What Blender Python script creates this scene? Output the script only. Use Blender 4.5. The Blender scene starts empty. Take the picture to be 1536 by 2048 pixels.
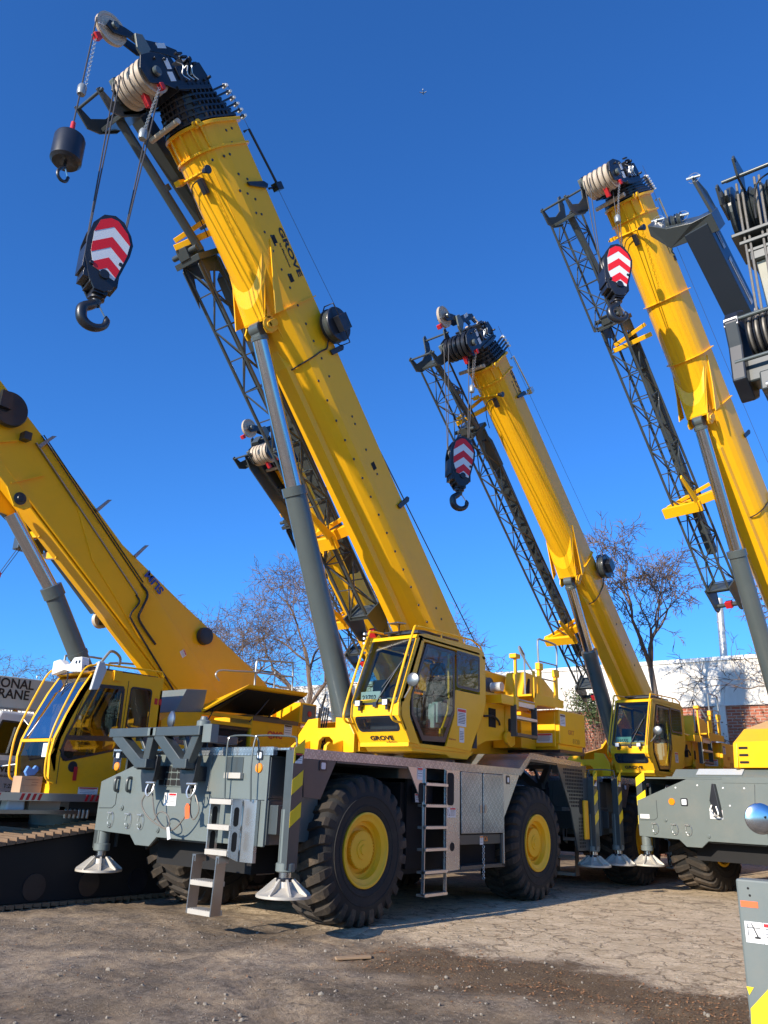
import bpy, bmesh, math, random
from mathutils import Matrix, Vector
random.seed(7)
C = bpy.context.scene.collection
scn = bpy.context.scene
PI = math.pi; rad = math.radians
sin, cos = math.sin, math.cos

# ------------------------------------------------------------------ camera, world, sun
cam = bpy.data.cameras.new('camera'); camo = bpy.data.objects.new('camera', cam); C.objects.link(camo)
_r = Vector((0.612308,-0.789879,0.034214)); _u = Vector((-0.282943,-0.178515,0.942378)); _f = Vector((0.738256,0.586706,0.332797))
camo.matrix_world = Matrix(((_r.x, _u.x, -_f.x, -6.46689), (_r.y, _u.y, -_f.y, -7.15349), (_r.z, _u.z, -_f.z, 1.58960), (0, 0, 0, 1)))
cam.sensor_fit = 'VERTICAL'; cam.sensor_height = 36; cam.lens = 28.3464
cam.clip_start = .05; cam.clip_end = 3000
scn.camera = camo

SUN_EL = 22.5
SUN_DIR = Vector((-cos(rad(SUN_EL)) * cos(rad(4)), cos(rad(SUN_EL)) * sin(rad(4)), sin(rad(SUN_EL))))
w = bpy.data.worlds.new('World'); scn.world = w; w.use_nodes = True
nt = w.node_tree; nt.nodes.clear()
sky = nt.nodes.new('ShaderNodeTexSky'); sky.sky_type = 'NISHITA'; sky.sun_disc = False
sky.sun_elevation = rad(SUN_EL); sky.sun_rotation = math.atan2(SUN_DIR.x, SUN_DIR.y)
sky.air_density = 1.0; sky.dust_density = 0.7; sky.ozone_density = 4.5; sky.altitude = 300
bg = nt.nodes.new('ShaderNodeBackground'); bg.inputs['Strength'].default_value = 0.125
hs = nt.nodes.new('ShaderNodeMix'); hs.data_type = 'RGBA'; hs.blend_type = 'MULTIPLY'; hs.inputs[0].default_value = 1; hs.inputs[7].default_value = (.37, .86, 1.40, 1)
nt.links.new(sky.outputs[0], hs.inputs[6])
wo = nt.nodes.new('ShaderNodeOutputWorld')
nt.links.new(hs.outputs[2], bg.inputs['Color']); nt.links.new(bg.outputs[0], wo.inputs[0])
sl = bpy.data.lights.new('sun', 'SUN'); sl.energy = 5.0; sl.angle = rad(.53); sl.color = (1, .885, .73)
so = bpy.data.objects.new('sun', sl); C.objects.link(so); so.location = (-20, 3, 20)
so.rotation_euler = (-SUN_DIR).to_track_quat('-Z', 'Y').to_euler()
scn.view_settings.view_transform = 'Standard'; scn.view_settings.look = 'None'
scn.view_settings.exposure = 0.46; scn.view_settings.gamma = 1
scn.render.engine = 'CYCLES'

# ------------------------------------------------------------------ materials
def new_mat(name):
    m = bpy.data.materials.new(name); m.use_nodes = True
    return m, m.node_tree, m.node_tree.nodes['Principled BSDF']
def N(t, k, **kw):
    n = t.nodes.new(k)
    for a, b in kw.items():
        if a in n.inputs: n.inputs[a].default_value = b
        else: setattr(n, a, b)
    return n
def mat(name, col, rough=.5, metal=0, var=.10, scale=3.0, bump=0, bscale=60, coat=0, dirt=None, dirt_amt=.0, spec=.5):
    m, t, b = new_mat(name)
    L = t.links
    tc = N(t, 'ShaderNodeTexCoord')
    n1 = N(t, 'ShaderNodeTexNoise'); n1.inputs['Scale'].default_value = scale; n1.inputs['Detail'].default_value = 6; n1.inputs['Roughness'].default_value = .65
    L.new(tc.outputs['Object'], n1.inputs['Vector'])
    mx = N(t, 'ShaderNodeMix'); mx.data_type = 'RGBA'
    mx.inputs[6].default_value = (*[c * (1 - var) for c in col], 1); mx.inputs[7].default_value = (*[min(1, c * (1 + var)) for c in col], 1)
    L.new(n1.outputs['Fac'], mx.inputs[0]); out = mx.outputs[2]
    if dirt:
        n2 = N(t, 'ShaderNodeTexNoise'); n2.inputs['Scale'].default_value = 1.7; n2.inputs['Detail'].default_value = 9; n2.inputs['Roughness'].default_value = .75
        L.new(tc.outputs['Object'], n2.inputs['Vector'])
        cr = N(t, 'ShaderNodeMapRange'); cr.inputs[1].default_value = .5; cr.inputs[2].default_value = .75; cr.inputs[4].default_value = dirt_amt
        L.new(n2.outputs['Fac'], cr.inputs[0])
        m2 = N(t, 'ShaderNodeMix'); m2.data_type = 'RGBA'; m2.inputs[7].default_value = (*dirt, 1)
        L.new(cr.outputs[0], m2.inputs[0]); L.new(out, m2.inputs[6]); out = m2.outputs[2]
    L.new(out, b.inputs['Base Color'])
    rr = N(t, 'ShaderNodeMapRange'); rr.inputs[3].default_value = max(.02, rough - .08); rr.inputs[4].default_value = min(1, rough + .1)
    L.new(n1.outputs['Fac'], rr.inputs[0]); L.new(rr.outputs[0], b.inputs['Roughness'])
    b.inputs['Metallic'].default_value = metal; b.inputs['Coat Weight'].default_value = coat; b.inputs['Coat Roughness'].default_value = .08
    b.inputs['Specular IOR Level'].default_value = spec
    if bump:
        n3 = N(t, 'ShaderNodeTexNoise'); n3.inputs['Scale'].default_value = bscale; n3.inputs['Detail'].default_value = 4
        L.new(tc.outputs['Object'], n3.inputs['Vector'])
        bp = N(t, 'ShaderNodeBump'); bp.inputs['Strength'].default_value = bump; bp.inputs['Distance'].default_value = .01
        L.new(n3.outputs['Fac'], bp.inputs['Height']); L.new(bp.outputs[0], b.inputs['Normal'])
    return m
M = {}
M['yellow'] = mat('yellow_paint', (.94, .475, .009), .34, var=.04, coat=.12, dirt=(.5, .27, .04), dirt_amt=.2, spec=.3)
M['yellow2'] = mat('yellow_paint_worn', (.88, .435, .011), .42, var=.07, coat=.08, dirt=(.36, .21, .06), dirt_amt=.35, spec=.3)
M['rimyel'] = mat('yellow_rim_paint', (.88, .49, .014), .42, var=.06, dirt=(.4, .28, .1), dirt_amt=.25)
M['grey'] = mat('grey_paint', (.135, .160, .152), .42, var=.06, coat=.12, dirt=(.23, .21, .17), dirt_amt=.35)
M['dgrey'] = mat('dark_grey_paint', (.048, .058, .060), .36, var=.1, coat=.25, dirt=(.12, .12, .11), dirt_amt=.3)
M['mgrey'] = mat('cylinder_grey_paint', (.078, .095, .094), .3, var=.06, coat=.4, dirt=(.17, .17, .15), dirt_amt=.15)
M['black'] = mat('black_paint', (.012, .014, .02), .38, var=.3, coat=.2, dirt=(.05, .05, .05), dirt_amt=.5)
M['pit'] = mat('black_interior_and_shade', (.006, .006, .007), .8, var=.3)
M['rubber'] = mat('tyre_rubber', (.017, .0165, .016), .8, var=.25, bump=.35, bscale=40, dirt=(.10, .08, .055), dirt_amt=.35)
M['lug'] = mat('tyre_tread_rubber', (.036, .029, .023), .85, var=.3, bump=.5, bscale=40, dirt=(.17, .12, .075), dirt_amt=.9)
M['hose'] = mat('hose_rubber', (.012, .012, .013), .5)
M['chrome'] = mat('chromed_steel', (.62, .64, .66), .16, metal=1, var=.04)
M['steel'] = mat('bare_steel', (.35, .34, .33), .38, metal=1, var=.15)
M['zinc'] = mat('zinc_plated_steel', (.62, .62, .6), .35, metal=.85, var=.1)
M['stainless'] = mat('stainless_sheet', (.50, .52, .53), .27, metal=.8, var=.06, scale=1.2)
M['alu'] = mat('aluminium_pad', (.50, .465, .40), .5, metal=.25, var=.08, dirt=(.3, .25, .2), dirt_amt=.4)
M['rope'] = mat('wire_rope_steel', (.085, .08, .078), .5, metal=.5, var=.3, scale=40)
M['ropel'] = mat('pale_wire_rope', (.22, .20, .17), .5, metal=.4, var=.4, scale=60)
M['rail'] = mat('grey_tube_rail', (.3, .32, .32), .35, metal=.4, var=.1)
M['cream'] = mat('cream_nylon_sheave', (.52, .43, .33), .45, var=.08, dirt=(.35, .25, .17), dirt_amt=.5)
M['red'] = mat('red_paint', (.52, .02, .025), .4, var=.1)
M['redr'] = mat('red_reflective_tape', (.66, .015, .02), .35, var=.04)
M['white'] = mat('white_paint', (.78, .78, .76), .4, var=.04)
M['whitet'] = mat('white_reflective_tape', (.66, .68, .70), .35, var=.04)
M['decal'] = mat('decal_paper', (.72, .72, .71), .45, var=.03)
M['ink'] = mat('black_lettering', (.015, .014, .014), .45, var=.1)
M['inkred'] = mat('red_lettering', (.55, .05, .03), .45, var=.1)
M['inkora'] = mat('orange_lettering', (.62, .2, .02), .45, var=.1)
M['inkblue'] = mat('blue_lettering', (.02, .06, .30), .45, var=.1)
M['amber'] = mat('amber_lens', (.85, .26, .01), .2, var=.12, scale=60, coat=.5)
M['orange'] = mat('orange_tag', (.85, .13, .03), .5, var=.1)
M['lens'] = mat('clear_lamp_lens', (.7, .72, .74), .12, var=.3, scale=70, coat=.6)
M['card'] = mat('cardboard', (.40, .25, .145), .8, var=.1, dirt=(.3, .18, .1), dirt_amt=.3)
M['wood'] = mat('weathered_board', (.36, .24, .14), .8, var=.2)
M['seat'] = mat('seat_fabric', (.05, .05, .055), .8, var=.2)
M['plastic'] = mat('pale_plastic', (.45, .47, .47), .45, var=.1)
M['truckw'] = mat('white_truck_paint', (.72, .71, .68), .3, var=.04, coat=.4, dirt=(.4, .38, .34), dirt_amt=.3)
M['trucks'] = mat('silver_truck_paint', (.36, .36, .37), .35, var=.05, coat=.3)
M['boomgr'] = mat('pale_grey_boom_paint', (.52, .51, .43), .45, var=.06, dirt=(.25, .24, .2), dirt_amt=.4)
M['track'] = mat('rusty_track_steel', (.19, .12, .07), .75, var=.25, scale=12, dirt=(.13, .09, .06), dirt_amt=.6, bump=.3, bscale=30)
M['bark'] = mat('tree_bark', (.17, .135, .11), .9, var=.35, scale=8, bump=.5, bscale=30)
M['twig'] = mat('twig_bark', (.15, .10, .068), .9, var=.3, scale=4)
M['vine'] = mat('dry_vine', (.2, .11, .075), .9, var=.4, scale=8)
M['leafg'] = mat('evergreen_leaf', (.07, .10, .035), .6, var=.5, scale=6)
M['leafb'] = mat('dead_oak_leaf', (.22, .11, .05), .8, var=.5, scale=9)
M['stone'] = mat('loose_gravel', (.24, .21, .17), .9, var=.4, scale=15)
M['chimney'] = mat('galvanised_flue', (.62, .58, .52), .42, metal=.7, var=.25, scale=2, dirt=(.42, .32, .22), dirt_amt=.5)
M['yelstripe'] = mat('yellow_hazard_tape', (.86, .60, .01), .4, var=.03)
M['cyan'] = mat('pale_green_card', (.35, .62, .52), .6, var=.05)
M['bluecloth'] = mat('blue_cloth', (.1, .25, .6), .7, var=.1)
M['slate'] = mat('slate_paint', (.016, .024, .036), .34, var=.1, coat=.15)
M['mback'] = mat('dull_steel_mirror_back', (.16, .165, .17), .28, metal=.8, var=.35, scale=9)
M['screen'] = mat('green_grey_mesh', (.11, .14, .13), .5, var=.2)

def tread_plate(name, col, rough):
    m, t, b = new_mat(name); L = t.links
    tc = N(t, 'ShaderNodeTexCoord'); sp = N(t, 'ShaderNodeSeparateXYZ'); L.new(tc.outputs['Object'], sp.inputs[0])
    def mth(op, a, c=0.):
        x = N(t, 'ShaderNodeMath', operation=op)
        for i, s in enumerate((a, c)):
            if isinstance(s, (int, float)): x.inputs[i].default_value = s
            else: L.new(s, x.inputs[i])
        return x.outputs[0]
    u = mth('ADD', sp.outputs[0], sp.outputs[1]); v = mth('ADD', sp.outputs[2], sp.outputs[1])
    p = mth('ADD', u, v); q = mth('SUBTRACT', u, v)
    def dash(a, c, sg):
        s1 = mth('SINE', mth('MULTIPLY', a, 105.)); s2 = mth('MULTIPLY', mth('SINE', mth('MULTIPLY', c, 52.)), sg)
        return mth('MULTIPLY', mth('GREATER_THAN', s1, .35), mth('GREATER_THAN', s2, .15))
    mm = mth('MAXIMUM', dash(p, q, 1.), dash(q, p, -1.))
    bp = N(t, 'ShaderNodeBump'); bp.inputs['Strength'].default_value = .7; bp.inputs['Distance'].default_value = .005
    L.new(mm, bp.inputs['Height']); L.new(bp.outputs[0], b.inputs['Normal'])
    n = N(t, 'ShaderNodeTexNoise'); n.inputs['Scale'].default_value = 2.2; n.inputs['Detail'].default_value = 5; L.new(tc.outputs['Object'], n.inputs['Vector'])
    k = mth('MULTIPLY', mth('ADD', mth('MULTIPLY', mm, .30), .62), mth('ADD', n.outputs[0], .45))
    mx = N(t, 'ShaderNodeMix'); mx.data_type = 'RGBA'; mx.inputs[6].default_value = (0, 0, 0, 1); mx.inputs[7].default_value = (*col, 1)
    L.new(k, mx.inputs[0]); L.new(mx.outputs[2], b.inputs['Base Color'])
    b.inputs['Metallic'].default_value = .65; b.inputs['Roughness'].default_value = rough
    return m
M['checker'] = tread_plate('checker_plate', (.55, .60, .63), .24)

def glass(name, tint, refl=.22, rough=.02):
    m, t, b = new_mat(name); t.nodes.remove(b); L = t.links
    out = t.nodes['Material Output']
    tr = N(t, 'ShaderNodeBsdfTransparent'); tr.inputs[0].default_value = (*tint, 1)
    gl = N(t, 'ShaderNodeBsdfGlossy'); gl.inputs['Roughness'].default_value = rough; gl.inputs[0].default_value = (.95, .97, 1, 1)
    lf = N(t, 'ShaderNodeLayerWeight'); lw = N(t, 'ShaderNodeMath', operation='POWER'); lw.inputs[1].default_value = 4.5; L.new(lf.outputs['Facing'], lw.inputs[0])
    mr = N(t, 'ShaderNodeMapRange'); mr.inputs[3].default_value = refl; mr.inputs[4].default_value = .9
    mx = N(t, 'ShaderNodeMixShader'); L.new(lw.outputs[0], mr.inputs[0]); L.new(mr.outputs[0], mx.inputs[0])
    L.new(tr.outputs[0], mx.inputs[1]); L.new(gl.outputs[0], mx.inputs[2]); L.new(mx.outputs[0], out.inputs[0])
    return m
M['glass'] = glass('cab_glass', (.42, .54, .53), .05)
M['glassb'] = glass('sky_reflecting_glass', (.25, .32, .36), .42)
M['inkgold'] = mat('ochre_lettering', (.55, .26, .01), .45, var=.1)
M['glassd'] = glass('dark_cab_glass', (.20, .23, .25), .09)

def rope_mat():
    m = M['ropel']; return m

def ground_mat():
    m, t, b = new_mat('gravel_and_cracked_concrete'); L = t.links
    g = N(t, 'ShaderNodeNewGeometry'); sx = N(t, 'ShaderNodeSeparateXYZ'); L.new(g.outputs['Position'], sx.inputs[0])
    def noise(s, d=6, r=.6, v=None):
        n = N(t, 'ShaderNodeTexNoise'); n.inputs['Scale'].default_value = s; n.inputs['Detail'].default_value = d; n.inputs['Roughness'].default_value = r
        L.new(v or g.outputs['Position'], n.inputs['Vector']); return n
    def ramp(src, pts):
        r = N(t, 'ShaderNodeValToRGB'); e = r.color_ramp.elements
        e[0].position = pts[0][0]; e[0].color = (*pts[0][1], 1); e[1].position = pts[-1][0]; e[1].color = (*pts[-1][1], 1)
        for p, c in pts[1:-1]:
            q = e.new(p); q.color = (*c, 1)
        L.new(src, r.inputs[0]); return r
    def mix(f, a, c, mode='MIX'):
        x = N(t, 'ShaderNodeMix'); x.data_type = 'RGBA'; x.blend_type = mode
        if isinstance(f, (int, float)): x.inputs[0].default_value = f
        else: L.new(f, x.inputs[0])
        L.new(a, x.inputs[6]); L.new(c, x.inputs[7]); return x.outputs[2]
    def mr(src, a, c, d=0., e=1.):
        x = N(t, 'ShaderNodeMapRange'); x.inputs[1].default_value = a; x.inputs[2].default_value = c; x.inputs[3].default_value = d; x.inputs[4].default_value = e
        L.new(src, x.inputs[0]); return x.outputs[0]
    def mth(op, a, c):
        x = N(t, 'ShaderNodeMath', operation=op)
        for i, s in enumerate((a, c)):
            if isinstance(s, (int, float)): x.inputs[i].default_value = s
            else: L.new(s, x.inputs[i])
        return x.outputs[0]
    fine = noise(55, 3, .7); grit = noise(17, 8, .8); big = noise(.55, 5, .6); mid = noise(1.9, 7, .72)
    asphalt = ramp(grit.outputs[0], [(.3, (.085, .068, .053)), (.5, (.225, .186, .148)), (.62, (.36, .30, .24)), (.75, (.62, .54, .45))])
    dirt = ramp(grit.outputs[0], [(.3, (.26, .195, .13)), (.7, (.52, .41, .29))])
    a = mix(mr(mid.outputs[0], .42, .60, 0, .95), asphalt.outputs[0], dirt.outputs[0])
    dark = ramp(big.outputs[0], [(.32, (.50, .48, .45)), (.62, (1.2, 1.16, 1.1))])
    a = mix(1.0, a, dark.outputs[0], 'MULTIPLY')
    # aggregate specks
    vo = N(t, 'ShaderNodeTexVoronoi'); vo.inputs['Scale'].default_value = 42; L.new(g.outputs['Position'], vo.inputs['Vector'])
    sp = mth('MULTIPLY', mr(vo.outputs['Distance'], .12, .3, 1, 0), mr(grit.outputs[0], .5, .62))
    spc = ramp(vo.outputs['Color'], [(.2, (.12, .1, .09)), (.8, (.5, .45, .38))])
    a = mix(mth('MULTIPLY', sp, .75), a, spc.outputs[0])
    # concrete
    wn = noise(1.6, 5, .6); wv = N(t, 'ShaderNodeVectorMath', operation='MULTIPLY_ADD')
    wv.inputs[1].default_value = (1.1, 1.1, 0); L.new(wn.outputs['Color'], wv.inputs[0]); L.new(g.outputs['Position'], wv.inputs[2])
    cv = N(t, 'ShaderNodeTexVoronoi'); cv.feature = 'DISTANCE_TO_EDGE'; cv.inputs['Scale'].default_value = 1.9; L.new(wv.outputs[0], cv.inputs['Vector'])
    cv2 = N(t, 'ShaderNodeTexVoronoi'); cv2.feature = 'DISTANCE_TO_EDGE'; cv2.inputs['Scale'].default_value = 4.2; L.new(wv.outputs[0], cv2.inputs['Vector'])
    crk = mr(cv.outputs['Distance'], .004, .045, 1, 0)
    crk2 = mth('MULTIPLY', mr(cv2.outputs['Distance'], .0, .035, 1, 0), mr(mid.outputs[0], .45, .6))
    crk = mth('MAXIMUM', crk, crk2)
    crk = mth('MULTIPLY', crk, mr(grit.outputs[0], .3, .6, .15, .9))
    con = ramp(grit.outputs[0], [(.28, (.42, .325, .215)), (.5, (.66, .53, .37)), (.72, (.80, .69, .53))])
    con2 = ramp(mid.outputs[0], [(.35, (.72, .68, .62)), (.65, (1.15, 1.13, 1.1))])
    c = mix(1.0, con.outputs[0], con2.outputs[0], 'MULTIPLY')
    cd = ramp(fine.outputs[0], [(.35, (.09, .065, .042)), (.65, (.22, .155, .10))])
    c = mix(crk, c, cd.outputs[0])
    # boundary near X = 2.5, on the near side of the machines
    e1 = mth('ADD', sx.outputs[0], mth('MULTIPLY', mth('SUBTRACT', wn.outputs[0], .5), 2.4))
    e1 = mth('ADD', e1, mth('MULTIPLY', mth('SUBTRACT', grit.outputs[0], .5), 1.2))
    z1 = mr(e1, 1.9, 2.7)
    z2 = mr(sx.outputs[1], 3.8, 2.6)
    zone = mth('MULTIPLY', z1, z2)
    # dark damp leaf litter strip
    lx = mth('MULTIPLY', mr(e1, .2, .8), mr(e1, 1.9, 2.3, 1, 0)); lx = mth('MULTIPLY', lx, mr(sx.outputs[1], -.6, -1.6))
    lit = ramp(fine.outputs[0], [(.3, (.05, .036, .026)), (.55, (.16, .105, .06)), (.75, (.32, .19, .09))])
    col = mix(zone, a, c); col = mix(mth('MULTIPLY', lx, .8), col, lit.outputs[0])
    # tan sand margin in front of the tyres
    L.new(col, b.inputs['Base Color']); b.inputs['Roughness'].default_value = .95; b.inputs['Specular IOR Level'].default_value = .2
    h = mth('ADD', mth('MULTIPLY', grit.outputs[0], .9), mth('MULTIPLY', fine.outputs[0], .35))
    h = mth('ADD', h, mth('MULTIPLY', sp, .35))
    inv = mth('SUBTRACT', 1.0, mth('MULTIPLY', zone, .55)); h = mth('MULTIPLY', h, inv)
    h = mth('SUBTRACT', h, mth('MULTIPLY', mth('MULTIPLY', crk, zone), .5))
    bp = N(t, 'ShaderNodeBump'); bp.inputs['Strength'].default_value = 1.0; bp.inputs['Distance'].default_value = .035
    L.new(h, bp.inputs['Height']); L.new(bp.outputs[0], b.inputs['Normal'])
    return m
M['ground'] = ground_mat()

def brick_mat():
    m, t, b = new_mat('red_brick'); L = t.links
    tc = N(t, 'ShaderNodeTexCoord'); sp = N(t, 'ShaderNodeSeparateXYZ'); cb = N(t, 'ShaderNodeCombineXYZ')
    L.new(tc.outputs['Object'], sp.inputs[0]); L.new(sp.outputs[1], cb.inputs[0]); L.new(sp.outputs[2], cb.inputs[1])
    br = N(t, 'ShaderNodeTexBrick'); L.new(cb.outputs[0], br.inputs['Vector'])
    br.inputs['Color1'].default_value = (.36, .095, .05, 1); br.inputs['Color2'].default_value = (.45, .16, .09, 1); br.inputs['Mortar'].default_value = (.42, .33, .27, 1)
    br.inputs['Scale'].default_value = 1; br.inputs['Brick Width'].default_value = .30; br.inputs['Row Height'].default_value = .10; br.inputs['Mortar Size'].default_value = .012
    n = N(t, 'ShaderNodeTexNoise'); n.inputs['Scale'].default_value = 3; n.inputs['Detail'].default_value = 6; L.new(tc.outputs['Object'], n.inputs['Vector'])
    mx = N(t, 'ShaderNodeMix'); mx.data_type = 'RGBA'; mx.blend_type = 'MULTIPLY'; mx.inputs[0].default_value = .6
    L.new(br.outputs[0], mx.inputs[6]); L.new(n.outputs[0], mx.inputs[7])
    ml = N(t, 'ShaderNodeMix'); ml.data_type = 'RGBA'; ml.blend_type = 'MULTIPLY'; ml.inputs[0].default_value = 1; ml.inputs[7].default_value = (1.35, 1.35, 1.35, 1)
    L.new(mx.outputs[2], ml.inputs[6]); L.new(ml.outputs[2], b.inputs['Base Color']); b.inputs['Roughness'].default_value = .9
    return m
M['brick'] = brick_mat()
def stucco():
    m, t, b = new_mat('white_painted_block'); L = t.links
    tc = N(t, 'ShaderNodeTexCoord'); n = N(t, 'ShaderNodeTexNoise'); n.inputs['Scale'].default_value = .6; n.inputs['Detail'].default_value = 8; n.inputs['Roughness'].default_value = .7
    mp = N(t, 'ShaderNodeMapping'); mp.inputs['Scale'].default_value = (1, 1, .25); L.new(tc.outputs['Object'], mp.inputs[0]); L.new(mp.outputs[0], n.inputs['Vector'])
    r = N(t, 'ShaderNodeValToRGB'); r.color_ramp.elements[0].position = .3; r.color_ramp.elements[0].color = (.60, .57, .50, 1)
    r.color_ramp.elements[1].position = .62; r.color_ramp.elements[1].color = (.80, .78, .73, 1)
    L.new(n.outputs[0], r.inputs[0]); L.new(r.outputs[0], b.inputs['Base Color']); b.inputs['Roughness'].default_value = .85
    return m
M['stucco'] = stucco()

# ------------------------------------------------------------------ mesh helpers
SPLIT = {'front_ladder', 'grab_rail', 'hoist_housing', 'rail_post', 'folding_ladder_section', 'hoist_drum', 'control_console', 'lifting_lug', 'hydraulic_hose', 'cross_frame',
 'axle', 'underbody', 'recess_back', 'side_panel', 'side_ladder', 'wheel_arch', 'keeper_pin', 'axle_cap', 'hook_rope', 'anti_two_block_switch', 'hoist_rope', 'cable_loop', 'panel_seam',
 'tool_box', 'hand_rail', 'guard_rail', 'access_ladder', 'grease_fitting', 'hydraulic_pipe', 'boom_hose', 'jib_rope', 'stiffener', 'hanging_cable', 'far_hand_rail', 'gas_strut', 'rope',
 'front_housing', 'chassis', 'front_panel', 'side_plate', 'battery_shelf', 'jib_stowage_bracket', 'tow_lug', 'jib_claw', 'jib_mount', 'jib_lattice', 'stinger_section', 'nose_pin', 'platform', 'counterweight',
 'engine', 'engine_house', 'slew_deck', 'walkway_edge', 'stowed_jib', 'sheave_bracket', 'cylinder_lug', 'truck_bed', 'mirror_arm', 'guide_plate', 'latch_bolt', 'valve_cover', 'cover_opening', 'rear_bulkhead',
 'steering_wheel', 'work_light', 'roof_conduit', 'bracket_pin', 'guard', 'rope_roller', 'indicator_lamp_stack', 'side_cowl', 'fork_sheave', 'rope_guard_rod', 'carrier_body', 'winch_frame', 'slew_frame', 'boom_flange'}
class MB:
    """collects shapes and links them as one mesh object"""
    def __init__(s, mtx=None): s.v = []; s.f = []; s.sm = []; s.M = mtx; s.st = []
    def add(s, vs, fs, smooth=False):
        o = len(s.v); s.st.append((o, len(s.f)))
        if s.M is not None: vs = [s.M @ Vector(v) for v in vs]
        s.v += [tuple(v) for v in vs]
        for f in fs: s.f.append([i + o for i in f]); s.sm.append(smooth)
        return s
    def box(s, x0, x1, y0, y1, z0, z1):
        return s.add([(x0,y0,z0),(x1,y0,z0),(x1,y1,z0),(x0,y1,z0),(x0,y0,z1),(x1,y0,z1),(x1,y1,z1),(x0,y1,z1)],
                     [(0,3,2,1),(4,5,6,7),(0,1,5,4),(1,2,6,5),(2,3,7,6),(3,0,4,7)])
    def beam(s, p, q, w, h, up=(0, 0, 1)):
        p = Vector(p); q = Vector(q); d = (q - p).normalized(); up = Vector(up)
        if abs(d.dot(up)) > .98: up = Vector((1, 0, 0))
        a = d.cross(up).normalized() * (w / 2); b = a.cross(d).normalized() * (h / 2)
        vs = [p-a-b, p+a-b, p+a+b, p-a+b, q-a-b, q+a-b, q+a+b, q-a+b]
        return s.add(vs, [(0,3,2,1),(4,5,6,7),(0,1,5,4),(1,2,6,5),(2,3,7,6),(3,0,4,7)])
    def rod(s, p, q, r, r2=None, n=12, caps=True):
        p = Vector(p); q = Vector(q); d = (q - p).normalized(); r2 = r if r2 is None else r2
        up = Vector((0, 0, 1)) if abs(d.z) < .95 else Vector((1, 0, 0))
        a = d.cross(up).normalized(); b = d.cross(a); o = len(s.v)
        vs = []
        for c, rr in ((p, r), (q, r2)):
            for i in range(n):
                t = 2 * PI * i / n; vs.append(c + a * (rr * cos(t)) + b * (rr * sin(t)))
        s.add(vs, [(i, (i+1) % n, n + (i+1) % n, n + i) for i in range(n)], True)
        if caps: s.add(vs[:n], [tuple(range(n))]); s.add(vs[n:], [tuple(range(n))])
        return s
    def tube(s, pts, r, n=8, smooth=True):
        pts = [Vector(p) for p in pts]; rings = []; a = None
        for i, p in enumerate(pts):
            d = (pts[min(i+1, len(pts)-1)] - pts[max(i-1, 0)]).normalized()
            if a is None:
                up = Vector((0, 0, 1)) if abs(d.z) < .95 else Vector((1, 0, 0)); a = d.cross(up).normalized()
            else:
                a = (a - d * a.dot(d)).normalized()
            b = d.cross(a); rr = r[i] if isinstance(r, (list, tuple)) else r
            rings.append([p + a * (rr * cos(2*PI*k/n)) + b * (rr * sin(2*PI*k/n)) for k in range(n)])
        vs = [v for g in rings for v in g]; fs = []
        for i in range(len(pts) - 1):
            for k in range(n): fs.append((i*n+k, i*n+(k+1) % n, (i+1)*n+(k+1) % n, (i+1)*n+k))
        fs += [tuple(range(n)), tuple(range((len(pts)-1)*n, len(pts)*n))]
        return s.add(vs, fs, smooth)
    def prism(s, poly, ax, a, b):
        """poly in the plane across axis ax ('x': (y,z), 'y': (x,z), 'z': (x,y)), extruded from a to b"""
        def P(u, v, w): return {'x': (w, u, v), 'y': (u, w, v), 'z': (u, v, w)}[ax]
        n = len(poly); vs = [P(u, v, a) for u, v in poly] + [P(u, v, b) for u, v in poly]
        return s.add(vs, [tuple(range(n)), tuple(range(n, 2*n))] + [(i, (i+1) % n, n + (i+1) % n, n + i) for i in range(n)])
    def lathe(s, prof, o, ax='y', n=32, smooth=True, close=True):
        """prof: (radius, height along ax)"""
        vs = []; m = len(prof)
        for i in range(n):
            t = 2*PI*i/n
            for r, h in prof:
                u, v = r*cos(t), r*sin(t)
                vs.append({'x': (o[0]+h, o[1]+u, o[2]+v), 'y': (o[0]+u, o[1]+h, o[2]+v), 'z': (o[0]+u, o[1]+v, o[2]+h)}[ax])
        fs = []
        for i in range(n):
            j = (i+1) % n
            for k in range(m - 1): fs.append((i*m+k, i*m+k+1, j*m+k+1, j*m+k))
            if close and prof[0][0] > 1e-4: fs.append((i*m+m-1, i*m, j*m, j*m+m-1))
        return s.add(vs, fs, smooth)
    def loft(s, rings, smooth=False, caps=True, closed=True):
        n = len(rings[0]); vs = [v for g in rings for v in g]; fs = []
        for i in range(len(rings)-1):
            for k in range(n if closed else n-1): fs.append((i*n+k, i*n+(k+1) % n, (i+1)*n+(k+1) % n, (i+1)*n+k))
        if caps: fs += [tuple(range(n)), tuple(range((len(rings)-1)*n, len(rings)*n))]
        return s.add(vs, fs, smooth)
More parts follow.
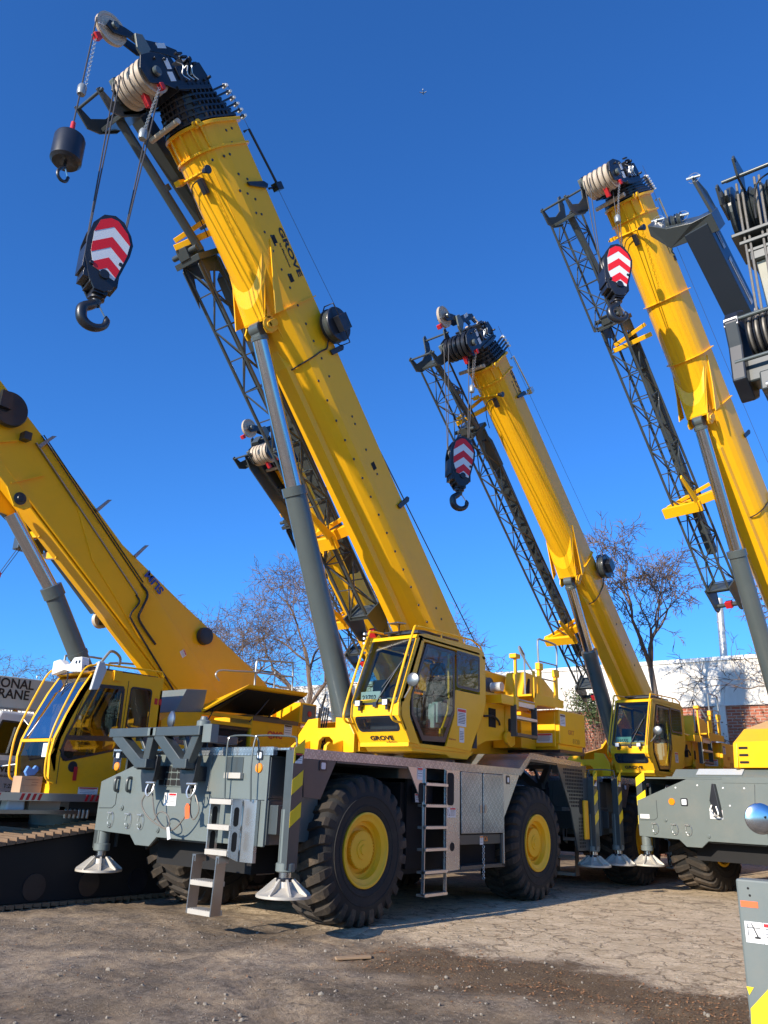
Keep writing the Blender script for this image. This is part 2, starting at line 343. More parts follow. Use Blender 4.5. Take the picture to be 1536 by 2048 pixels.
    def build(s, name, m, parent=None, bevel=0, label=None, recalc=True, sharp=40):
        if name in SPLIT and len(s.st) > 1:
            # separate pieces become objects of their own: cluster the added shapes by overlapping bounds
            n = len(s.st); ends = s.st[1:] + [(len(s.v), len(s.f))]; bb = []
            for (a, _), (b, _) in zip(s.st, ends):
                V = s.v[a:b]; bb.append([(min(v[k] for v in V)-.004, max(v[k] for v in V)+.004) for k in range(3)])
            cl = list(range(n))
            for i in range(n):
                for j in range(i):
                    if cl[i] != cl[j] and all(bb[i][k][0] <= bb[j][k][1] and bb[j][k][0] <= bb[i][k][1] for k in range(3)):
                        a, b = cl[i], cl[j]; cl = [b if c == a else c for c in cl]
            if len(set(cl)) > 1:
                objs = []
                for c in sorted(set(cl), key=lambda c: -cl.count(c)):
                    q = MB()
                    for i in range(n):
                        if cl[i] == c:
                            (a, fa), (b, fb) = s.st[i], ends[i]; o = len(q.v); q.v += s.v[a:b]
                            q.f += [[x - a + o for x in f] for f in s.f[fa:fb]]; q.sm += s.sm[fa:fb]
                    q.st = [(0, 0)]; objs.append(MB.build(q, name, m, parent, bevel, label, recalc, sharp))
                return objs[0]
        me = bpy.data.meshes.new(name); me.from_pydata(s.v, [], s.f)
        for p, k in zip(me.polygons, s.sm): p.use_smooth = k
        if recalc:
            bm = bmesh.new(); bm.from_mesh(me)
            bmesh.ops.remove_doubles(bm, verts=bm.verts, dist=1e-5)
            bmesh.ops.recalc_face_normals(bm, faces=bm.faces); bm.to_mesh(me); bm.free()
        if any(s.sm): me.set_sharp_from_angle(angle=rad(sharp))
        me.materials.append(M[m] if isinstance(m, str) else m); me.update()
        o = bpy.data.objects.new(name, me); C.objects.link(o)
        if parent is not None: o.parent = parent
        if label: o['label'] = label
        if bevel:
            b = o.modifiers.new('bevel', 'BEVEL'); b.width = bevel; b.segments = 2; b.limit_method = 'ANGLE'; b.angle_limit = rad(35); b.harden_normals = False
        return o

def tag(o, label=None, cat=None, group=None, kind=None):
    if label: o['label'] = label
    if cat: o['category'] = cat
    if group: o['group'] = group
    if kind: o['kind'] = kind
    return o
def empty(name, label, cat, loc=(0, 0, 0), rz=0, sc=1, group=None):
    o = bpy.data.objects.new(name, None); C.objects.link(o); o.empty_display_size = .3
    o.location = loc; o.rotation_euler = (0, 0, rz); o.scale = (sc, sc, sc)
    return tag(o, label, cat, group)
def text(body, size, mtx, m, parent, bold=.0, name='lettering', label=None, align='LEFT', sx=1.0, ext=.0015, shear=0):
    cu = bpy.data.curves.new('t', 'FONT'); cu.body = body; cu.size = size; cu.extrude = ext; cu.offset = bold * size; cu.align_x = align; cu.resolution_u = 3; cu.shear = shear
    ob = bpy.data.objects.new('t', cu); C.objects.link(ob)
    dg = bpy.context.evaluated_depsgraph_get(); me = bpy.data.meshes.new_from_object(ob.evaluated_get(dg))
    bpy.data.objects.remove(ob); bpy.data.curves.remove(cu)
    me.transform(mtx @ Matrix.Diagonal((sx, 1, 1, 1))); me.materials.clear(); me.materials.append(M[m])
    me.name = name
    o = bpy.data.objects.new(name, me); C.objects.link(o); o.parent = parent
    if label: o['label'] = label
    return o
def frame(o, x, y):
    """matrix with origin o, text direction x, up direction y"""
    x = Vector(x).normalized(); y = Vector(y); y = (y - x * y.dot(x)).normalized(); z = x.cross(y)
    return Matrix(((x.x, y.x, z.x, o[0]), (x.y, y.y, z.y, o[1]), (x.z, y.z, z.z, o[2]), (0, 0, 0, 1)))
def arc(c, r, a0, a1, n, ax='y'):
    out = []
    for i in range(n + 1):
        t = rad(a0 + (a1 - a0) * i / n); u, v = r * cos(t), r * sin(t)
        out.append({'x': (c[0], c[1]+u, c[2]+v), 'y': (c[0]+u, c[1], c[2]+v), 'z': (c[0]+u, c[1]+v, c[2])}[ax])
    return out
def rrect(u0, u1, v0, v1, r, n=4):
    pts = []
    for cu, cv, a0 in ((u1-r, v1-r, 0), (u0+r, v1-r, 90), (u0+r, v0+r, 180), (u1-r, v0+r, 270)):
        for i in range(n+1):
            t = rad(a0 + 90*i/n); pts.append((cu + r*cos(t), cv + r*sin(t)))
    return pts
def smooth_path(pts, k=6):
    """Catmull-Rom through the points"""
    P = [Vector(p) for p in pts]; P = [P[0]*2-P[1]] + P + [P[-1]*2-P[-2]]; out = []
    for i in range(1, len(P)-2):
        for j in range(k):
            t = j/k; a, b, c, d = P[i-1], P[i], P[i+1], P[i+2]
            out.append(.5*((2*b) + (c-a)*t + (2*a-5*b+4*c-d)*t*t + (-a+3*b-3*c+d)*t**3))
    out.append(P[-2]); return out
def sling_pts(a, b, sag, n=14):
    a = Vector(a); b = Vector(b); return [a.lerp(b, i/n) + Vector((0, 0, -4*sag*(i/n)*(1-i/n))) for i in range(n+1)]
def decal(mtx, w_, h_, parent, head='red', lines=5, name='warning_decal', pic=False, base='decal'):
    """paper decal with header bar and small print drawn as bars"""
    o = MB(mtx).box(0, w_, 0, h_, 0, .002).build(name, base, parent)
    hb = MB(mtx)
    if head: hb.box(w_*.04 if not pic else w_*.38, w_*.96, h_*.80, h_*.96, .002, .0032).build('header_band', head, o)
    ln = MB(mtx); x0 = w_*.42 if pic else w_*.1
    for i in range(lines):
        y = h_*(.70 - .62*i/max(1, lines)); ln.box(x0, w_*(.92 - .12*random.random()), y, y + h_*.035, .002, .003)
    if pic:
        ln.box(w_*.08, w_*.10, h_*.2, h_*.85, .002, .003); ln.prism([(w_*.14, h_*.8), (w_*.17, h_*.8), (w_*.33, h_*.25), (w_*.30, h_*.25)], 'z', .002, .003); ln.box(w_*.2, w_*.36, h_*.18, h_*.24, .002, .003)
    ln.build('small_print', 'ink', o)
    return o

# ------------------------------------------------------------------ wheels (built once, copied)
def tyre_meshes():
    R = .94; Wd = .36
    t = MB()
    prof = [(.46, Wd-.02), (.50, Wd+.01), (.54, Wd+.018), (.545, Wd+.026), (.56, Wd+.026), (.565, Wd+.020), (.62, Wd+.028), (.66, Wd+.028), (.664, Wd+.036), (.676, Wd+.036), (.68, Wd+.028), (.72, Wd+.024), (.82, Wd-.005), (.875, Wd-.05), (.89, Wd-.12), (.893, 0)]
    prof = prof + [(r, -h) for r, h in reversed(prof[:-1])]
    t.lathe(prof, (0, 0, 0), 'y', 64)
    lg = MB(); n = 26
    for sgn in (1, -1):
        for i in range(n):
            a0 = 2*PI*(i + (0 if sgn > 0 else .5))/n; rings = []
            for yy, r0, r1, da, wd in ((-.02, .88, .936, 0, .055), (.14, .88, .94, .07, .06), (.27, .875, .938, .13, .068), (.345, .84, .915, .16, .074), (.375, .76, .855, .175, .07), (.383, .70, .74, .185, .05)):
                y = yy*sgn; a = a0 + da; w2 = wd
                rings.append([((r0)*cos(a-w2), y, r0*sin(a-w2)), (r1*cos(a-w2*.8), y, r1*sin(a-w2*.8)), (r1*cos(a+w2*.8), y, r1*sin(a+w2*.8)), (r0*cos(a+w2), y, r0*sin(a+w2))])
            lg.loft(rings)
    rim = MB(); rim.lathe([(.30, Wd-.10), (.345, Wd-.10), (.355, Wd-.07), (.36, Wd-.03), (.385, Wd-.02), (.41, Wd-.015), (.425, Wd+.0), (.435, Wd+.012), (.455, Wd+.016), (.467, Wd+.01), (.468, Wd-.03), (.44, Wd-.05), (.44, -Wd+.05), (.468, -Wd+.01), (.42, -Wd), (.38, -Wd+.1), (.30, -Wd+.2)], (0, 0, 0), 'y', 64)
    hub = MB(); hub.lathe([(0, Wd-.03), (.06, Wd-.03), (.065, Wd-.045), (.115, Wd-.045), (.12, Wd-.06), (.225, Wd-.065), (.235, Wd-.075), (.24, Wd-.14), (.30, Wd-.15), (.33, Wd-.19)], (0, 0, 0), 'y', 48, close=False)
    for i in range(36):
        a = 2*PI*i/36; c = Vector((.232*cos(a), 0, .232*sin(a))); hub.rod(c + Vector((0, Wd-.10, 0)), c + Vector((0, Wd-.062, 0)), .011, n=6)
    return t, lg, rim, hub
_t, _l, _rm, _h = tyre_meshes()
WHEEL = None
def wheel(parent, x, y, side, steer=0, z=.92):
    """side -1: dish faces -Y, +1: faces +Y. the wheel object is the rim; tyre, tread lugs and hub are its pieces"""
    global WHEEL
    if WHEEL is None:
        a = _rm.build('wheel', 'rimyel'); b = _t.build('tyre', 'rubber', a); c = _l.build('tread_lugs', 'lug', a); d = _h.build('hub', 'rimyel', a)
        WHEEL = a; r = a
    else:
        r = WHEEL.copy(); C.objects.link(r)
        for ch in list(WHEEL.children): k = ch.copy(); C.objects.link(k); k.parent = r
    r.parent = parent; r.location = (x, y, z); r.rotation_euler = (0, rad(random.uniform(0, 14)), 0 if side > 0 else PI)
    r.rotation_euler.z += rad(steer)
    return r

def jack(parent, x, y, zp=.47, top=2.1, floor=True, m='dgrey', stripe=True, pad=True, sn=-1, front=True):
    """outrigger jack: striped square post, round inner leg, ribbed pad"""
    x = x + (.02 if front else -.02); p = MB(); p.box(x-.09, x+.09, *((y-.10, y+.03) if sn < 0 else (y-.03, y+.10)), zp+.30 if stripe != 'x' else zp+.6, top); p.build('jack_post', m, parent, .006)
    leg = MB(); leg.rod((x, y, zp+.27), (x, y, zp+.95), .092, n=24); leg.lathe([(.10, 0), (.113, .01), (.113, .09), (.10, .10)], (x, y, zp+.27), 'z', 24); leg.build('jack_leg', 'grey', parent)
    MB().rod((x, y, zp+.15), (x, y, zp+.28), .075, n=20).build('jack_rod', 'chrome', parent)
    if stripe:
        for face in (('x',) if stripe == 'x' else ('y',)):
            for k in range(3):
                z0 = zp + .74 + .01 + k*.36; st = MB()
                if face == 'y':
                    yy = y + sn*.102; st.prism([(x-.089, z0), (x+.089, z0+.12), (x+.089, z0+.29), (x-.089, z0+.17)], 'y', yy, yy + sn*.002)
                else:
                    xx = x - .091 if front else x + .091; st.prism([(y-.099, z0+.13), (y+.099, z0), (y+.099, z0+.17), (y-.099, z0+.30)], 'x', xx, xx + (-.002 if front else .002))
                st.build('hazard_stripe', 'yelstripe', parent)
        decal(frame((x-.06, y+sn*.102, zp+1.47) if sn < 0 else (x+.06, y+sn*.102, zp+1.47), (-sn, 0, 0), (0, 0, 1)), .12, .12, parent, 'red', 3)
    if pad:
        o = MB(); o.lathe([(.0, 0), (.30, 0), (.318, .006), (.318, .035), (.30, .035), (.20, .065), (.12, .11), (.10, .18), (.0, .18)], (x, y, zp), 'z', 40, close=False); pd = o.build('jack_pad', 'alu', parent)
        rb = MB()
        for i in range(8):
            a = 2*PI*(i+.3)/8; u = Vector((cos(a), sin(a), 0)); v = Vector((-sin(a), cos(a), 0))*.012
            b0 = Vector((x, y, zp)); r = [b0+u*.09+Vector((0,0,.10)), b0+u*.31+Vector((0,0,.025)), b0+u*.31+Vector((0,0,.05)), b0+u*.25+Vector((0,0,.095)), b0+u*.12+Vector((0,0,.20)), b0+u*.09+Vector((0,0,.19))]
            rb.loft([[q-v for q in r], [q+v for q in r]])
        rb.build('pad_rib', 'alu', pd)
        MB().lathe([(0, .15), (.10, .15), (.105, .19), (.07, .215), (0, .215)], (x, y, zp), 'z', 20, close=False).build('pad_socket', 'black', pd)

def chevron_plate(parent, poly, y, sgn, z0, z1, xc, n=3, hw=.4):
    """white plate with red chevron bands, clipped to the plate outline by halves"""
    KK = .78
    pl = MB().prism(poly, 'y', y, y + sgn*.006).build('chevron_plate', 'whitet', parent)
    zs = [p[1] for p in poly]; lo, hi = min(zs), max(zs)
    # half plane clip of convex polygons
    def clip(pg, a, b, c):
        out = []
        for i in range(len(pg)):
            p, q = pg[i], pg[(i+1) % len(pg)]; fp = a*p[0]+b*p[1]-c; fq = a*q[0]+b*q[1]-c
            if fp <= 0: out.append(p)
            if (fp < 0 < fq) or (fq < 0 < fp):
                t = fp/(fp-fq); out.append((p[0]+(q[0]-p[0])*t, p[1]+(q[1]-p[1])*t))
        return out
    band = (hi-lo)/5.6
    rb = MB()
    for k in range(-1, 4):
        zb = lo + band*.9 + k*band*2
        for s in (-1, 1):
            # band: z + |x-xc|*.62 in [zb, zb+band] (chevrons point up)
            pg = clip(poly, -s, 0, -s*xc)
            if pg: pg = clip(pg, KK*s, 1, zb+band+KK*s*xc)
            if pg: pg = clip(pg, -KK*s, -1, -zb-KK*s*xc)
            if len(pg) > 2: rb.prism(pg, 'y', y + sgn*.0065, y + sgn*.009)
    rb.build('chevron_band', 'redr', pl)
    return pl

def hook_block(label, x, y, ztop, size=1.0, group=None, rz=0, sheave='black', chev=True):
    """hanging hook block; ztop is the head sheave top; origin at hook bottom"""
    s_ = size
    r = empty('hook_block', label, 'hook block', (x, y, ztop - 1.78*s_), rz, s_, group)
    # local: z from 0 (hook bottom) to 1.78
    out = [(-.22, .62), (-.33, .95), (-.335, 1.25), (-.29, 1.52), (-.16, 1.72), (.0, 1.78), (.14, 1.73), (.27, 1.55), (.32, 1.40), (.30, 1.2), (.13, .55), (.02, .47), (-.12, .47)]
    for sgn in (-1, 1):
        b = MB(); b.prism(out, 'y', sgn*.13, sgn*.165); b.build('side_plate', 'black', r, .004)
    c = MB(); c.box(-.30, -.20, -.15, .15, .62, 1.0); c.box(.10, .2, -.15, .15, .62, .95); c.box(-.2, .1, -.15, .15, .55, .75); c.rod((0, -.15, 1.35), (0, .15, 1.35), .06, n=16); c.rod((-.22, -.19, .85), (-.22, .19, .85), .03); c.rod((.18, -.19, 1.0), (.18, .19, 1.0), .03)
    c.box(-.335, -.30, -.16, .16, .75, 1.15); c.build('cross_frame', 'black', r, .004)
    for k in range(3):
        MB().lathe([(.05, -.028), (.27, -.028), (.285, -.02), (.265, 0), (.285, .02), (.27, .028), (.05, .028)], (0, -.08+.08*k, 1.38), 'y', 32).build('sheave', sheave, r)
    if chev:
        for sgn in (-1, 1):
            pl = [(-.21, .83), (-.27, 1.05), (-.27, 1.35), (-.22, 1.60), (-.08, 1.70), (.04, 1.70), (.20, 1.56), (.27, 1.42), (.255, 1.18), (.15, .74), (.08, .80), (-.05, .90), (-.14, .88)]
            pl = [(-.19, .80), (-.26, 1.05), (-.26, 1.38), (-.20, 1.60), (-.06, 1.70), (.05, 1.70), (.21, 1.55), (.27, 1.40), (.25, 1.18), (.13, .70)]
            chevron_plate(r, pl, sgn*.168, sgn, .8, 1.7, 0)
            MB().lathe([(0, 0), (.07, 0), (.07, .02), (0, .02)], (-.02, sgn*.185 - .01, .74), 'y', 20, close=False).build('pin_cap', 'black', r)
    sw = MB(); sw.lathe([(.09, .50), (.11, .47), (.11, .40), (.075, .38), (.06, .30)], (-.02, 0, 0), 'z', 20); sw.box(-.12, .08, -.14, .14, .44, .56); sw.build('swivel', 'black', r)
    ctr = Vector((-.0, 0, .19)); path = [(-.02, 0, .46), (-.02, 0, .38), (-.07, 0, .30), (-.18, 0, .21), (-.195, 0, .12), (-.165, 0, .02), (-.075, 0, -.04), (.035, 0, -.04), (.135, 0, .02), (.17, 0, .11), (.15, 0, .20)]
    pp = smooth_path(path, 4); rr = []
    for i in range(len(pp)):
        t = i/(len(pp)-1); rr.append(.050 + .030*math.sin(PI*min(1, t*1.25)) - (.035 if t > .93 else 0)*(t-.93)/.07)
    MB().tube(pp, rr, 12).build('hook', 'black', r)
    MB().beam((.02, 0, .34), (.15, 0, .16), .03, .012).build('safety_latch', 'zinc', r)
    return r

# ------------------------------------------------------------------ rough terrain crane
W = 3.58; YC = 1.79
def lattice(mb, P, s0, s1, y0, y1, n0, n1, bay=.55, rc=.035, rl=.016, taper=None):
    """four chords and lacing in boom coordinates"""
    def q(s, y, n): return P @ Vector((s, y, n))
    cs = [(y0, n0), (y1, n0), (y1, n1), (y0, n1)]
    for y, n in cs: mb.rod((s0, y, n), (s1, y, n), rc, n=8)
    k = max(2, int(abs(s1-s0)/bay)); ds = (s1-s0)/k
    for f in range(4):
        a, b = cs[f], cs[(f+1) % 4]
        for i in range(k):
            sa, sb = s0+i*ds, s0+(i+1)*ds
            p, r = (a, b) if (i+f) % 2 else (b, a)
            mb.rod((sa, *p), (sb, *r), rl, n=6, caps=False)
            if f in (0, 2) or i % 2 == 0: mb.rod((sa, *a), (sa, *b), rl*.8, n=6, caps=False)

def boom_section(h, w_, s, keel=False):
    f = [(.5*w_, .5*h-.10), (.5*w_-.10, .5*h), (-.5*w_+.10, .5*h), (-.5*w_, .5*h-.10), (-.5*w_, -.08*h), (-.485*w_, -.17*h), (-.43*w_, -.28*h), (-.34*w_, -.385*h), (-.22*w_, -.46*h), (-.10*w_, -.495*h),
         (.10*w_, -.495*h), (.22*w_, -.46*h), (.34*w_, -.385*h), (.43*w_, -.28*h), (.485*w_, -.17*h), (.5*w_, -.08*h)]
    return [(s, y, n) for y, n in f]

def sheave(mb_parent, c, r, w_, P, name='sheave', m='cream', n=36):
    """sheave with grooved rim, axis along y, in boom coordinates"""
    b = MB(P)
    b.lathe([(.05, -w_*.5), (r*.62, -w_*.5), (r*.66, -w_*.32), (r*.8, -w_*.32), (r*.84, -w_*.5), (r, -w_*.5), (r*.90, 0), (r, w_*.5), (r*.84, w_*.5), (r*.8, w_*.32), (r*.66, w_*.32), (r*.62, w_*.5), (.05, w_*.5)], c, 'y', n)
    return b.build(name, m, mb_parent)

def build_cab(R, detail, card, cardcol='white'):
    """cab in machine coordinates, outline taken in the XZ plane. returns the cab object"""
    y0, y1 = .10, 1.04
    cab = MB()
    # corner posts, roof, sills as a frame
    prof = [(3.83, 4.00), (3.64, 3.98), (3.20, 2.92), (3.20, 2.72), (3.46, 2.36), (3.80, 2.33), (5.14, 2.33), (5.62, 3.10), (5.63, 3.93), (5.50, 4.02)]
    # front face frame (ring around the windscreen)
    def fr(z):  # x of the front face at height z
        return 3.64 + (3.98-z)*(-.44/1.06) if z > 2.92 else (3.20 if z > 2.72 else 3.20 + (2.72-z)*(.26/.36))
    p = MB()
    for yy in (y0, y1-.07):
        p.prism([(fr(3.98), 3.98), (fr(2.92), 2.92), (fr(2.92)+.10, 2.92), (fr(3.98)+.12, 3.98)], 'y', yy, yy+.07)
    # lower front with window opening: strips
    def fq(z0, z1, a, b, d=.05):
        p.add([(fr(z0), a, z0), (fr(z0), b, z0), (fr(z1), b, z1), (fr(z1), a, z1), (fr(z0)+d, a, z0), (fr(z0)+d, b, z0), (fr(z1)+d, b, z1), (fr(z1)+d, a, z1)],
              [(0,1,2,3),(4,7,6,5),(0,4,5,1),(1,5,6,2),(2,6,7,3),(3,7,4,0)])
    fq(2.84, 2.97, y0, y1); fq(2.72, 2.84, y0, y1)
    fq(2.36, 2.53, y0, y1); fq(2.53, 2.72, y0, y0+.1); fq(2.53, 2.72, y1-.1, y1)
    # under front, floor, back, roof
    p.box(3.46, 5.14, y0+.02, y1, 2.30, 2.36)
    p.prism([(5.08, 2.36), (5.14, 2.33), (5.62, 3.10), (5.63, 3.93), (5.50, 4.00), (5.50, 3.93), (5.56, 3.12)], 'y', y0+.02, y1)
    p.prism([(3.60, 3.93), (3.64, 3.99), (3.84, 4.03), (5.40, 4.06), (5.58, 4.0), (5.63, 3.88), (5.55, 3.88), (5.5, 3.93)], 'y', y0, y1)
    # near side skin: rear quarter panel with bulge and lower panel
    for yy, side in ((y0, -1), (y1-.03, 1)):
        p.prism([(4.42, 2.36), (5.14, 2.33), (5.62, 3.10), (5.63, 3.26), (4.68, 3.26), (4.66, 2.86)], 'y', yy, yy+.03)
        p.prism([(5.44, 3.26), (5.63, 3.26), (5.63, 3.93), (5.44, 3.93)], 'y', yy, yy+.03)
        p.prism([(3.70, 3.90), (5.44, 3.90), (5.44, 3.97), (3.66, 3.97)], 'y', yy, yy+.03)
        p.prism([(3.46, 2.36), (3.74, 2.33), (3.46, 2.72), (3.44, 2.92), (3.80, 3.90), (3.68, 3.97), (3.22, 2.92), (3.22, 2.72)], 'y', yy, yy+.03)
    cab = p.build('cab', 'yellow', R, .012)
    # bulge rib on the rear quarter
    MB().prism([(5.20, 2.38), (5.30, 2.46), (5.68, 3.10), (5.66, 3.9), (5.74, 3.86), (5.78, 3.05), (5.36, 2.36)], 'y', .2, .9).build('rear_fairing', 'yellow', cab, .02)
    MB().prism([(4.6, 2.2), (5.1, 2.2), (5.3, 2.33), (3.5, 2.33), (3.6, 2.24), (4.5, 2.24)], 'y', .14, 1.0).build('cab_sub_frame', 'yellow', cab, .008)
    # windscreen, lower window
    a, b = y0+.055, y1-.055; d = .012
    def pane(z0, z1, ya, yb, m, name, off=d, rr=.07):
        g = MB(); pts = []
        for u, v in rrect(ya, yb, z0, z1, rr, 4): pts.append((fr(v)+off, u, v))
        g.add(pts, [tuple(range(len(pts)))]); return g.build(name, m, cab, recalc=False)
    for nm, z0, z1, m in (('windscreen', 2.90, 3.955, 'glass'), ('lower_window', 2.52, 2.71, 'glassd')):
        pane(z0, z1, a + (.03 if nm[0] == 'l' else 0), b - (.03 if nm[0] == 'l' else 0), m, nm, -.004)
        # black gasket
        g = MB(); ya, yb = a + (.03 if nm[0] == 'l' else 0), b - (.03 if nm[0] == 'l' else 0)
        o = rrect(ya-.012, yb+.012, z0-.012, z1+.012, .07, 4); i = rrect(ya+.02, yb-.02, z0+.02, z1-.02, .05, 4); n = len(o)
        g.add([(fr(v)-.006, u, v) for u, v in o] + [(fr(v)-.006, u, v) for u, v in i], [(k, (k+1) % n, n+(k+1) % n, n+k) for k in range(n)]); g.build('window_gasket', 'black', cab, recalc=False)
    # door: black framed glass, rear window
    for yy, sgn in ((y0, -1), (y1, 1)):
        door = [(3.84, 3.87), (4.64, 3.87), (4.65, 2.91), (4.38, 2.42), (3.77, 2.40), (3.48, 2.76), (3.47, 3.04)]
        inn = [(3.89, 3.82), (4.59, 3.82), (4.60, 2.93), (4.33, 2.50), (3.80, 2.48), (3.53, 2.79), (3.51, 3.04)]
        n = len(door); yb = yy + sgn*.012
        g = MB(); g.add([(x, yb, z) for x, z in door] + [(x, yb, z) for x, z in inn] + [(x, yb - sgn*.03, z) for x, z in door], [(k, (k+1) % n, n+(k+1) % n, n+k) for k in range(n)] + [(k, (k+1) % n, 2*n+(k+1) % n, 2*n+k) for k in range(n)])
        dr = g.build('door', 'black', cab, recalc=False)
        g = MB(); g.add([(x, yb - sgn*.004, z) for x, z in door], [tuple(range(n))]); g.build('door_glass', 'glass', dr, recalc=False)
        rw = rrect(4.70, 5.42, 3.30, 3.90, .05); ri = rrect(4.745, 5.375, 3.345, 3.855, .04); n = len(rw)
        g = MB(); g.add([(x, yb, z) for x, z in rw] + [(x, yb, z) for x, z in ri], [(k, (k+1) % n, n+(k+1) % n, n+k) for k in range(n)]); wf = g.build('side_window', 'black', cab, recalc=False)
        g = MB(); g.add([(x, yb - sgn*.003, z) for x, z in rw], [tuple(range(n))]); g.build('pane', 'glass', wf, recalc=False)
        if sgn < 0:
            MB().box(4.30, 4.40, yb-.012, yb, 3.02, 3.06).build('door_handle', 'black', dr)
            t = MB(); t.tube(smooth_path([(4.52, y0+.03, 3.82), (4.53, y0+.03, 3.2), (4.52, y0+.03, 2.95), (4.32, y0+.04, 2.56)], 4), .018); t.prism([(4.30, 2.62), (4.46, 2.66), (4.42, 2.5), (4.28, 2.46)], 'y', y0+.02, y0+.05); t.build('inner_grab_bar', 'yellow', dr)
            MB().tube(smooth_path([(3.56, y0+.03, 2.98), (3.9, y0+.035, 3.08), (4.3, y0+.035, 3.12), (4.60, y0+.03, 3.10)], 4), .012).build('door_brace', 'black', dr)
    # interior
    it = MB(); it.box(4.35, 4.95, .32, .80, 2.62, 2.76); it.box(4.8, 4.95, .34, .78, 2.76, 3.52); it.box(4.78, 4.90, .42, .70, 3.54, 3.74); it.build('seat', 'seat', cab, .04)
    it = MB(); it.box(4.2, 4.75, .18, .30, 2.62, 3.0); it.box(4.2, 4.75, .82, .94, 2.62, 3.0); it.box(3.45, 3.60, .3, .85, 2.5, 3.02); it.box(4.25, 4.38, .15, .26, 2.7, 3.03); it.build('control_console', 'plastic', cab, .02)
    it = MB(); it.tube(arc((3.72, .57, 3.08), .17, 0, 360, 20, 'x'), .014); it.beam((3.6, .57, 2.8), (3.72, .57, 3.08), .05, .05); it.box(3.5, 3.62, .62, .86, 3.05, 3.30); it.rod((4.3, .24, 3.0), (4.25, .24, 3.2), .015); it.rod((4.3, .88, 3.0), (4.25, .88, 3.2), .015); it.build('steering_wheel', 'black', cab)
    MB().box(4.98, 5.5, .2, .95, 2.4, 3.3).build('rear_bulkhead', 'seat', cab)
    cl = MB().box(4.0, 4.9, .2, .9, 3.86, 3.90).build('roof_lining', 'plastic', cab)
    # details
    wp = MB(); x0 = fr(2.93) - .02; wp.rod((x0, .55, 2.90), (fr(3.5)-.03, .28, 3.5), .012); wp.beam((fr(3.18)-.02, .52, 3.15), (fr(3.62)-.02, .16, 3.68), .02, .012); wp.box(x0-.03, x0+.01, .51, .58, 2.85, 2.92); wp.build('wiper', 'black', cab)
    for yy in (.30, .82):
        l = MB().box(3.09, 3.16, yy-.05, yy+.05, 2.86, 2.95).build('work_light', 'black', cab, .008); MB().box(3.084, 3.09, yy-.043, yy+.043, 2.867, 2.943).build('light_lens', 'lens', l); MB().box(3.13, 3.2, yy-.02, yy+.02, 2.80, 2.86).build('light_bracket', 'black', l)
    gb = MB()
    for yy in (y0+.02, y1-.02):
        gb.tube(smooth_path([(3.28, yy, 2.62), (3.05, yy, 2.66), (3.06, yy, 2.9), (3.50, yy, 3.98), (3.62, yy, 4.10), (3.9, yy, 4.12)], 5), .018)
    gb.tube([(3.9, y0+.02, 4.12), (5.2, y0+.02, 4.16), (5.5, y0+.03, 4.10), (5.62, y0+.04, 3.96)], .016); gb.tube([(3.9, y1-.02, 4.12), (5.2, y1-.02, 4.16), (5.5, y1-.03, 4.05)], .016)
    for xx in (4.3, 5.0): gb.rod((xx, y0+.02, 4.02), (xx, y0+.02, 4.14), .012)
    gb.build('grab_rail', 'yellow', cab)
    rl = MB(); rl.tube(smooth_path([(3.66, .8, 4.06), (3.9, .3, 4.10), (4.3, .18, 4.08), (4.9, .2, 4.1)], 4), .02); rl.box(3.75, 4.2, .2, .8, 4.04, 4.075); rl.build('roof_conduit', 'black', cab)
    mr_ = MB(); mr_.tube([(3.28, .08, 2.98), (3.22, -.06, 3.10), (3.2, -.12, 3.20)], .012); mr_.build('mirror_arm', 'zinc', cab)
    mm = MB(frame((3.18, -.14, 3.22), (.15, -.95, 0), (0, .1, 1))); mm.lathe([(0, .022), (.06, .018), (.095, .007), (.105, -.01), (.0, -.012)], (0, 0, 0), 'z', 28, close=False); mm.build('round_mirror', 'mback', cab)
    if detail:
        m2 = MB(); m2.rod((3.72, .55, 4.05), (3.66, .5, 4.2), .012); m2.build('roof_mirror_arm', 'black', cab)
        MB().beam((3.62, .42, 4.19), (3.72, .68, 4.21), .16, .02).build('roof_mirror', 'steel', cab, .005)
        bl = MB(); 
        for k in range(5): bl.lathe([(0, 0), (.03, .005), (.03, .035), (0, .04)], (3.46, 1.04, 3.72 + k*.075), 'z', 12, close=False)
        bl.build('indicator_lamp_stack', 'zinc', cab)
    text('GROVE', .10, frame((3.43, .80, 2.395), (-.0, -1, 0), (-.585, 0, .81)) @ Matrix.Translation((0, 0, .004)), 'ink', cab, .03, sx=1.35)
    text('by Manitowoc', .035, frame((3.458, .52, 2.358), (0, -1, 0), (-.585, 0, .81)) @ Matrix.Translation((0, 0, .004)), 'ink', cab, .01)
    cd = MB().box(3.30, 3.305, .55, .93, 2.92, 3.10).build('windscreen_card', cardcol, cab)
    text(card, .11, frame((3.296, .90, 2.97), (0, -1, 0), (0, 0, 1)), 'ink', cd, .01)
    if detail:
        decal(frame((4.74, .097, 2.70), (1, 0, 0), (0, 0, 1)), .26, .28, cab, 'redr', 7); decal(frame((4.80, .097, 2.45), (1, 0, 0), (0, 0, 1)), .14, .23, cab, None, 6)
        text('Manitowoc', .045, frame((4.5, .096, 2.47), (1, 0, 0), (0, 0, 1)), 'inkora', cab, .02)
    else:
        decal(frame((4.80, .097, 2.6), (1, 0, 0), (0, 0, 1)), .2, .24, cab, 'redr', 5)
    return cab

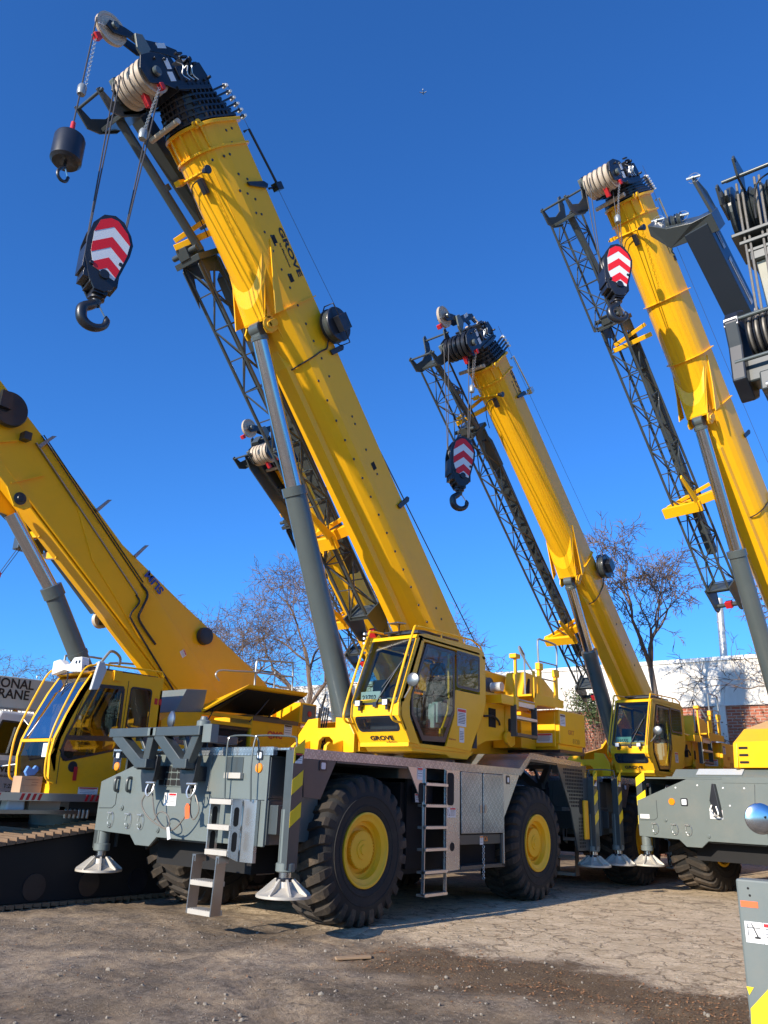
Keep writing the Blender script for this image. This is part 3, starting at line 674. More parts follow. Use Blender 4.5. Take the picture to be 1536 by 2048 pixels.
def carrier(R, detail, front='hooks', stripes=True):
    # ---- frame and front
    fr = MB(); fr.box(.9, 9.3, 1.25, 2.33, .95, 1.75); fr.box(1.6, 3.4, 1.0, 2.6, 1.1, 1.9); fr.box(6.2, 8.6, 1.0, 2.6, 1.1, 1.9); fr.box(3.4, 6.6, .25, W-.25, 1.85, 2.02); fr.build('chassis', 'dgrey', R, .01)
    ax = MB()
    for xx in (2.48, 7.27): ax.rod((xx, .7, .92), (xx, W-.7, .92), .17, n=16); ax.lathe([(0, -.3), (.2, -.26), (.32, 0), (.2, .26), (0, .3)], (xx, YC, .92), 'x', 20, close=False)
    ax.build('axle', 'dgrey', R)
    un = MB(); un.box(1.2, 9.0, .85, W-.85, .62, 1.1); un.box(3.6, 6.3, .35, W-.35, .55, 1.8); un.build('underbody', 'pit', R)
    # outrigger boxes
    for xx, nm in ((.86, 'f'), (9.42, 'r')):
        o = MB(); o.box(.86 if nm == 'f' else xx-.2, xx+.34 if nm == 'f' else xx+.12, .12, W-.12, 1.12, 1.45); o.build('outrigger_box', 'dgrey', R, .008)
    # front plate
    fp = MB(); plate = [(.27, .98), (.27, 2.08), (2.62, 2.08), (3.70, 1.66), (3.70, 1.0), (2.86, .98), (2.72, .86), (2.42, .86), (2.28, .98)] if front == 'flat' else [(.27, .98), (.27, 2.03), (2.48, 2.03), (3.70, 1.66), (3.70, 1.0), (2.86, .98), (2.72, .86), (2.42, .86), (2.28, .98)]
    fp.prism(plate, 'x', .80, .84); fb = fp.build('front_panel', 'grey', R, .006)
    e = MB(); e.box(.84, 1.75, .29, .34, 1.02, 2.02); e.box(.84, 1.6, 1.9, 3.5, 1.05, 1.62); e.box(.84, 1.75, .34, 1.9, 1.05, 2.0); e.build('front_housing', 'grey', R, .01)
    sd = MB(); sd.box(.83, 1.12, .262, .288, 1.52, 2.0); sd.box(.83, 1.16, .255, .285, 1.0, 1.50); sd.build('side_plate', 'dgrey', fb, .006)
    if front == 'hooks':
        g = MB(); g.box(.785, .80, 1.83, 2.36, 1.62, 1.90); gb = g.build('grille', 'grey', fb, .004)
        g = MB()
        for i in range(3):
            for j in range(4):
                a = 1.855 + j*.125; b = 1.635 + i*.088; g.prism(rrect(a, a+.108, b, b+.072, .015, 3), 'x', .779, .784)
        g.build('grille_opening', 'pit', gb)
        for y in (3.26, 2.98):
            MB().tube(smooth_path([(.80, y, 1.54), (.74, y, 1.56), (.74, y, 1.70), (.80, y, 1.72)], 4), .022).build('grab_handle', 'dgrey', fb)
        # recess with step at the near side of the front
        MB().box(.790, .80, .72, 1.04, 1.80, 2.0).build('step_recess', 'dgrey', fb, .004); MB().box(.74, .80, .70, 1.0, 1.74, 1.81).build('foot_step', 'alu', fb, .004)
        MB().tube(smooth_path([(.797, .72, 1.28), (.78, .66, 1.36), (.78, .66, 1.44), (.797, .70, 1.5)], 4), .006).build('loop_wire', 'zinc', fb)
    li = MB()
    for a, b, c, d in ((1.30, 1.02, 1.30, 2.0), (.34, 1.02, .34, 2.0)): pass
    se = MB(); se.tube([(.797, 3.66, 1.30), (.797, 3.35, 1.31), (.797, 3.28, 1.36), (.797, 3.28, 1.68)], .005); se.tube([(.797, 1.30, 2.0), (.797, 1.34, 1.6), (.797, 1.25, 1.5), (.797, .30, 1.50)], .005); se.build('panel_seam', 'dgrey', fb)
    for y, z in ((3.11, 1.32), (2.26, 1.07), (3.36, 1.08), (2.95, 1.09), (2.67, 1.10)):
        MB().lathe([(0, -.03), (.018, -.03), (.022, -.02), (.035, -.018), (.035, 0), (0, 0)], (.80, y, z), 'x', 14, close=False).build('pin_boss', 'grey', fb)
    for y in (3.36, 2.95, 2.67):
        t = MB(); t.tube([(.785, y-.04+.11*cos(q), 1.17+.09*sin(q)) if False else (.78, y-.03+.06*cos(q), 1.16+.10*sin(q)) for q in [k*PI/9 for k in range(18)]], .004, 5); t.beam((.775, y-.05, 1.24), (.775, y+.05, 1.25), .014, .014); t.build('keeper_pin', 'zinc', fb)
    for y in ((.43, 3.36) if front == 'hooks' else ()):
        MB().lathe([(0, -.02), (.055, -.015), (.06, 0), (0, 0)], (.797, y, 1.87), 'x', 24, close=False).build('marker_lamp', 'amber', fb)
        h = MB().prism(rrect(y-.055, y+.055, 1.965, 2.075, .02), 'x', .785, .80).build('head_lamp', 'black', fb); MB().prism(rrect(y-.036, y+.036, 1.985, 2.055, .014), 'x', .781, .785).build('light_lens', 'lens', h)
    decal(frame((.797, 2.20, 1.38), (0, -1, 0), (0, 0, 1)) @ Matrix.Translation((-.0, 0, 0)), .25, .16, fb, 'redr', 5, pic=True)
    # ---- decks of checker plate
    dk = MB(); dk.box(.86, 3.2, 0, W, 2.085, 2.11); dk.box(3.2, 6.57, 0, W, 2.085, 2.11)
    dk.prism([(6.57, 2.085), (6.57, 2.11), (6.97, 2.40), (9.05, 2.36), (9.05, 2.335), (6.98, 2.375)], 'y', 0, W)
    for y in (-.004, W):
        dk.prism([(.86, 2.0), (6.56, 2.02), (6.60, 2.02), (6.98, 2.31), (9.03, 2.27), (9.05, 2.36), (6.97, 2.42), (6.57, 2.13), (.86, 2.12)], 'y', y, y+.006)
    dk.box(.79, .86, .2, 1.9, 2.02, 2.12); dk.build('checker_deck', 'checker' if front == 'hooks' else 'grey', R)
    if front == 'hooks':
        MB().box(1.42, 1.44, 1.9, 3.45, 1.7, 2.11).build('checker_bulkhead', 'checker', R)
        la = MB().lathe([(0, -.02), (.055, -.015), (.06, 0), (0, 0)], (1.41, 3.2, 1.86), 'x', 24, close=False).build('marker_lamp', 'amber', R)
    # ---- side details near and far
    for side in (0, 1):
        Y = (lambda v: v) if side == 0 else (lambda v: W - v)
        def pr(mb, poly, a, b): a, b = sorted((Y(a), Y(b))); return mb.prism(poly, 'y', a, b)
        sn = -1 if side == 0 else 1
        f = pr(MB(), [(1.12, 2.0), (1.74, 2.0), (1.47, 1.53), (1.16, 1.55)], .0, .02).build('fender', 'dgrey', R, .004)
        h = pr(MB(), rrect(1.41, 1.55, 1.87, 1.99, .02), -.012, .0).build('side_lamp', 'black', f); pr(MB(), rrect(1.44, 1.52, 1.89, 1.97, .015), -.015, -.012).build('light_lens', 'lens', h)
        pr(MB(), [(1.08, .78), (1.11, .78), (1.13, 2.0), (1.10, 2.0)], -.01, .03).build('mud_flap_bracket', 'dgrey', f)
        # stainless side panel with cut-outs shown as dark recesses
        sp_ = MB(); pr(sp_, [(3.30, 2.01), (3.74, 2.01), (3.74, .86), (3.70, .83), (3.68, 1.50)], .0, .02); pr(sp_, [(4.25, 2.01), (4.67, 2.01), (4.67, .60), (4.25, .58)], .0, .02)
        pr(sp_, [(6.0, 2.02), (6.56, 2.02), (6.02, 1.33), (6.03, .60), (5.99, .60)], .0, .02); pr(sp_, [(4.67, 2.01), (6.0, 2.01), (6.0, 2.03), (4.67, 2.03)], 0, .02)
        sp = sp_.build('side_panel', 'stainless', R, .003)
        for nm, pl in (('slot', rrect(4.31, 4.50, 1.50, 1.97, .06)), ('slot', rrect(3.57, 3.69, 1.52, 1.80, .05))): pr(MB(), pl, -.003, -.001).build('hand_slot', 'pit', sp)
        MB().lathe([(0, -.004), (.06, -.004), (.062, 0), (0, 0)], (4.46, Y(-.001), .92), 'y', 20, close=False).build('round_opening', 'pit', sp)
        h = pr(MB(), rrect(6.10, 6.22, 1.86, 2.0, .03), -.008, .0).build('side_lamp', 'black', sp); pr(MB(), rrect(6.13, 6.19, 1.89, 1.97, .02), -.010, -.008).build('light_lens', 'lens', h)
        rc = MB(); pr(rc, [(3.70, .62), (4.27, .62), (4.27, 2.0), (3.70, 2.0)], .30, .34); pr(rc, [(4.70, .60), (6.0, .60), (6.0, 2.0), (4.70, 2.0)], .5, .52); rc.build('recess_back', 'pit', R)
        fdr = MB(); pr(fdr, [(4.69, 2.0), (5.31, 2.0), (5.31, 1.10), (4.71, 1.10)], -.012, .01); d1 = fdr.build('locker_door', 'checker', R, .004)
        fdr = MB(); pr(fdr, [(5.345, 2.0), (6.0, 2.0), (6.0, 1.10), (5.345, 1.10)], -.012, .01); d2 = fdr.build('locker_door', 'checker', R, .004)
        for dx, dd in ((5.26, d1), (5.40, d2)): pr(MB(), rrect(dx-.03, dx+.03, 1.40, 1.52, .012), -.02, -.012).build('latch', 'steel', dd)
        bx = MB(); pr(bx, [(4.70, .94), (6.0, .94), (6.0, 1.08), (4.70, 1.08)], .02, .06); pr(bx, [(4.70, .59), (6.03, .59), (6.03, .64), (4.70, .64)], -.0, .3); pr(bx, [(5.93, .6), (5.97, .6), (5.97, 1.08), (5.93, 1.08)], .0, .04); bx.build('battery_shelf', 'dgrey', R, .004)
        # side ladder
        ld = MB(); pr(ld, [(3.70, .30), (3.715, .30), (3.715, 2.0), (3.70, 2.0)], -.03, .02); pr(ld, [(4.255, .30), (4.27, .30), (4.27, 2.0), (4.255, 2.0)], -.03, .02); ldo = ld.build('side_ladder', 'stainless', R)
        for k in range(6):
            z = 1.80 - k*.296; st = MB(); pr(st, [(3.70, z-.035), (4.27, z-.035), (4.27, z), (3.70, z)], -.05, .10)
            for q in range(9): a, b = sorted((Y(-.055), Y(-.03))); st.box(3.73+q*.06, 3.75+q*.06, a, b, z, z+.008)
            st.build('ladder_step', 'zinc', ldo)
        rp = MB(); pr(rp, [(8.0, 2.30), (9.30, 2.30), (9.30, .75), (8.80, .75), (8.54, 1.47)], .0, .03); rpo = rp.build('radiator_panel', 'dgrey', R, .004)
        hl = MB()
        for i in range(12):
            for j in range(11):
                x = 8.30 + i*.07 + (.0 if i % 2 else .0); z = 2.20 - j*.065
                if x > 8.15 + (2.30-z)*.42 + .06 and x < 9.15: pr(hl, [(x-.022, z-.02), (x+.022, z-.02), (x+.022, z+.02), (x-.022, z+.02)], -.003, -.001)
        for i in range(4):
            for j in range(9): x = 8.88 + i*.07; z = 1.32 - j*.062; pr(hl, [(x-.02, z-.02), (x+.02, z-.02), (x+.02, z+.02), (x-.02, z+.02)], -.003, -.001)
        hl.build('vent_holes', 'pit', rpo)
        pr(MB(), rrect(8.90, 9.05, 1.40, 1.68, .07), -.004, -.001).build('oval_opening', 'pit', rpo)
        pr(MB(), [(9.04, .95), (9.22, .95), (9.22, 1.66), (9.04, 1.66)], -.05, .0).build('air_intake', 'yellow2' if side == 0 else 'dgrey', rpo, .02)
        pr(MB(), [(1.75, 2.0), (3.28, 2.0), (3.28, 1.98), (1.75, 1.98)], 0, .9).build('wheel_arch', 'dgrey', R)
        pr(MB(), [(6.60, 2.03), (6.98, 2.30), (8.0, 2.28), (8.0, 2.26), (6.98, 2.27), (6.60, 2.0)], 0, .9).build('wheel_arch', 'dgrey', R)
        if side == 0 and detail:
            decal(frame((3.53, -.002, 1.84), (1, 0, 0), (0, 0, 1)), .13, .17, sp, 'redr', 3); decal(frame((4.30, -.002, 1.33), (1, 0, 0), (0, 0, 1)), .25, .14, sp, 'redr', 5, pic=True)
            decal(frame((5.28, .018, .93), (1, 0, 0), (0, 0, 1)), .1, .13, sp, 'amber', 4)
            t = MB()
            for k in range(11): t.tube(arc((5.34, -.01, .90-k*.045), .02, 0, 360, 8, 'y' if k % 2 else 'x'), .005, 5)
            t.build('pin_chain', 'zinc', R)
            tk = MB(); tk.box(3.8, 4.2, .18, .3, 1.52, 1.78); tk.build('operator_panel', 'black', R, .02); decal(frame((3.74, .176, 1.53), (1, 0, 0), (0, .1, 1)), .2, .12, R, 'redr', 3)
            text('C6', .10, frame((5.40, .018, .98), (1, 0, 0), (0, 0, 1)), 'inkora', R, .02)
    for xx in (2.48, 7.27):
        for yy, sd_ in ((.41, -1), (W-.41, 1)): wheel(R, xx, yy, sd_, 0)
    for xx, fr_ in ((.88, True), (9.42, False)):
        jack(R, xx, -.03, .46, 2.08, stripe=stripes, sn=-1, front=fr_); jack(R, xx, W+.03, .46, 1.66 if front != 'flat' else 2.06, stripe='x' if front == 'flat' else False, sn=1, front=fr_)
    if front == 'hooks':
        # jib stowage brackets and tow lugs
        for (y0, yv, ln) in ((3.06, 2.32, 1), (2.13, 1.50, 1)):
            b = MB(); b.box(.40, .56, y0-.98, y0+.02, 2.24, 2.36); b.beam((.48, y0-.10, 2.28), (.50, yv+.02, 1.88), .15, .15, (1, 0, 0)); b.beam((.50, y0-.88, 2.28), (.52, yv-.04, 1.88), .13, .12, (1, 0, 0)); b.beam((.56, y0-.52, 2.26), (.60, yv-.02, 1.9), .05, .08, (1, 0, 0))
            b.box(.56, 1.5, y0-.5, y0-.38, 2.20, 2.30); b.box(.42, .60, yv-.13, yv+.13, 1.84, 1.96); b.build('jib_stowage_bracket', 'dgrey', R, .01); MB().box(.392, .40, y0-.98 if y0 > 3 else y0-.10, y0-.86 if y0 > 3 else y0+.02, 2.25, 2.35).build('bracket_end_plate', 'grey', R, .003)
            b = MB(); b.prism([(yv-.17, 2.0), (yv+.17, 2.0), (yv+.15, 1.74), (yv+.08, 1.54), (yv-.07, 1.54), (yv-.14, 1.74)], 'x', .57, .64); b.box(.6, .8, yv-.1, yv+.1, 1.7, 1.88); b.lathe([(0, -.005), (.04, -.005), (.04, 0), (0, 0)], (.58, yv, 1.78), 'x', 16, close=False); b.build('tow_lug', 'black', R, .006)
        b = MB(); b.lathe([(0, .12), (.04, .12), (.05, .08), (.09, .06), (.09, 0), (0, 0)], (.5, 1.2, 2.36), 'z', 14, close=False); b.box(.44, .56, .97, 1.13, 2.16, 2.38); b.build('bracket_pin', 'grey', R)
        mi = MB(frame((.62, 2.02, 2.47), (0, -1, 0), (0, 0, 1)) @ Matrix.Rotation(rad(-20), 4, 'Y')); mi.lathe([(0, .045), (.07, .035), (.12, .01), (.125, -.01), (0, -.012)], (0, 0, 0), 'z', 28, close=False); mi.build('hood_mirror', 'steel', R); MB().rod((.66, 2.0, 2.3), (.64, 2.02, 2.46), .012).build('mirror_stalk', 'zinc', R)
        hr = MB()
        hr.tube(smooth_path([(.72, .92, 1.50), (.70, .93, 1.9), (.70, .93, 2.18), (.72, .88, 2.25), (.74, .55, 2.25), (.76, .45, 2.2), (.78, .44, 2.02)], 5), .011)
        hr.tube(smooth_path([(.70, .43, 1.48), (.68, .45, 1.9), (.70, .44, 2.2), (.74, .38, 2.25), (.95, .05, 2.25), (.98, -.0, 2.2), (.98, 0, 2.08)], 5), .011)
        hr.build('hand_rail', 'mgrey', R)
        # folding front ladder
        lo = MB()
        for yy in (.99, .60): lo.prism([(.56, 1.50), (.72, 1.50), (.72, .80), (.56, .86)], 'y', yy-.008, yy+.008)
        lo.prism([(.74, 1.50), (.79, 1.50), (.79, .8), (.74, .8)], 'y', .36, .61); L1 = lo.build('front_ladder', 'stainless', R)
        for yy in (.99, .60):
            for zz in (1.30, 1.02): MB().prism([(x, z) for x, z in rrect(.60, .68, zz-.11, zz+.11, .038)], 'y', yy-.010, yy+.010).build('ladder_slot', 'pit', L1)
        for z, ya, yb in ((1.47, .6, .99), (1.18, .6, .99), (.90, .6, .99)):
            MB().box(.54, .70, ya, yb, z-.035, z+.025).build('ladder_step', 'alu', L1, .004)
        lo = MB()
        for yy in (1.12, .70): lo.beam((.56, yy, .84), (.54, yy, .22), .016, .15, (1, 0, 0))
        for yy in (1.12, .70): lo.box(.50, .66, yy-.03, yy+.03, .78, .86)
        L2 = lo.build('folding_ladder_section', 'steel', R)
        for z in (.56, .25):
            st = MB(); st.box(.47, .66, .71, 1.11, z-.035, z+.02)
            for q in range(9): st.box(.48, .66, .73+q*.042, .745+q*.042, z+.02, z+.028)
            st.build('ladder_step', 'alu', L2, .003)
    else:
        fz = MB(); fz.box(.9, 2.2, .4, 3.1, 2.11, 2.13); fz.prism([(.95, 2.12), (1.15, 2.28), (2.4, 2.28), (2.5, 2.12)], 'y', .5, 3.0); hood = fz.build('front_hood', 'grey', R, .01); MB().prism([(.99, 2.165), (1.13, 2.275), (1.12, 2.285), (.98, 2.175)], 'y', 1.6, 2.5).build('hood_panel', 'plastic', hood)
        for y in (2.85, 2.55): pass
        MB().lathe([(0, -.02), (.062, -.015), (.066, 0), (0, 0)], (.797, 2.95, 1.66), 'x', 24, close=False).build('marker_lamp', 'amber', fb)
        h = MB().prism(rrect(2.62, 2.76, 1.59, 1.73, .02), 'x', .785, .80).build('head_lamp', 'black', fb); MB().prism(rrect(2.64, 2.74, 1.61, 1.71, .014), 'x', .781, .785).build('light_lens', 'lens', h)
        for y, z in ((2.85, 1.92), (2.4, 1.97), (1.9, 1.93), (1.5, 1.93), (1.8, 1.62)): MB().lathe([(0, -.01), (.014, -.01), (.018, 0), (0, 0)], (.80, y, z), 'x', 10, close=False).build('bolt_head', 'white', fb)
        MB().box(.793, .80, 3.45, 3.65, 1.33, 1.41).build('name_plate', 'decal', fb)
        for y in (2.05, .9):
            b = MB(); b.prism([(y-.02, 2.0), (y+.02, 2.0), (y+.09, 1.70), (y+.04, 1.50), (y-.10, 1.42), (y-.08, 1.6)], 'x', .70, .80); b.build('tow_lug', 'black', R, .006)
            s2 = MB(); s2.tube(smooth_path([(.68, y+.04, 1.62), (.66, y+.07, 1.52), (.66, y-.0, 1.44), (.66, y-.08, 1.46), (.68, y-.04, 1.6)], 4), .016); s2.build('tow_shackle', 'zinc', R)

def superstructure(R, detail, card, cardcol, cyl_base=(4.1, 2.5)):
    tt = MB(); tt.lathe([(0, 2.02), (1.0, 2.02), (1.0, 2.12), (1.08, 2.14), (1.08, 2.22), (.95, 2.26), (0, 2.26)], (5.3, YC, 0), 'z', 48, close=False); tt.build('slew_ring', 'dgrey', R)
    bx, bz = cyl_base
    # main frame: two side plates and floor
    fr = MB()
    for y in (1.18, 2.34): fr.prism([(3.62, 2.24), (3.60, 2.45), (3.78, 2.70), (4.6, 2.82), (5.6, 3.0), (7.0, 3.9), (7.3, 4.02), (8.75, 4.0), (9.1, 3.72), (9.15, 2.55), (7.2, 2.38), (5.6, 2.28)], 'y', y, y+.06)
    fr.box(4.5, 8.9, 1.24, 2.34, 2.3, 2.40); fr.box(7.2, 9.1, 1.24, 2.34, 2.5, 2.56)
    f = fr.build('slew_frame', 'yellow', R, .012)
    fp = MB(); fp.prism([(1.20, 2.22), (1.62, 2.22), (1.64, 2.40), (1.72, 2.46), (1.86, 2.46), (1.94, 2.40), (1.96, 2.22), (2.40, 2.22), (2.40, 2.50), (2.2, 2.74), (1.98, 2.76), (1.98, 2.6), (1.60, 2.6), (1.60, 2.76), (1.36, 2.74), (1.20, 2.5)], 'x', 3.50, 3.58); fp.build('front_plate', 'yellow', R, .01)
    lg = MB()
    for y in (1.45, 2.15): lg.prism([(3.10, 2.13), (3.55, 2.13), (3.55, 2.42), (3.36, 2.36), (3.28, 2.33), (3.20, 2.36), (3.12, 2.30)], 'y', y-.03, y+.03)
    lg.build('lifting_lug', 'yellow', R, .008)
    hs = MB()
    for k in range(5): hs.tube(smooth_path([(3.75, 1.98+.05*k, 2.95), (3.72, 2.0+.05*k, 2.6), (3.68, 1.96+.05*k, 2.38), (3.9, 2.0+.04*k, 2.30)], 5), .014, 6)
    hs.tube(smooth_path([(3.9, 2.2, 3.2), (3.84, 2.24, 2.9), (3.75, 2.2, 2.6), (3.8, 2.1, 2.4)], 5), .02, 6)
    hs.build('hydraulic_hose', 'hose', R)
    build_cab(R, detail, card, cardcol)
    # mid section behind the cab
    b = MB(); b.prism([(5.4, 2.36), (5.97, 2.55), (6.6, 2.62), (6.6, 3.22), (5.7, 3.2), (5.3, 3.0)], 'y', .30, .36); b.box(5.7, 6.6, .36, 1.2, 3.12, 3.2); b.build('valve_cover', 'yellow', R, .01)
    MB().box(6.05, 6.28, .288, .30, 2.80, 3.12).build('cover_opening', 'pit', R)
    hs = MB(); hs.tube(smooth_path([(5.85, .27, 2.96), (6.1, .24, 2.98), (6.3, .25, 2.92), (6.4, .28, 2.86)], 5), .018); hs.build('hydraulic_hose', 'hose', R)
    b = MB(); b.prism([(6.63, 3.22), (6.9, 3.22), (6.95, 2.56), (6.8, 2.50), (6.66, 2.56), (6.6, 2.9)], 'y', .28, .33); b.lathe([(0, -.06), (.10, -.06), (.11, -.04), (.11, 0), (0, 0)], (6.62, .28, 2.66), 'y', 24, close=False); b.build('cylinder_lug', 'yellow', R, .008)
    MB().prism(rrect(6.70, 6.80, 2.72, 3.0, .04), 'y', .272, .279).build('lug_slot', 'pit', R)
    b = MB(); b.lathe([(0, -.14), (.07, -.14), (.10, -.12), (.19, -.10), (.19, -.02), (.21, 0), (0, 0)], (7.42, 1.18, 3.68), 'y', 30, close=False); b.build('pivot_flange', 'black', R)
    b = MB(); b.rod((7.44, .82, 3.68), (7.44, 1.06, 3.68), .09, n=20); b.build('slew_motor', 'plastic', R)
    w_ = MB(); w_.rod((8.55, 1.25, 3.60), (8.55, 2.33, 3.60), .24, n=28); w_.rod((9.25, 1.2, 3.45), (9.25, 2.4, 3.45), .24, n=28)
    for y in (1.28, 1.3, 2.30): w_.lathe([(.1, -.02), (.36, -.02), (.36, .02), (.1, .02)], (9.25, y, 3.45), 'y', 32)
    w_.build('hoist_drum', 'rope', R)
    hb = MB(); hb.prism([(7.9, 3.45), (8.1, 4.05), (8.9, 4.0), (9.4, 3.75), (9.4, 3.45)], 'y', .66, 1.10); hb.box(5.9, 7.0, .4, 1.1, 3.26, 3.42); hb.build('hoist_housing', 'yellow', R, .02)
    MB().prism([(8.02, 3.50), (8.20, 3.92), (8.26, 3.92), (8.22, 3.50)], 'y', .645, .66).build('housing_slot', 'pit', R)
    # platform
    pf = MB(); pf.prism([(5.98, 3.18), (6.50, 3.18), (6.50, 3.34), (5.98, 3.34)], 'y', -.01, .02); pf.prism([(7.19, 3.21), (7.3, 3.28), (7.6, 3.30), (8.38, 3.33), (8.39, 3.48), (7.19, 3.50)], 'y', -.01, .02); pf.box(6.5, 7.18, 0, .75, 3.27, 3.30); pf.box(7.18, 8.38, .02, .75, 3.44, 3.48); pf.box(6.0, 6.03, 0, .75, 3.19, 3.34)
    pf.box(6.0, 8.3, .70, .74, 3.18, 3.34); pfo = pf.build('platform', 'yellow', R, .006)
    MB().box(6.51, 7.17, -.012, .5, 3.302, 3.32).build('platform_tread', 'alu', pfo); MB().box(6.51, 7.17, -.014, -.006, 3.19, 3.27).build('tread_edge', 'zinc', pfo)
    rl = MB()
    rl.tube(smooth_path([(7.44, .02, 3.5), (7.44, .02, 4.0), (7.42, .02, 4.45), (7.47, .02, 4.54), (7.6, .02, 4.55), (8.1, .02, 4.55), (8.20, .02, 4.50), (8.22, .02, 4.35), (8.14, .02, 3.5)], 5), .02)
    rl.tube(smooth_path([(7.38, .1, 3.88), (7.20, .2, 4.15), (7.13, .25, 4.30), (7.22, .3, 4.38), (7.9, .6, 4.40), (8.05, .65, 4.3), (8.05, .65, 3.6)], 5), .02)
    rl.rod((7.46, .02, 4.12), (8.2, .02, 4.14), .014); rl.rod((7.46, .02, 3.8), (8.2, .02, 3.82), .014)
    rl.build('guard_rail', 'rail', pfo)
    po = MB(); po.box(7.40, 7.50, -.01, .05, 3.48, 4.03); po.box(8.08, 8.17, -.01, .05, 3.48, 4.02); po.box(6.47, 6.52, 0, .04, 3.3, 3.75); po.box(7.37, 7.53, -.03, .06, 3.95, 4.08); po.box(8.05, 8.2, -.03, .06, 3.9, 4.04); po.box(7.18, 7.24, -.01, .03, 3.4, 3.9); po.box(6.44, 6.55, -.03, .0, 3.12, 3.34); po.build('rail_post', 'yellow', pfo, .006)
    lp = MB(); lp.box(6.60, 6.65, .05, .09, 3.3, 4.08); lp.build('beacon_mast', 'yellow2', R); MB().box(6.52, 6.70, .0, .14, 4.05, 4.13).build('beacon_base', 'yellow2', R, .01)
    ld = MB(); ld.prism([(6.40, 2.66), (6.43, 2.66), (6.43, 3.2), (6.40, 3.2)], 'y', -.05, .06); ld.prism([(7.16, 2.66), (7.19, 2.66), (7.19, 3.22), (7.16, 3.22)], 'y', -.05, .06); l1 = ld.build('access_ladder', 'dgrey', R)
    for z in (2.96, 2.67): MB().box(6.42, 7.17, -.06, .06, z, z+.05).build('ladder_step', 'zinc' if z > 2.8 else 'dgrey', l1, .003)
    # counterweight
    cw = MB(); cw.prism([(8.22, .02), (9.38, .02), (9.42, .3), (9.42, W-.3), (9.38, W-.02), (8.22, W-.02), (8.22, 2.42), (8.9, 2.42), (8.9, 1.16), (8.22, 1.16)], 'z', 2.66, 3.30); cw.prism([(8.25, .06), (9.3, .06), (9.35, W-.3), (8.25, W-.06)], 'z', 2.55, 2.66); cwo = cw.build('counterweight', 'yellow', R, .015)
    MB().box(8.26, 9.36, .04, W-.04, 2.50, 2.56).build('counterweight_base', 'black', cwo)
    cb = MB(); cb.box(7.62, 8.20, .52, 1.14, 2.55, 3.22); cb.box(8.19, 8.222, .10, 1.1, 2.60, 3.26); cb.build('tool_box', 'yellow', R, .012)
    for y in (.78,): MB().box(8.180, 8.19, .55, .562, 2.62, 3.2).build('box_seam', 'pit', R)
    decal(frame((8.188, .50, 2.68), (0, -1, 0), (0, 0, 1)), .34, .17, cwo, 'redr', 5); decal(frame((8.188, .90, 2.68), (0, -1, 0), (0, 0, 1)), .24, .15, cwo, 'redr', 4)
    decal(frame((8.26, .018, 3.0), (1, 0, 0), (0, 0, 1)), .22, .22, cwo, 'black', 5)
    text('GRT', .12, frame((8.58, .018, 2.86), (1, 0, 0), (0, 0, 1)), 'inkora', cwo, .03, sx=1.2); text('8120', .13, frame((8.78, .018, 2.70), (1, 0, 0), (0, 0, 1)), 'inkgold', cwo, .03, sx=1.2)

def lift_cylinder(R, pin, base, split, r1=.135, r2=.185):
    a = Vector((pin[0], YC, pin[1])); b = Vector((base[0], YC, base[1])); d = (b-a).normalized(); s = a + (b-a)*split
    MB().rod(a + d*.16, s + d*.2, r1, n=36).build('cylinder_rod', 'chrome', R)
    h = MB(); h.lathe([(0, -.11), (.12, -.11), (.12, .11), (0, .11)], tuple(a), 'y', 24, close=False); h.beam(a, a + d*.2, .18, .20, (0, 1, 0)); h.rod(a+d*.12, a+d*.2, r1+.012, n=30); h.build('rod_eye', 'mgrey', R, .01)
    br = MB(); br.rod(s, b - d*.12, r2, r2+.01, n=40); br.rod(s - d*.02, s + d*.13, r2+.022, n=40); br.rod(b - d*.5, b - d*.46, r2+.02, n=40); br.lathe([(0, -.13), (.19, -.13), (.19, .13), (0, .13)], tuple(b), 'y', 28, close=False); br.build('cylinder_barrel', 'mgrey', R)
    return d

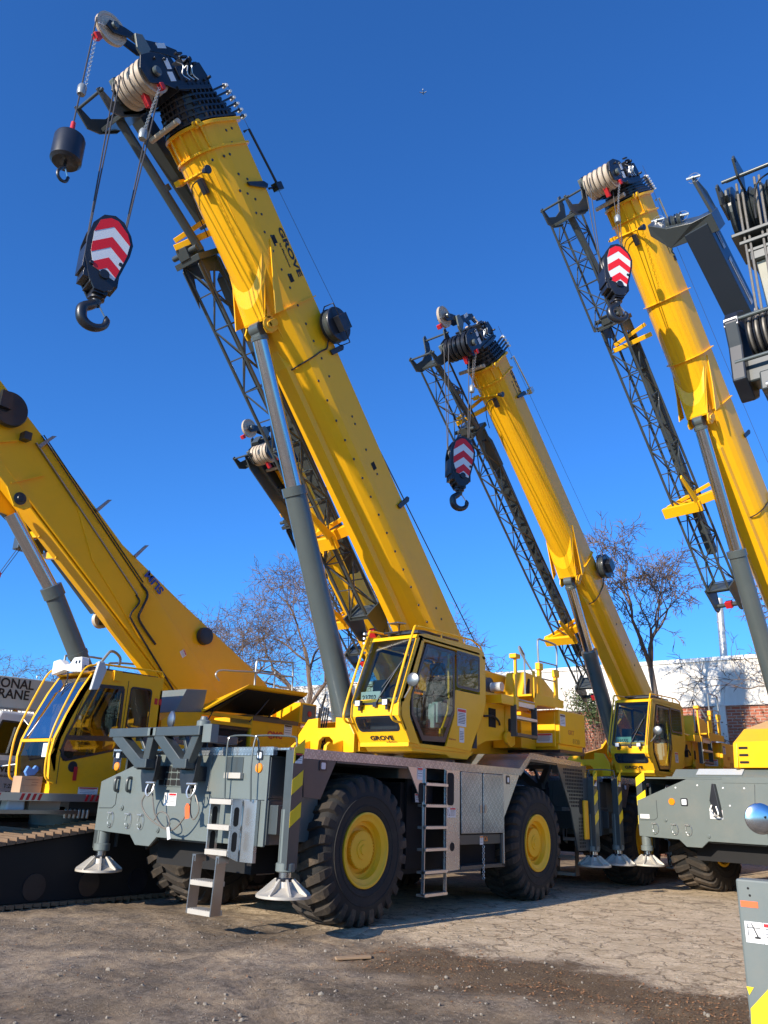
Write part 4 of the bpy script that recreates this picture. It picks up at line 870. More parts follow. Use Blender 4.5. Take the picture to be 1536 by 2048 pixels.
def boom(R, p):
    ang, z0, L, h, w_ = p['ang'], p['z0'], p['L'], p['h'], p['w']
    A = rad(ang); P = Matrix(((-cos(A), 0, sin(A), 6), (0, 1, 0, YC), (sin(A), 0, cos(A), z0), (0, 0, 0, 1)))
    ps, pn = p['pin']
    b = MB(P); b.loft([boom_section(h, w_, s) for s in (-2.9, ps-.2, ps+.6, L)]); bo = b.build('boom', 'yellow', R, .012)
    # keel box under the lower half
    k = MB(P); kk = h*.5 + .075
    k.loft([[(s, y, -n) for y, n in ((-.15, kk if s > -2 else kk-.05), (.15, kk if s > -2 else kk-.05), (.19, h*.4), (-.19, h*.4))] for s in (-2.9, 0, ps-.9, ps-.75)]); k.loft([[(ps-.75, -.15, -kk), (ps-.75, .15, -kk), (ps-.75, .19, -h*.4), (ps-.75, -.19, -h*.4)], [(ps-.45, -.05, -h*.495), (ps-.45, .05, -h*.495), (ps-.45, .06, -h*.48), (ps-.45, -.06, -h*.48)]]); k.build('keel_box', 'yellow', bo, .006)
    if p.get('ribs', True):
        g = MB(P)
        for y in (-.30, -.22, .0, .22): g.loft([[(s, y-.006, -boomn(y, h, w_)-.0), (s, y+.006, -boomn(y, h, w_)), (s, y+.006, -boomn(y, h, w_)-.004), (s, y-.006, -boomn(y, h, w_)-.004)] for s in (ps+.8, L-.45)])
        g.build('belly_crease', 'yellow2', bo)
    # flanges
    fl = MB(P)
    for s, e, t in ((L-.05, .055, .05), (L-.42, .035, .035)) + tuple((q, .05, .02) for q in p.get('rings', ())):
        sec = boom_section(h+2*e, w_+2*e, s); fl.loft([sec, [(s+t, y, n) for _, y, n in sec]])
    for y in (-.38, -.28, -.1, .1, .28, .38): fl.prism([(L-.40, -boomn(y, h, w_)), (L-.05, -boomn(y, h, w_)), (L-.05, -boomn(y, h, w_)-.06), (L-.36, -boomn(y, h, w_)-.04)], 'y', y-.012, y+.012)
    for q in (-.5, -.42): fl.lathe([(.02, -.015), (.06, -.015), (.06, .015), (.02, .015)], (L-.02, q+.05, -h*.42), 'y', 14)
    fl.build('boom_flange', 'yellow', bo, .005)
    # lift cylinder lug with saddle
    y1 = .24; lg = MB(P)
    for s_ in (-1, 1):
        lg.prism([(ps+.55, -h*.44), (ps+.22, -h*.5-.02), (ps+.06, pn-.02), (ps+.0, pn-.10), (ps-.10, pn-.09), (ps-.14, pn+.02), (ps-.12, -h*.46), (ps-.5, -h*.42)], 'y', s_*y1-.03 if s_ > 0 else s_*y1, s_*y1 if s_ > 0 else s_*y1+.03)
    lg.build('cylinder_lug', 'yellow', bo, .008)
    sd = MB(P); top = []; bot = []; 
    for i in range(-8, 9):
        t = i/8; y = t*w_*.505; top.append((ps+.62+.62*abs(t)**2.2, y, -boomn(y, h, w_)-.012)); yb = t*y1; bot.append((ps+.10, yb, pn-.0))
    mid = [tuple(Vector(a).lerp(Vector(c), .5) + Vector((0, 0, -.045))) for a, c in zip(top, bot)]
    sd.loft([top, mid, bot], closed=False, caps=False); sd.loft([[(a+.012, b_, c+.014) for a, b_, c in q] for q in (top, mid, bot)], closed=False, caps=False)
    sd.prism([(ps+.10, pn), (ps+.10, -h*.5), (ps+.12, -h*.5), (ps+.14, pn)], 'y', -y1, y1); sd.build('saddle_plate', 'yellow', bo)
    for s_ in (-1, 1):
        MB(P).prism([(ps+1.25, -h*.02), (ps+.62, -h*.36), (ps+.12, pn+.02), (ps+.12, -h*.42), (ps+.5, -h*.28)], 'y', s_*w_*.5, s_*(w_*.5+.02)).build('saddle_fin', 'yellow', bo)
    cp = MB(P); cp.lathe([(0, -y1-.05), (.05, -y1-.05), (.055, -y1-.03), (.12, -y1-.03), (.12, -y1), (0, -y1)], (ps, 0, pn), 'y', 24, close=False); cp.prism(rrect(ps-.06, ps+.06, pn, pn+.22, .05), 'y', -y1-.05, -y1-.02); cp.build('cylinder_pin', 'yellow2', bo, .004)
    rbs = MB(P); sec = boom_section(h+.07, w_+.07, ps+.12); rbs.loft([sec, [(s+.018, y, n) for s, y, n in sec]]); rbs.build('stiffener_ring', 'yellow', bo)
    # bolts in the near side
    for s, n in p.get('bolts', ()):
        yy = -w_*.5 if n > -h*.09 else -w_*.5*(1 - .35*((-n-h*.09)/h)**1.2)
        q = MB(P); q.lathe([(0, -.010), (.012, -.010), (.022, -.005), (.024, .006), (0, .006)], (s, yy-.002, n), 'y', 10, close=False); q.build('wear_pad_bolt', 'black', bo)
    for s in p.get('sights', ()): MB(P).box(s-.07, s+.07, -w_*.5-.004, -w_*.5, .03, .14).build('sight_opening', 'pit', bo)
    # black telescope collars
    nk = p.get('collars', 6); ks = p.get('kstep', .10)
    for i in range(nk):
        s = L + .03 + ks*i; hh, ww = h-.01-.055*i, w_-.0-.05*i; c = MB(P)
        sec = boom_section(hh+.05, ww+.05, s); c.loft([sec, [(s+.03, y, n) for _, y, n in sec]])
        sec = boom_section(hh-.05, ww-.05, s); c.loft([sec, [(s+ks+.02, y, n) for _, y, n in sec]])
        for y in (-.36, -.27, -.18, -.09, 0, .09, .18, .27, .36):
            if abs(y) < ww*.47: n0 = -boomn(y, hh, ww); c.box(s+.03, s+ks, y-.012, y+.012, n0-.02, n0+.02)
        for n in (-.2, -.1, 0, .1, .2, .3): c.box(s+.03, s+ks-.01, -ww*.5-.025, -ww*.5+.02, n-.012, n+.012)
        c.build('boom_collar', 'black', bo)
    for i in range(p.get('posts', 6)):
        s = L + .02 + ks*i; t = MB(P); n0 = h*.5 - .03*i; t.beam((s-.02, -.30, n0-.06), (s-.02+.06, -.36, n0+.26), .03, .05, (0, 1, 0)); t.build('rope_post', 'black', bo)
        q = MB(P); q.rod((s+.02, -.42, n0+.26), (s+.02, -.30, n0+.30), .024, n=10); q.rod((s+.05, -.36, n0+.24), (s+.05, -.36, n0+.33), .018, n=8); q.build('rope_roller', 'white', bo)
    q = MB(P); q.rod((L+.10, -.28, -h*.5-.13), (L+.10, .42, -h*.5-.10), .045, n=16); q.build('roller', 'cream', bo)
    if p.get('text') is not None:
        q = MB(P); q.rod((L-.62, .50, -h*.42), (L-.68, -.26, -h*.5-.07), .022, n=10); q.box(L-.66, L-.58, .30, .42, -h*.5-.04, -h*.40); q.build('stop_bar', 'yellow', bo)
        q = MB(P); q.rod((L-.68, -.26, -h*.5-.07), (L-.70, -.40, -h*.5-.10), .03, .07, n=12); q.box(L-.98, L-.74, -.16, -.06, -h*.5-.07, -h*.5); q.build('limit_switch', 'black', bo, .006)
        MB(P).tube(smooth_path([(L-.74, -.1, -h*.5-.05), (L-.80, .1, -h*.5-.06), (L-1.1, .30, -h*.46), (L-1.5, .46, -h*.30)], 5), .010, 6).build('control_cable', 'hose', bo)
    if p.get('siderod', True):
        q = MB(P); q.tube([(L-.22, -.42, h*.5+.02), (L-.2, -.46, h*.5+.12), (L-1.12, -.46, h*.5+.24), (L-1.22, -.44, h*.5+.22)], .022); q.box(L-1.25, L-1.12, -.52, -.40, h*.5+.14, h*.5+.30); q.rod((L-1.18, -.44, h*.5), (L-1.18, -.44, h*.5+.2), .02)
        q.build('cable_guide_arm', p.get('rodcol', 'black'), bo)
        q = MB(P); q.prism([(L-1.08, .02), (L-1.02, .0), (L-1.06, .42), (L-1.12, .5), (L-1.18, .44)], 'y', -w_*.5-.05, -w_*.5-.015); q.build('rope_bracket', 'black', bo, .005)
    for s in p.get('tabs', ()): MB(P).prism([(s-.04, .26), (s+.05, .24), (s+.05, .62), (s, .66), (s-.05, .60)], 'y', -w_*.5-.04, -w_*.5-.01).build('rope_bracket', 'black', bo, .005)
    # cable reel
    if p.get('reel') is not None:
        s, n = p['reel']; q = MB(P)
        q.lathe([(.05, -.09), (.30, -.09), (.31, -.075), (.31, -.06), (.24, -.05), (.24, .05), (.31, .06), (.31, .09), (.05, .09)], (s, -w_*.5-.16, n), 'y', 36); rr_ = q.build('cable_reel', 'black', bo)
        MB(P).lathe([(.23, -.048), (.285, -.048), (.285, .058), (.23, .058)], (s, -w_*.5-.16, n), 'y', 36).build('reel_cable', 'dgrey', rr_)
        q = MB(P); q.box(s-.14, s+.14, -w_*.5-.38, -w_*.5-.25, n-.12, n+.14); q.box(s-.05, s+.05, -w_*.5-.3, -w_*.5+.1, n-.06, n+.06)
        for k_ in (-1, 1): q.tube([(s+k_*.28, -w_*.5-.02, n), (s+k_*.36, -w_*.5-.1, n), (s+k_*.36, -w_*.5-.3, n), (s+k_*.1, -w_*.5-.32, n)], .012)
        q.build('reel_motor', 'black', rr_, .01)
    if p.get('wrap') is not None:
        s = p['wrap']; yy = -w_*.5-.012; pts = [(s-.08, -.1, -h*.5-.02), (s-.05, -.3, -h*.42), (s-.02, yy+.02, -.2), (s, yy, 0), (s+.0, yy-.0, .2), (s+.1, yy-.02, .30), (s+.14, yy-.03, .42)]
        MB(P).tube(smooth_path([tuple(q) for q in pts], 5), .014, 6).build('control_cable', 'hose', bo)
    # lettering on the near side
    if p.get('text') is not None:
        s, n, sz = p['text']
        fm = P @ Matrix(((-1, 0, 0, s), (0, 0, -1, -w_*.5-.004), (0, 1, 0, n), (0, 0, 0, 1)))
        o = text('GROVE', sz, fm, 'ink', bo, .035, sx=1.55)
        fm = P @ Matrix(((-1, 0, 0, s-.25), (0, 0, -1, -w_*.5-.004), (0, 1, 0, n-.13), (0, 0, 0, 1)))
        text('by Manitowoc', sz*.36, fm, 'ink', bo, .02, sx=1.2)
    # ---- head
    hd = MB(P); s0 = L + .03 + ks*nk
    for y in (-.36, .33): hd.prism([(s0-.15, .30*h), (s0-.12, -.45), (s0-.02, -.72), (s0+.02, -1.02), (s0+.24, -1.08), (s0+.42, -.95), (s0+.46, -.7), (s0+.40, -.42), (s0+.26, -.36), (s0+.24, -.02), (s0+.30, .10), (s0+.30, .30), (s0+.1, .36)], 'y', y, y+.03)
    hd.box(s0-.12, s0+.30, -.34, .34, -.45, -.40); hd.box(s0-.1, s0+.38, -.34, .34, -.1, -.06); hd.box(s0-.1, s0+.06, -.34, .34, .2, .3)
    ho = hd.build('boom_head', 'black', bo, .008)
    dt = MB(P)
    for y in (-.395, .36):
        for (a, n) in ((.02, .22), (.02, .02), (.02, -.2), (.18, -.32), (.34, -.5), (.36, -.7)): dt.rod((s0+a, y, n), (s0+a, y+.035, n), .022, n=8)
        dt.box(s0-.12, s0-.06, y, y+.035, -.5, .3); dt.box(s0+.04, s0+.22, y, y+.035, -.36, -.32); dt.prism([(s0+.05, -.05), (s0+.30, .02), (s0+.30, .07), (s0+.05, .0)], 'y', y, y+.035)
    dt.box(s0+.22, s0+.38, -.34, .34, -.38, -.34); dt.box(s0+.28, s0+.36, -.30, .30, .12, .20); dt.rod((s0+.34, -.42, .05), (s0+.34, .42, .05), .028, n=10); dt.rod((s0+.05, -.42, .34), (s0+.05, .42, .34), .024, n=10)
    for k_ in range(4): dt.box(s0+.26+.05*k_, s0+.29+.05*k_, -.40, -.34, .10-.1*k_, .18-.08*k_)
    dt.build('head_fittings', 'black', ho, .004)
    for i in range(5): sheave(ho, (s0+.16, .24-.12*i, -.79), .28, .09, P, m=p.get('shv', 'cream'))
    sheave(ho, (s0+.16, -.16, .24), .22, .07, P, m='cream'); sheave(ho, (s0+.16, .16, .24), .22, .07, P, m='cream')
    ax = MB(P)
    for yy, n in ((-.40, -.80), (-.24, .24)): ax.lathe([(0, -.03), (.055, -.03), (.075, -.01), (.075, .03), (0, .03)], (s0+.16, yy, n), 'y', 20, close=False)
    ax.build('axle_cap', 'mgrey', ho)
    MB(P).box(s0+.16, s0+.40, .30, .40, -1.0, -.7).build('head_guard', 'grey', ho, .01)
    ln = MB(P)
    for k_ in range(3): ln.tube(smooth_path([(s0+.3-.1*k_, -.37, -.25+.1*k_), (s0+.22, -.42, -.2+.1*k_), (s0+.1, -.40, -.28+.12*k_), (s0+.02, -.39, -.15+.1*k_)], 4), .009, 5)
    ln.build('cable_loop', 'zinc', ho)
    for a_, b_, c_, d_ in ((s0+.20, s0+.36, -.52, -.42), (s0+.02, s0+.16, -.56, -.44)): MB(P).box(a_, b_, -.366, -.362, c_, d_).build('data_plate', 'decal', ho)
    rs_ = MB(P); rs_.box(s0-.10, s0-.0, -.40, -.32, -.86, -.78); rs_.box(s0-.22, s0-.02, -.12, -.04, -.98, -.88); rs_.build('anti_two_block_switch', 'red', ho, .01)
    if p.get('nose', True):
        ns = MB(P); 
        for y in (-.10, .07): ns.prism([(s0+.40, .30), (s0+.62, .22), (s0+.72, -.1), (s0+.78, -.45), (s0+.94, -.70), (s0+1.05, -.95), (s0+.98, -1.06), (s0+.86, -.98), (s0+.80, -.72), (s0+.62, -.50), (s0+.56, -.12), (s0+.50, .1), (s0+.38, .18)], 'y', y, y+.03)
        no = ns.build('auxiliary_nose', 'black', bo, .006)
        c = (s0+.96, -.0, -.90); sheave(no, c, .25, .06, P); c = (s0+.96, -.075, -.90); 
        MB(P).lathe([(0, -.14), (.05, -.14), (.06, -.1), (0, -.1)], (s0+.96, 0, -.90), 'y', 16, close=False).build('axle_cap', 'mgrey', no)
        MB(P).prism([(s0+.44, -.66), (s0+.62, -.70), (s0+.84, -.60), (s0+.82, -.46), (s0+.6, -.42)], 'y', -.15, -.11).build('nose_bracket', 'grey', no, .006)
        MB(P).box(s0+.64, s0+.72, -.104, -.101, -.2, .0).build('data_plate', 'decal', no)
        q = MB(P); q.rod((s0+.36, -.1, .30), (s0+.52, -.1, .20), .03); q.rod((s0+.30, -.05, -.60), (s0+.6, -.05, -.55), .03); q.rod((s0+1.02, -.05, -1.14), (s0+.5, -.05, .2), .008); q.build('nose_pin', 'zinc', no)
        MB(P).box(s0+.80, s0+.90, -.05, .05, -1.30, -1.20).build('anti_two_block_switch', 'red', no, .01)
    # hoist ropes along the top of the boom
    rp = MB(); e = P @ Vector((s0+.30, .0, .48)); f_ = Vector((9.15, YC, 3.70)); rp.tube([e, f_], .012, 6); e = P @ Vector((s0+.30, .18, .44)); rp.tube([e, Vector((8.6, YC+.2, 3.8))], .011, 6)
    th = P @ Vector((L+.6, -.36, h*.5+.2)); 
    if p.get('reel') is not None: rp.tube([th, P @ Vector((p['reel'][0], -w_*.5-.16, p['reel'][1]+.25))], .004, 5)
    rp.build('hoist_rope', 'rope', bo)
    return P, bo, s0

def boomn(y, h, w_):
    """depth of the belly below the axis at offset y"""
    pts = [(.0, .495), (.10, .495), (.22, .46), (.34, .385), (.43, .28), (.485, .17), (.5, .08), (.52, .0)]
    t = abs(y)/w_
    for (a, b), (c, d) in zip(pts, pts[1:]):
        if t <= c: return h*(b + (d-b)*(t-a)/(c-a))
    return 0

def jib(R, P, s0, s1, s2, yc=.96, nc=-.45, bmount=(2.2, 8.0), hw=.24, solid=False, boxsec=True):
    m = MB(P); lattice(m, P, s0+.5, s1, yc-hw, yc+hw, nc-hw, nc+hw, .55, .03, .016); j = m.build('jib_lattice', 'dgrey', R)
    q = MB(P)
    for y in (-.28, .28): q.prism([(s0+.55, nc-.30), (s0+.55, nc+.30), (s0+.1, nc+.16), (s0-.1, nc+.08), (s0-.14, nc-.06), (s0-.05, nc-.16), (s0+.15, nc-.2)], 'y', yc+y-.02, yc+y+.02)
    q.rod((s0+.0, yc-.32, nc), (s0+.0, yc+.32, nc), .05); q.box(s0+.42, s0+.5, yc-.28, yc+.28, nc-.2, nc+.2); q.build('jib_foot', 'dgrey', j, .005)
    MB(P).box(s0-.05, s0+.1, yc-.1, yc+.05, nc-.1, nc+.02).build('foot_pin_tag', 'red', j)
    q = MB(P)   # transition piece
    for y in (-hw, hw): q.prism([(s1-.75, nc-.29), (s1-.1, nc-.29), (s1, nc-.2), (s1+.02, nc+.2), (s1-.1, nc+.29), (s1-.75, nc+.29), (s1-.3, nc+.12), (s1-.25, nc-.1)], 'y', yc+y-.012, yc+y+.012)
    q.box(s1-.04, s1+.06, yc-.30, yc+.30, nc-.3, nc+.3); q.rod((s1+.16, yc-.3, nc-.24), (s1+.16, yc+.3, nc-.24), .05); q.box(s1+.05, s1+.25, yc-.12, yc+.12, nc-.32, nc+.1); q.build('jib_head_frame', 'dgrey', j, .006)
    t = MB(P); t.tube([(s1+.1, yc-.26, nc-.16), ((s1+s2)/2, yc-.26, nc-.38), (s2-.1, yc-.26, nc-.60)], .075, 14); t.rod((s1+1.1, yc-.26, nc-.30), (s1+1.2, yc-.26, nc-.32), .10, n=14); t.build('jib_tube', 'dgrey', j)
    if boxsec:
        t = MB(P); t.beam((s1+.5, yc+.0, nc+.62), (s2+.35, yc-.1, nc-.05), .26, .24, (0, 1, 0)); t.build('jib_box_section', 'dgrey', j, .012)
    else:
        t = MB(P); lattice(t, P, s1, s2-.05, yc-.26, yc+.26, nc-.5, nc-.02, .5, .026, .014); t.build('jib_lattice_section', 'dgrey', j)
    c = MB(P); cy = yc-.26
    if solid: MB(P).prism([(s2+.2, nc-.9), (s2-.2, nc-.95), (s1-.9, nc-.35), (s1-1.0, nc+.3), (s1+.3, nc+.3), (s2-.1, nc-.15), (s2+.2, nc-.1), (s2, nc-.5)], 'y', cy-.02, cy+.02).build('jib_side_plate', 'dgrey', j, .006)
    claw = [(s2-.12, nc-.95), (s2+.22, nc-1.0), (s2+.24, nc-.92), (s2+.02, nc-.80), (s2+.0, nc-.5), (s2+.10, nc-.22), (s2+.40, nc-.05), (s2+.42, nc+.06), (s2+.20, nc+.08), (s2-.14, nc-.1), (s2-.24, nc-.4), (s2-.22, nc-.75)]
    for y in (cy-.24, cy+.34): c.prism(claw, 'y', y, y+.03)
    c.box(s2-.2, s2-.14, cy-.24, cy+.36, nc-.7, nc-.2); c.rod((s2+.30, cy-.3, nc-.0), (s2+.30, cy+.4, nc-.0), .025); c.rod((s2+.18, cy-.3, nc-.95), (s2+.18, cy+.4, nc-.95), .025); c.build('jib_claw', 'dgrey', j, .006)
    for k_, s in enumerate(bmount):
        b = MB(P)
        b.beam((s, .30, nc+.28), (s, yc+(.45 if k_ == 0 else .1), nc-.32), .16 if k_ == 0 else .09, .20 if k_ == 0 else .10, (1, 0, 0)); b.beam((s+.25, .35, nc+.3), (s+.1, yc+(.35 if k_ == 0 else .05), nc-.30), .05, .08, (1, 0, 0))
        if k_ == 0: b.prism([(s-.05, nc-.5), (s+.12, nc-.5), (s+.8, nc-.72), (s+.85, nc-.66), (s+.12, nc-.30)], 'y', yc-.42, yc-.38); b.box(s-.12, s+.12, yc-.45, yc+.45, nc-.42, nc-.33)
        b.build('jib_mount', 'yellow', j, .008)
    st = MB(P); st.beam((s0+1.2, yc+.05, nc+.34), (s1-1.0, yc-.1, nc+.30), .17, .20, (0, 1, 0)); st.prism([(s1-1.2, nc+.15), (s1-.4, nc+.2), (s1-.3, nc+.32), (s1-.5, nc+.42), (s1-1.2, nc+.42)], 'y', yc-.2, yc+.0); st.build('stinger_section', 'dgrey', j, .01)
    return j

def reeve(R, P, s0, hookxyz, n=4, rz=0):
    """falls of rope from the head sheaves to the hook block at hookxyz (machine coordinates of the block sheave centre)"""
    hx, hy, hz = hookxyz; r = MB(); c = P @ Vector((s0+.16, 0, -.80))
    offs = [(.26, .08, -.30), (.13, .05, -.30), (-.13, -.05, .20), (-.26, -.08, .20)][:n]
    for yo, hyo, dx in offs:
        a = Vector((c.x + dx*.9, YC + yo, c.z)); dx *= .85; b = Vector((hx + dx*cos(rz) - hyo*sin(rz), hy + dx*sin(rz) + hyo*cos(rz), hz)); r.tube([a, b], .0105, 6)
    r.build('hook_rope', 'rope', R)
    w_ = MB(); a = P @ Vector((s0-.05, -.36, -.85)); b = Vector((a.x-.12, a.y+.04, a.z-.95))
    for i in range(26): t = i/26; q = a.lerp(b, t); w_.tube(arc(tuple(q), .022, 0, 360, 6, 'y' if i % 2 else 'x'), .0035, 4)
    w_.build('weight_chain', 'zinc', R)
    q = MB(); q.lathe([(0, 0), (.05, .0), (.062, .03), (.062, .13), (.045, .17), (0, .17)], (b.x, b.y, b.z-.12), 'z', 16, close=False); q.build('switch_weight', 'rail', R)
    return c

def grove(name_label, loc, rz, sc, p, detail, card, cardcol, front, jibp, group):
    R = empty('rough_terrain_crane', name_label, 'mobile crane', (*loc, 0), rz, sc, group)
    carrier(R, detail, front); superstructure(R, detail, card, cardcol, p['cyl'][0])
    P, bo, s0 = boom(R, p)
    pin = P @ Vector((p['pin'][0], 0, p['pin'][1])); lift_cylinder(R, (pin.x, pin.z), p['cyl'][0], p['cyl'][1])
    if jibp: jib(R, P, *jibp[0], **jibp[1])
    bpy.context.view_layer.update()
    return R, P, s0

# ------------------------------------------------------------------ the cranes in the row
GR = 'yellow rough terrain cranes parked in a row'
boltsA = [(4.29,-.34),(3.92,-.34),(3.55,-.33),(3.18,-.33),(2.81,-.33),(2.45,-.33),(2.08,-.33),(1.70,-.33),(1.32,-.33),(.95,-.33),(.57,-.34),(.19,-.32),(4.2,.09),(4.06,.08),(3.56,.07),(3.07,.08),(.24,.08),(-.01,.09),
 (9.22,.09),(9.24,.25),(9.02,.1),(8.85,-.08),(8.84,-.22),(8.82,-.49),(8.53,-.08),(8.43,.08),(8.28,-.21),(8.21,-.07),(8.1,.06),(7.89,-.07),(7.85,.05),(7.57,-.07),(7.48,.05),(7.33,.05),(7.25,-.07),
 (6.93,-.06),(6.81,.06),(6.61,-.05),(6.3,-.05),(5.97,-.05),(5.66,-.05),(5.34,-.04),(5.03,-.34),(5.01,-.05),(4.67,-.34)]
pA = dict(ang=47.1, z0=4.75, L=9.4, h=1.12, w=.92, pin=(6.2, -.72), cyl=((4.15, 2.45), .385), bolts=boltsA, sights=(3.23, 6.75, 7.42), reel=(5.74, .50), wrap=5.45, text=(7.58, .30, .17), tabs=(5.34, 2.31))
RA, PA, sA = grove('nearest large yellow crane with open front ladder, checker plate doors and tallest boom', (0, 0), 0, 1, pA, True, '23702', 'white', 'hooks', ((.1, 7.65, 10.1), dict(yc=.86, nc=-.34, bmount=(2.25, 7.95), hw=.20)), GR)
hA = reeve(RA, PA, sA, (-1.70, 1.60, 8.50), rz=rad(-14))
hook_block('largest hook block with red and white chevrons, hanging furthest left from the tallest boom', -1.70, 1.60, 8.92, .92, 'hook blocks hanging from the cranes', rz=rad(-14))
# auxiliary ball on its single rope
nb = PA @ Vector((sA+.96, 0, -.90)); bx_, by_ = nb.x-.24, nb.y
HB = empty('headache_ball', 'black cylindrical overhaul weight with small hook hanging at far left of the sky', 'overhaul ball', (bx_-.02, by_, 9.20))
MB().lathe([(0, .76), (.10, .76), (.19, .74), (.205, .70), (.205, .34), (.17, .30), (.0, .29)], (0, 0, 0), 'z', 36, close=False).build('weight', 'black', HB)
MB().lathe([(.0, 1.0), (.03, 1.0), (.035, .84), (.05, .78), (.04, .74), (0, .74)], (0, 0, 0), 'z', 14, close=False).build('swivel_link', 'red', HB)
q = MB(); q.tube(smooth_path([(0, 0, .30), (0, 0, .24), (-.03, 0, .20), (-.07, 0, .13), (-.06, 0, .05), (0, 0, .01), (.06, 0, .04), (.08, 0, .12)], 4), .022, 8); q.build('hook', 'black', HB)
MB().beam((0, 0, .26), (.07, 0, .12), .02, .01).build('safety_latch', 'zinc', HB)
q = MB(); q.tube([(nb.x-.24, by_, nb.z), (bx_-.02, by_, 10.15)], .011, 6); q.build('ball_rope', 'rope', RA)
q = MB()
for i in range(22): q.tube(arc((bx_+.03-.0*i, by_-.03, 11.75-i*.042), .024, 0, 360, 6, 'y' if i % 2 else 'x'), .0035, 4)
q.build('weight_chain', 'zinc', RA)
MB().lathe([(0, 0), (.05, 0), (.062, .03), (.062, .13), (.045, .17), (0, .17)], (bx_, by_, 10.72), 'z', 16, close=False).build('switch_weight', 'rail', RA)
# rope slings between the tow lugs
S = empty('wire_rope_sling', 'wire rope sling with orange tag looped below the front tow lugs of the nearest crane', 'rope sling', (.56, 1.7, 1.1))
def rel(pts): return [Vector(p) - Vector((.56, 1.7, 1.1)) for p in pts]
q = MB(); q.tube(rel(smooth_path([(.60, 2.25, 1.60), (.56, 2.36, 1.42), (.58, 2.26, 1.26), (.60, 2.0, 1.14), (.60, 1.72, 1.10), (.60, 1.52, 1.24), (.60, 1.42, 1.42), (.58, 1.40, 1.60)], 5)), .011, 6)
q.tube(rel(smooth_path([(.58, 2.20, 1.60), (.58, 2.14, 1.40), (.60, 2.08, 1.24), (.60, 1.90, 1.12), (.60, 1.78, 1.16), (.60, 1.86, 1.28), (.60, 2.02, 1.30), (.60, 2.1, 1.2)], 5)), .010, 6)
q.tube(rel(smooth_path([(.58, 1.36, 1.60), (.58, 1.26, 1.45), (.60, 1.24, 1.34), (.60, 1.32, 1.24), (.62, 1.42, 1.32), (.60, 1.42, 1.5)], 5)), .009, 6)
q.build('rope', 'ropel', S)
for y in (2.22, 1.38):
    q = MB(); q.tube(rel(smooth_path([(.58, y+.06, 1.66), (.55, y+.07, 1.56), (.54, y, 1.49), (.55, y-.07, 1.56), (.58, y-.06, 1.66)], 4)), .013, 8); q.rod(*rel([(.56, y-.09, 1.66), (.56, y+.09, 1.66)]), .016); q.build('shackle', 'zinc', S)
q = MB(frame(tuple(rel([(.565, 1.44, 1.24)])[0]), (0, -1, .2), (0, .2, 1))); q.prism([(0, 0), (.08, 0), (.09, .14), (.06, .18), (.03, .18), (0, .14)], 'z', 0, .004); q.build('tag', 'orange', S)
q = MB(frame(tuple(rel([(.565, 1.74, .98)])[0]), (0, -1, .3), (0, .3, 1))); q.prism([(0, 0), (.06, 0), (.05, .15), (.0, .15)], 'z', 0, .004); q.build('paper_tag', 'decal', S)

pB = dict(ang=42.64, z0=5.02, L=9.5, h=.96, w=.78, pin=(3.55, -.64), cyl=((5.25, 3.0), .42), bolts=[(s*.7+.2, .05) for s in range(0, 3)], reel=(3.2, .42), wrap=2.75, text=(9.1, .24, .15), tabs=(), rodcol='zinc', shv='black', kstep=.09, posts=4)
tB = ((9.4, -.1), rad(-1.2), 1.01)
RB, PB, sB = grove('middle distance yellow crane parked behind the nearest one, carrier front in shade', tB[0], tB[1], tB[2], pB, False, '19555', 'cyan', 'hooks', ((-.35, 8.1, 10.3), dict(yc=.84, nc=-.50, bmount=(1.9, 8.5), boxsec=False, hw=.21)), GR)
reeve(RB, PB, sB, (-2.2, 1.7, 8.7), rz=rad(-32))
def world(R, v): return R.matrix_world @ Vector(v)
v = world(RB, (-2.2, 1.68, 0)); hook_block('small chevron hook block hanging from the middle distance boom', v.x, v.y, 9.08, .90, 'hook blocks hanging from the cranes', rz=rad(-32))

pC = dict(ang=52.9, z0=4.45, L=12.05, h=1.0, w=.82, pin=(7.02, -.74), cyl=((4.2, 2.45), .38), bolts=[], reel=(4.1, .45), wrap=4.6, text=(11.3, .28, .17), tabs=(6.2,), rings=(9.75, 8.35), kstep=.06, nose=False, rodcol='zinc')
RC, PC, sC = grove('yellow crane at right, long flat grey front with round amber lamp, boom leaving the frame', (9.23, -4.08), rad(-9.1), 1.02, pC, False, '40231', 'white', 'flat', ((2.7, 9.75, 12.35), dict(yc=.86, nc=-.92, bmount=(5.3, 9.2), boxsec=False)), GR)
reeve(RC, PC, sC, (-2.05, 1.75, 12.0), rz=rad(-42))
v = world(RC, (-2.05, 1.72, 0)); hook_block('chevron hook block hanging in front of the right hand boom, hook bare metal', v.x, v.y, 12.62, .96, 'hook blocks hanging from the cranes', rz=rad(-42))
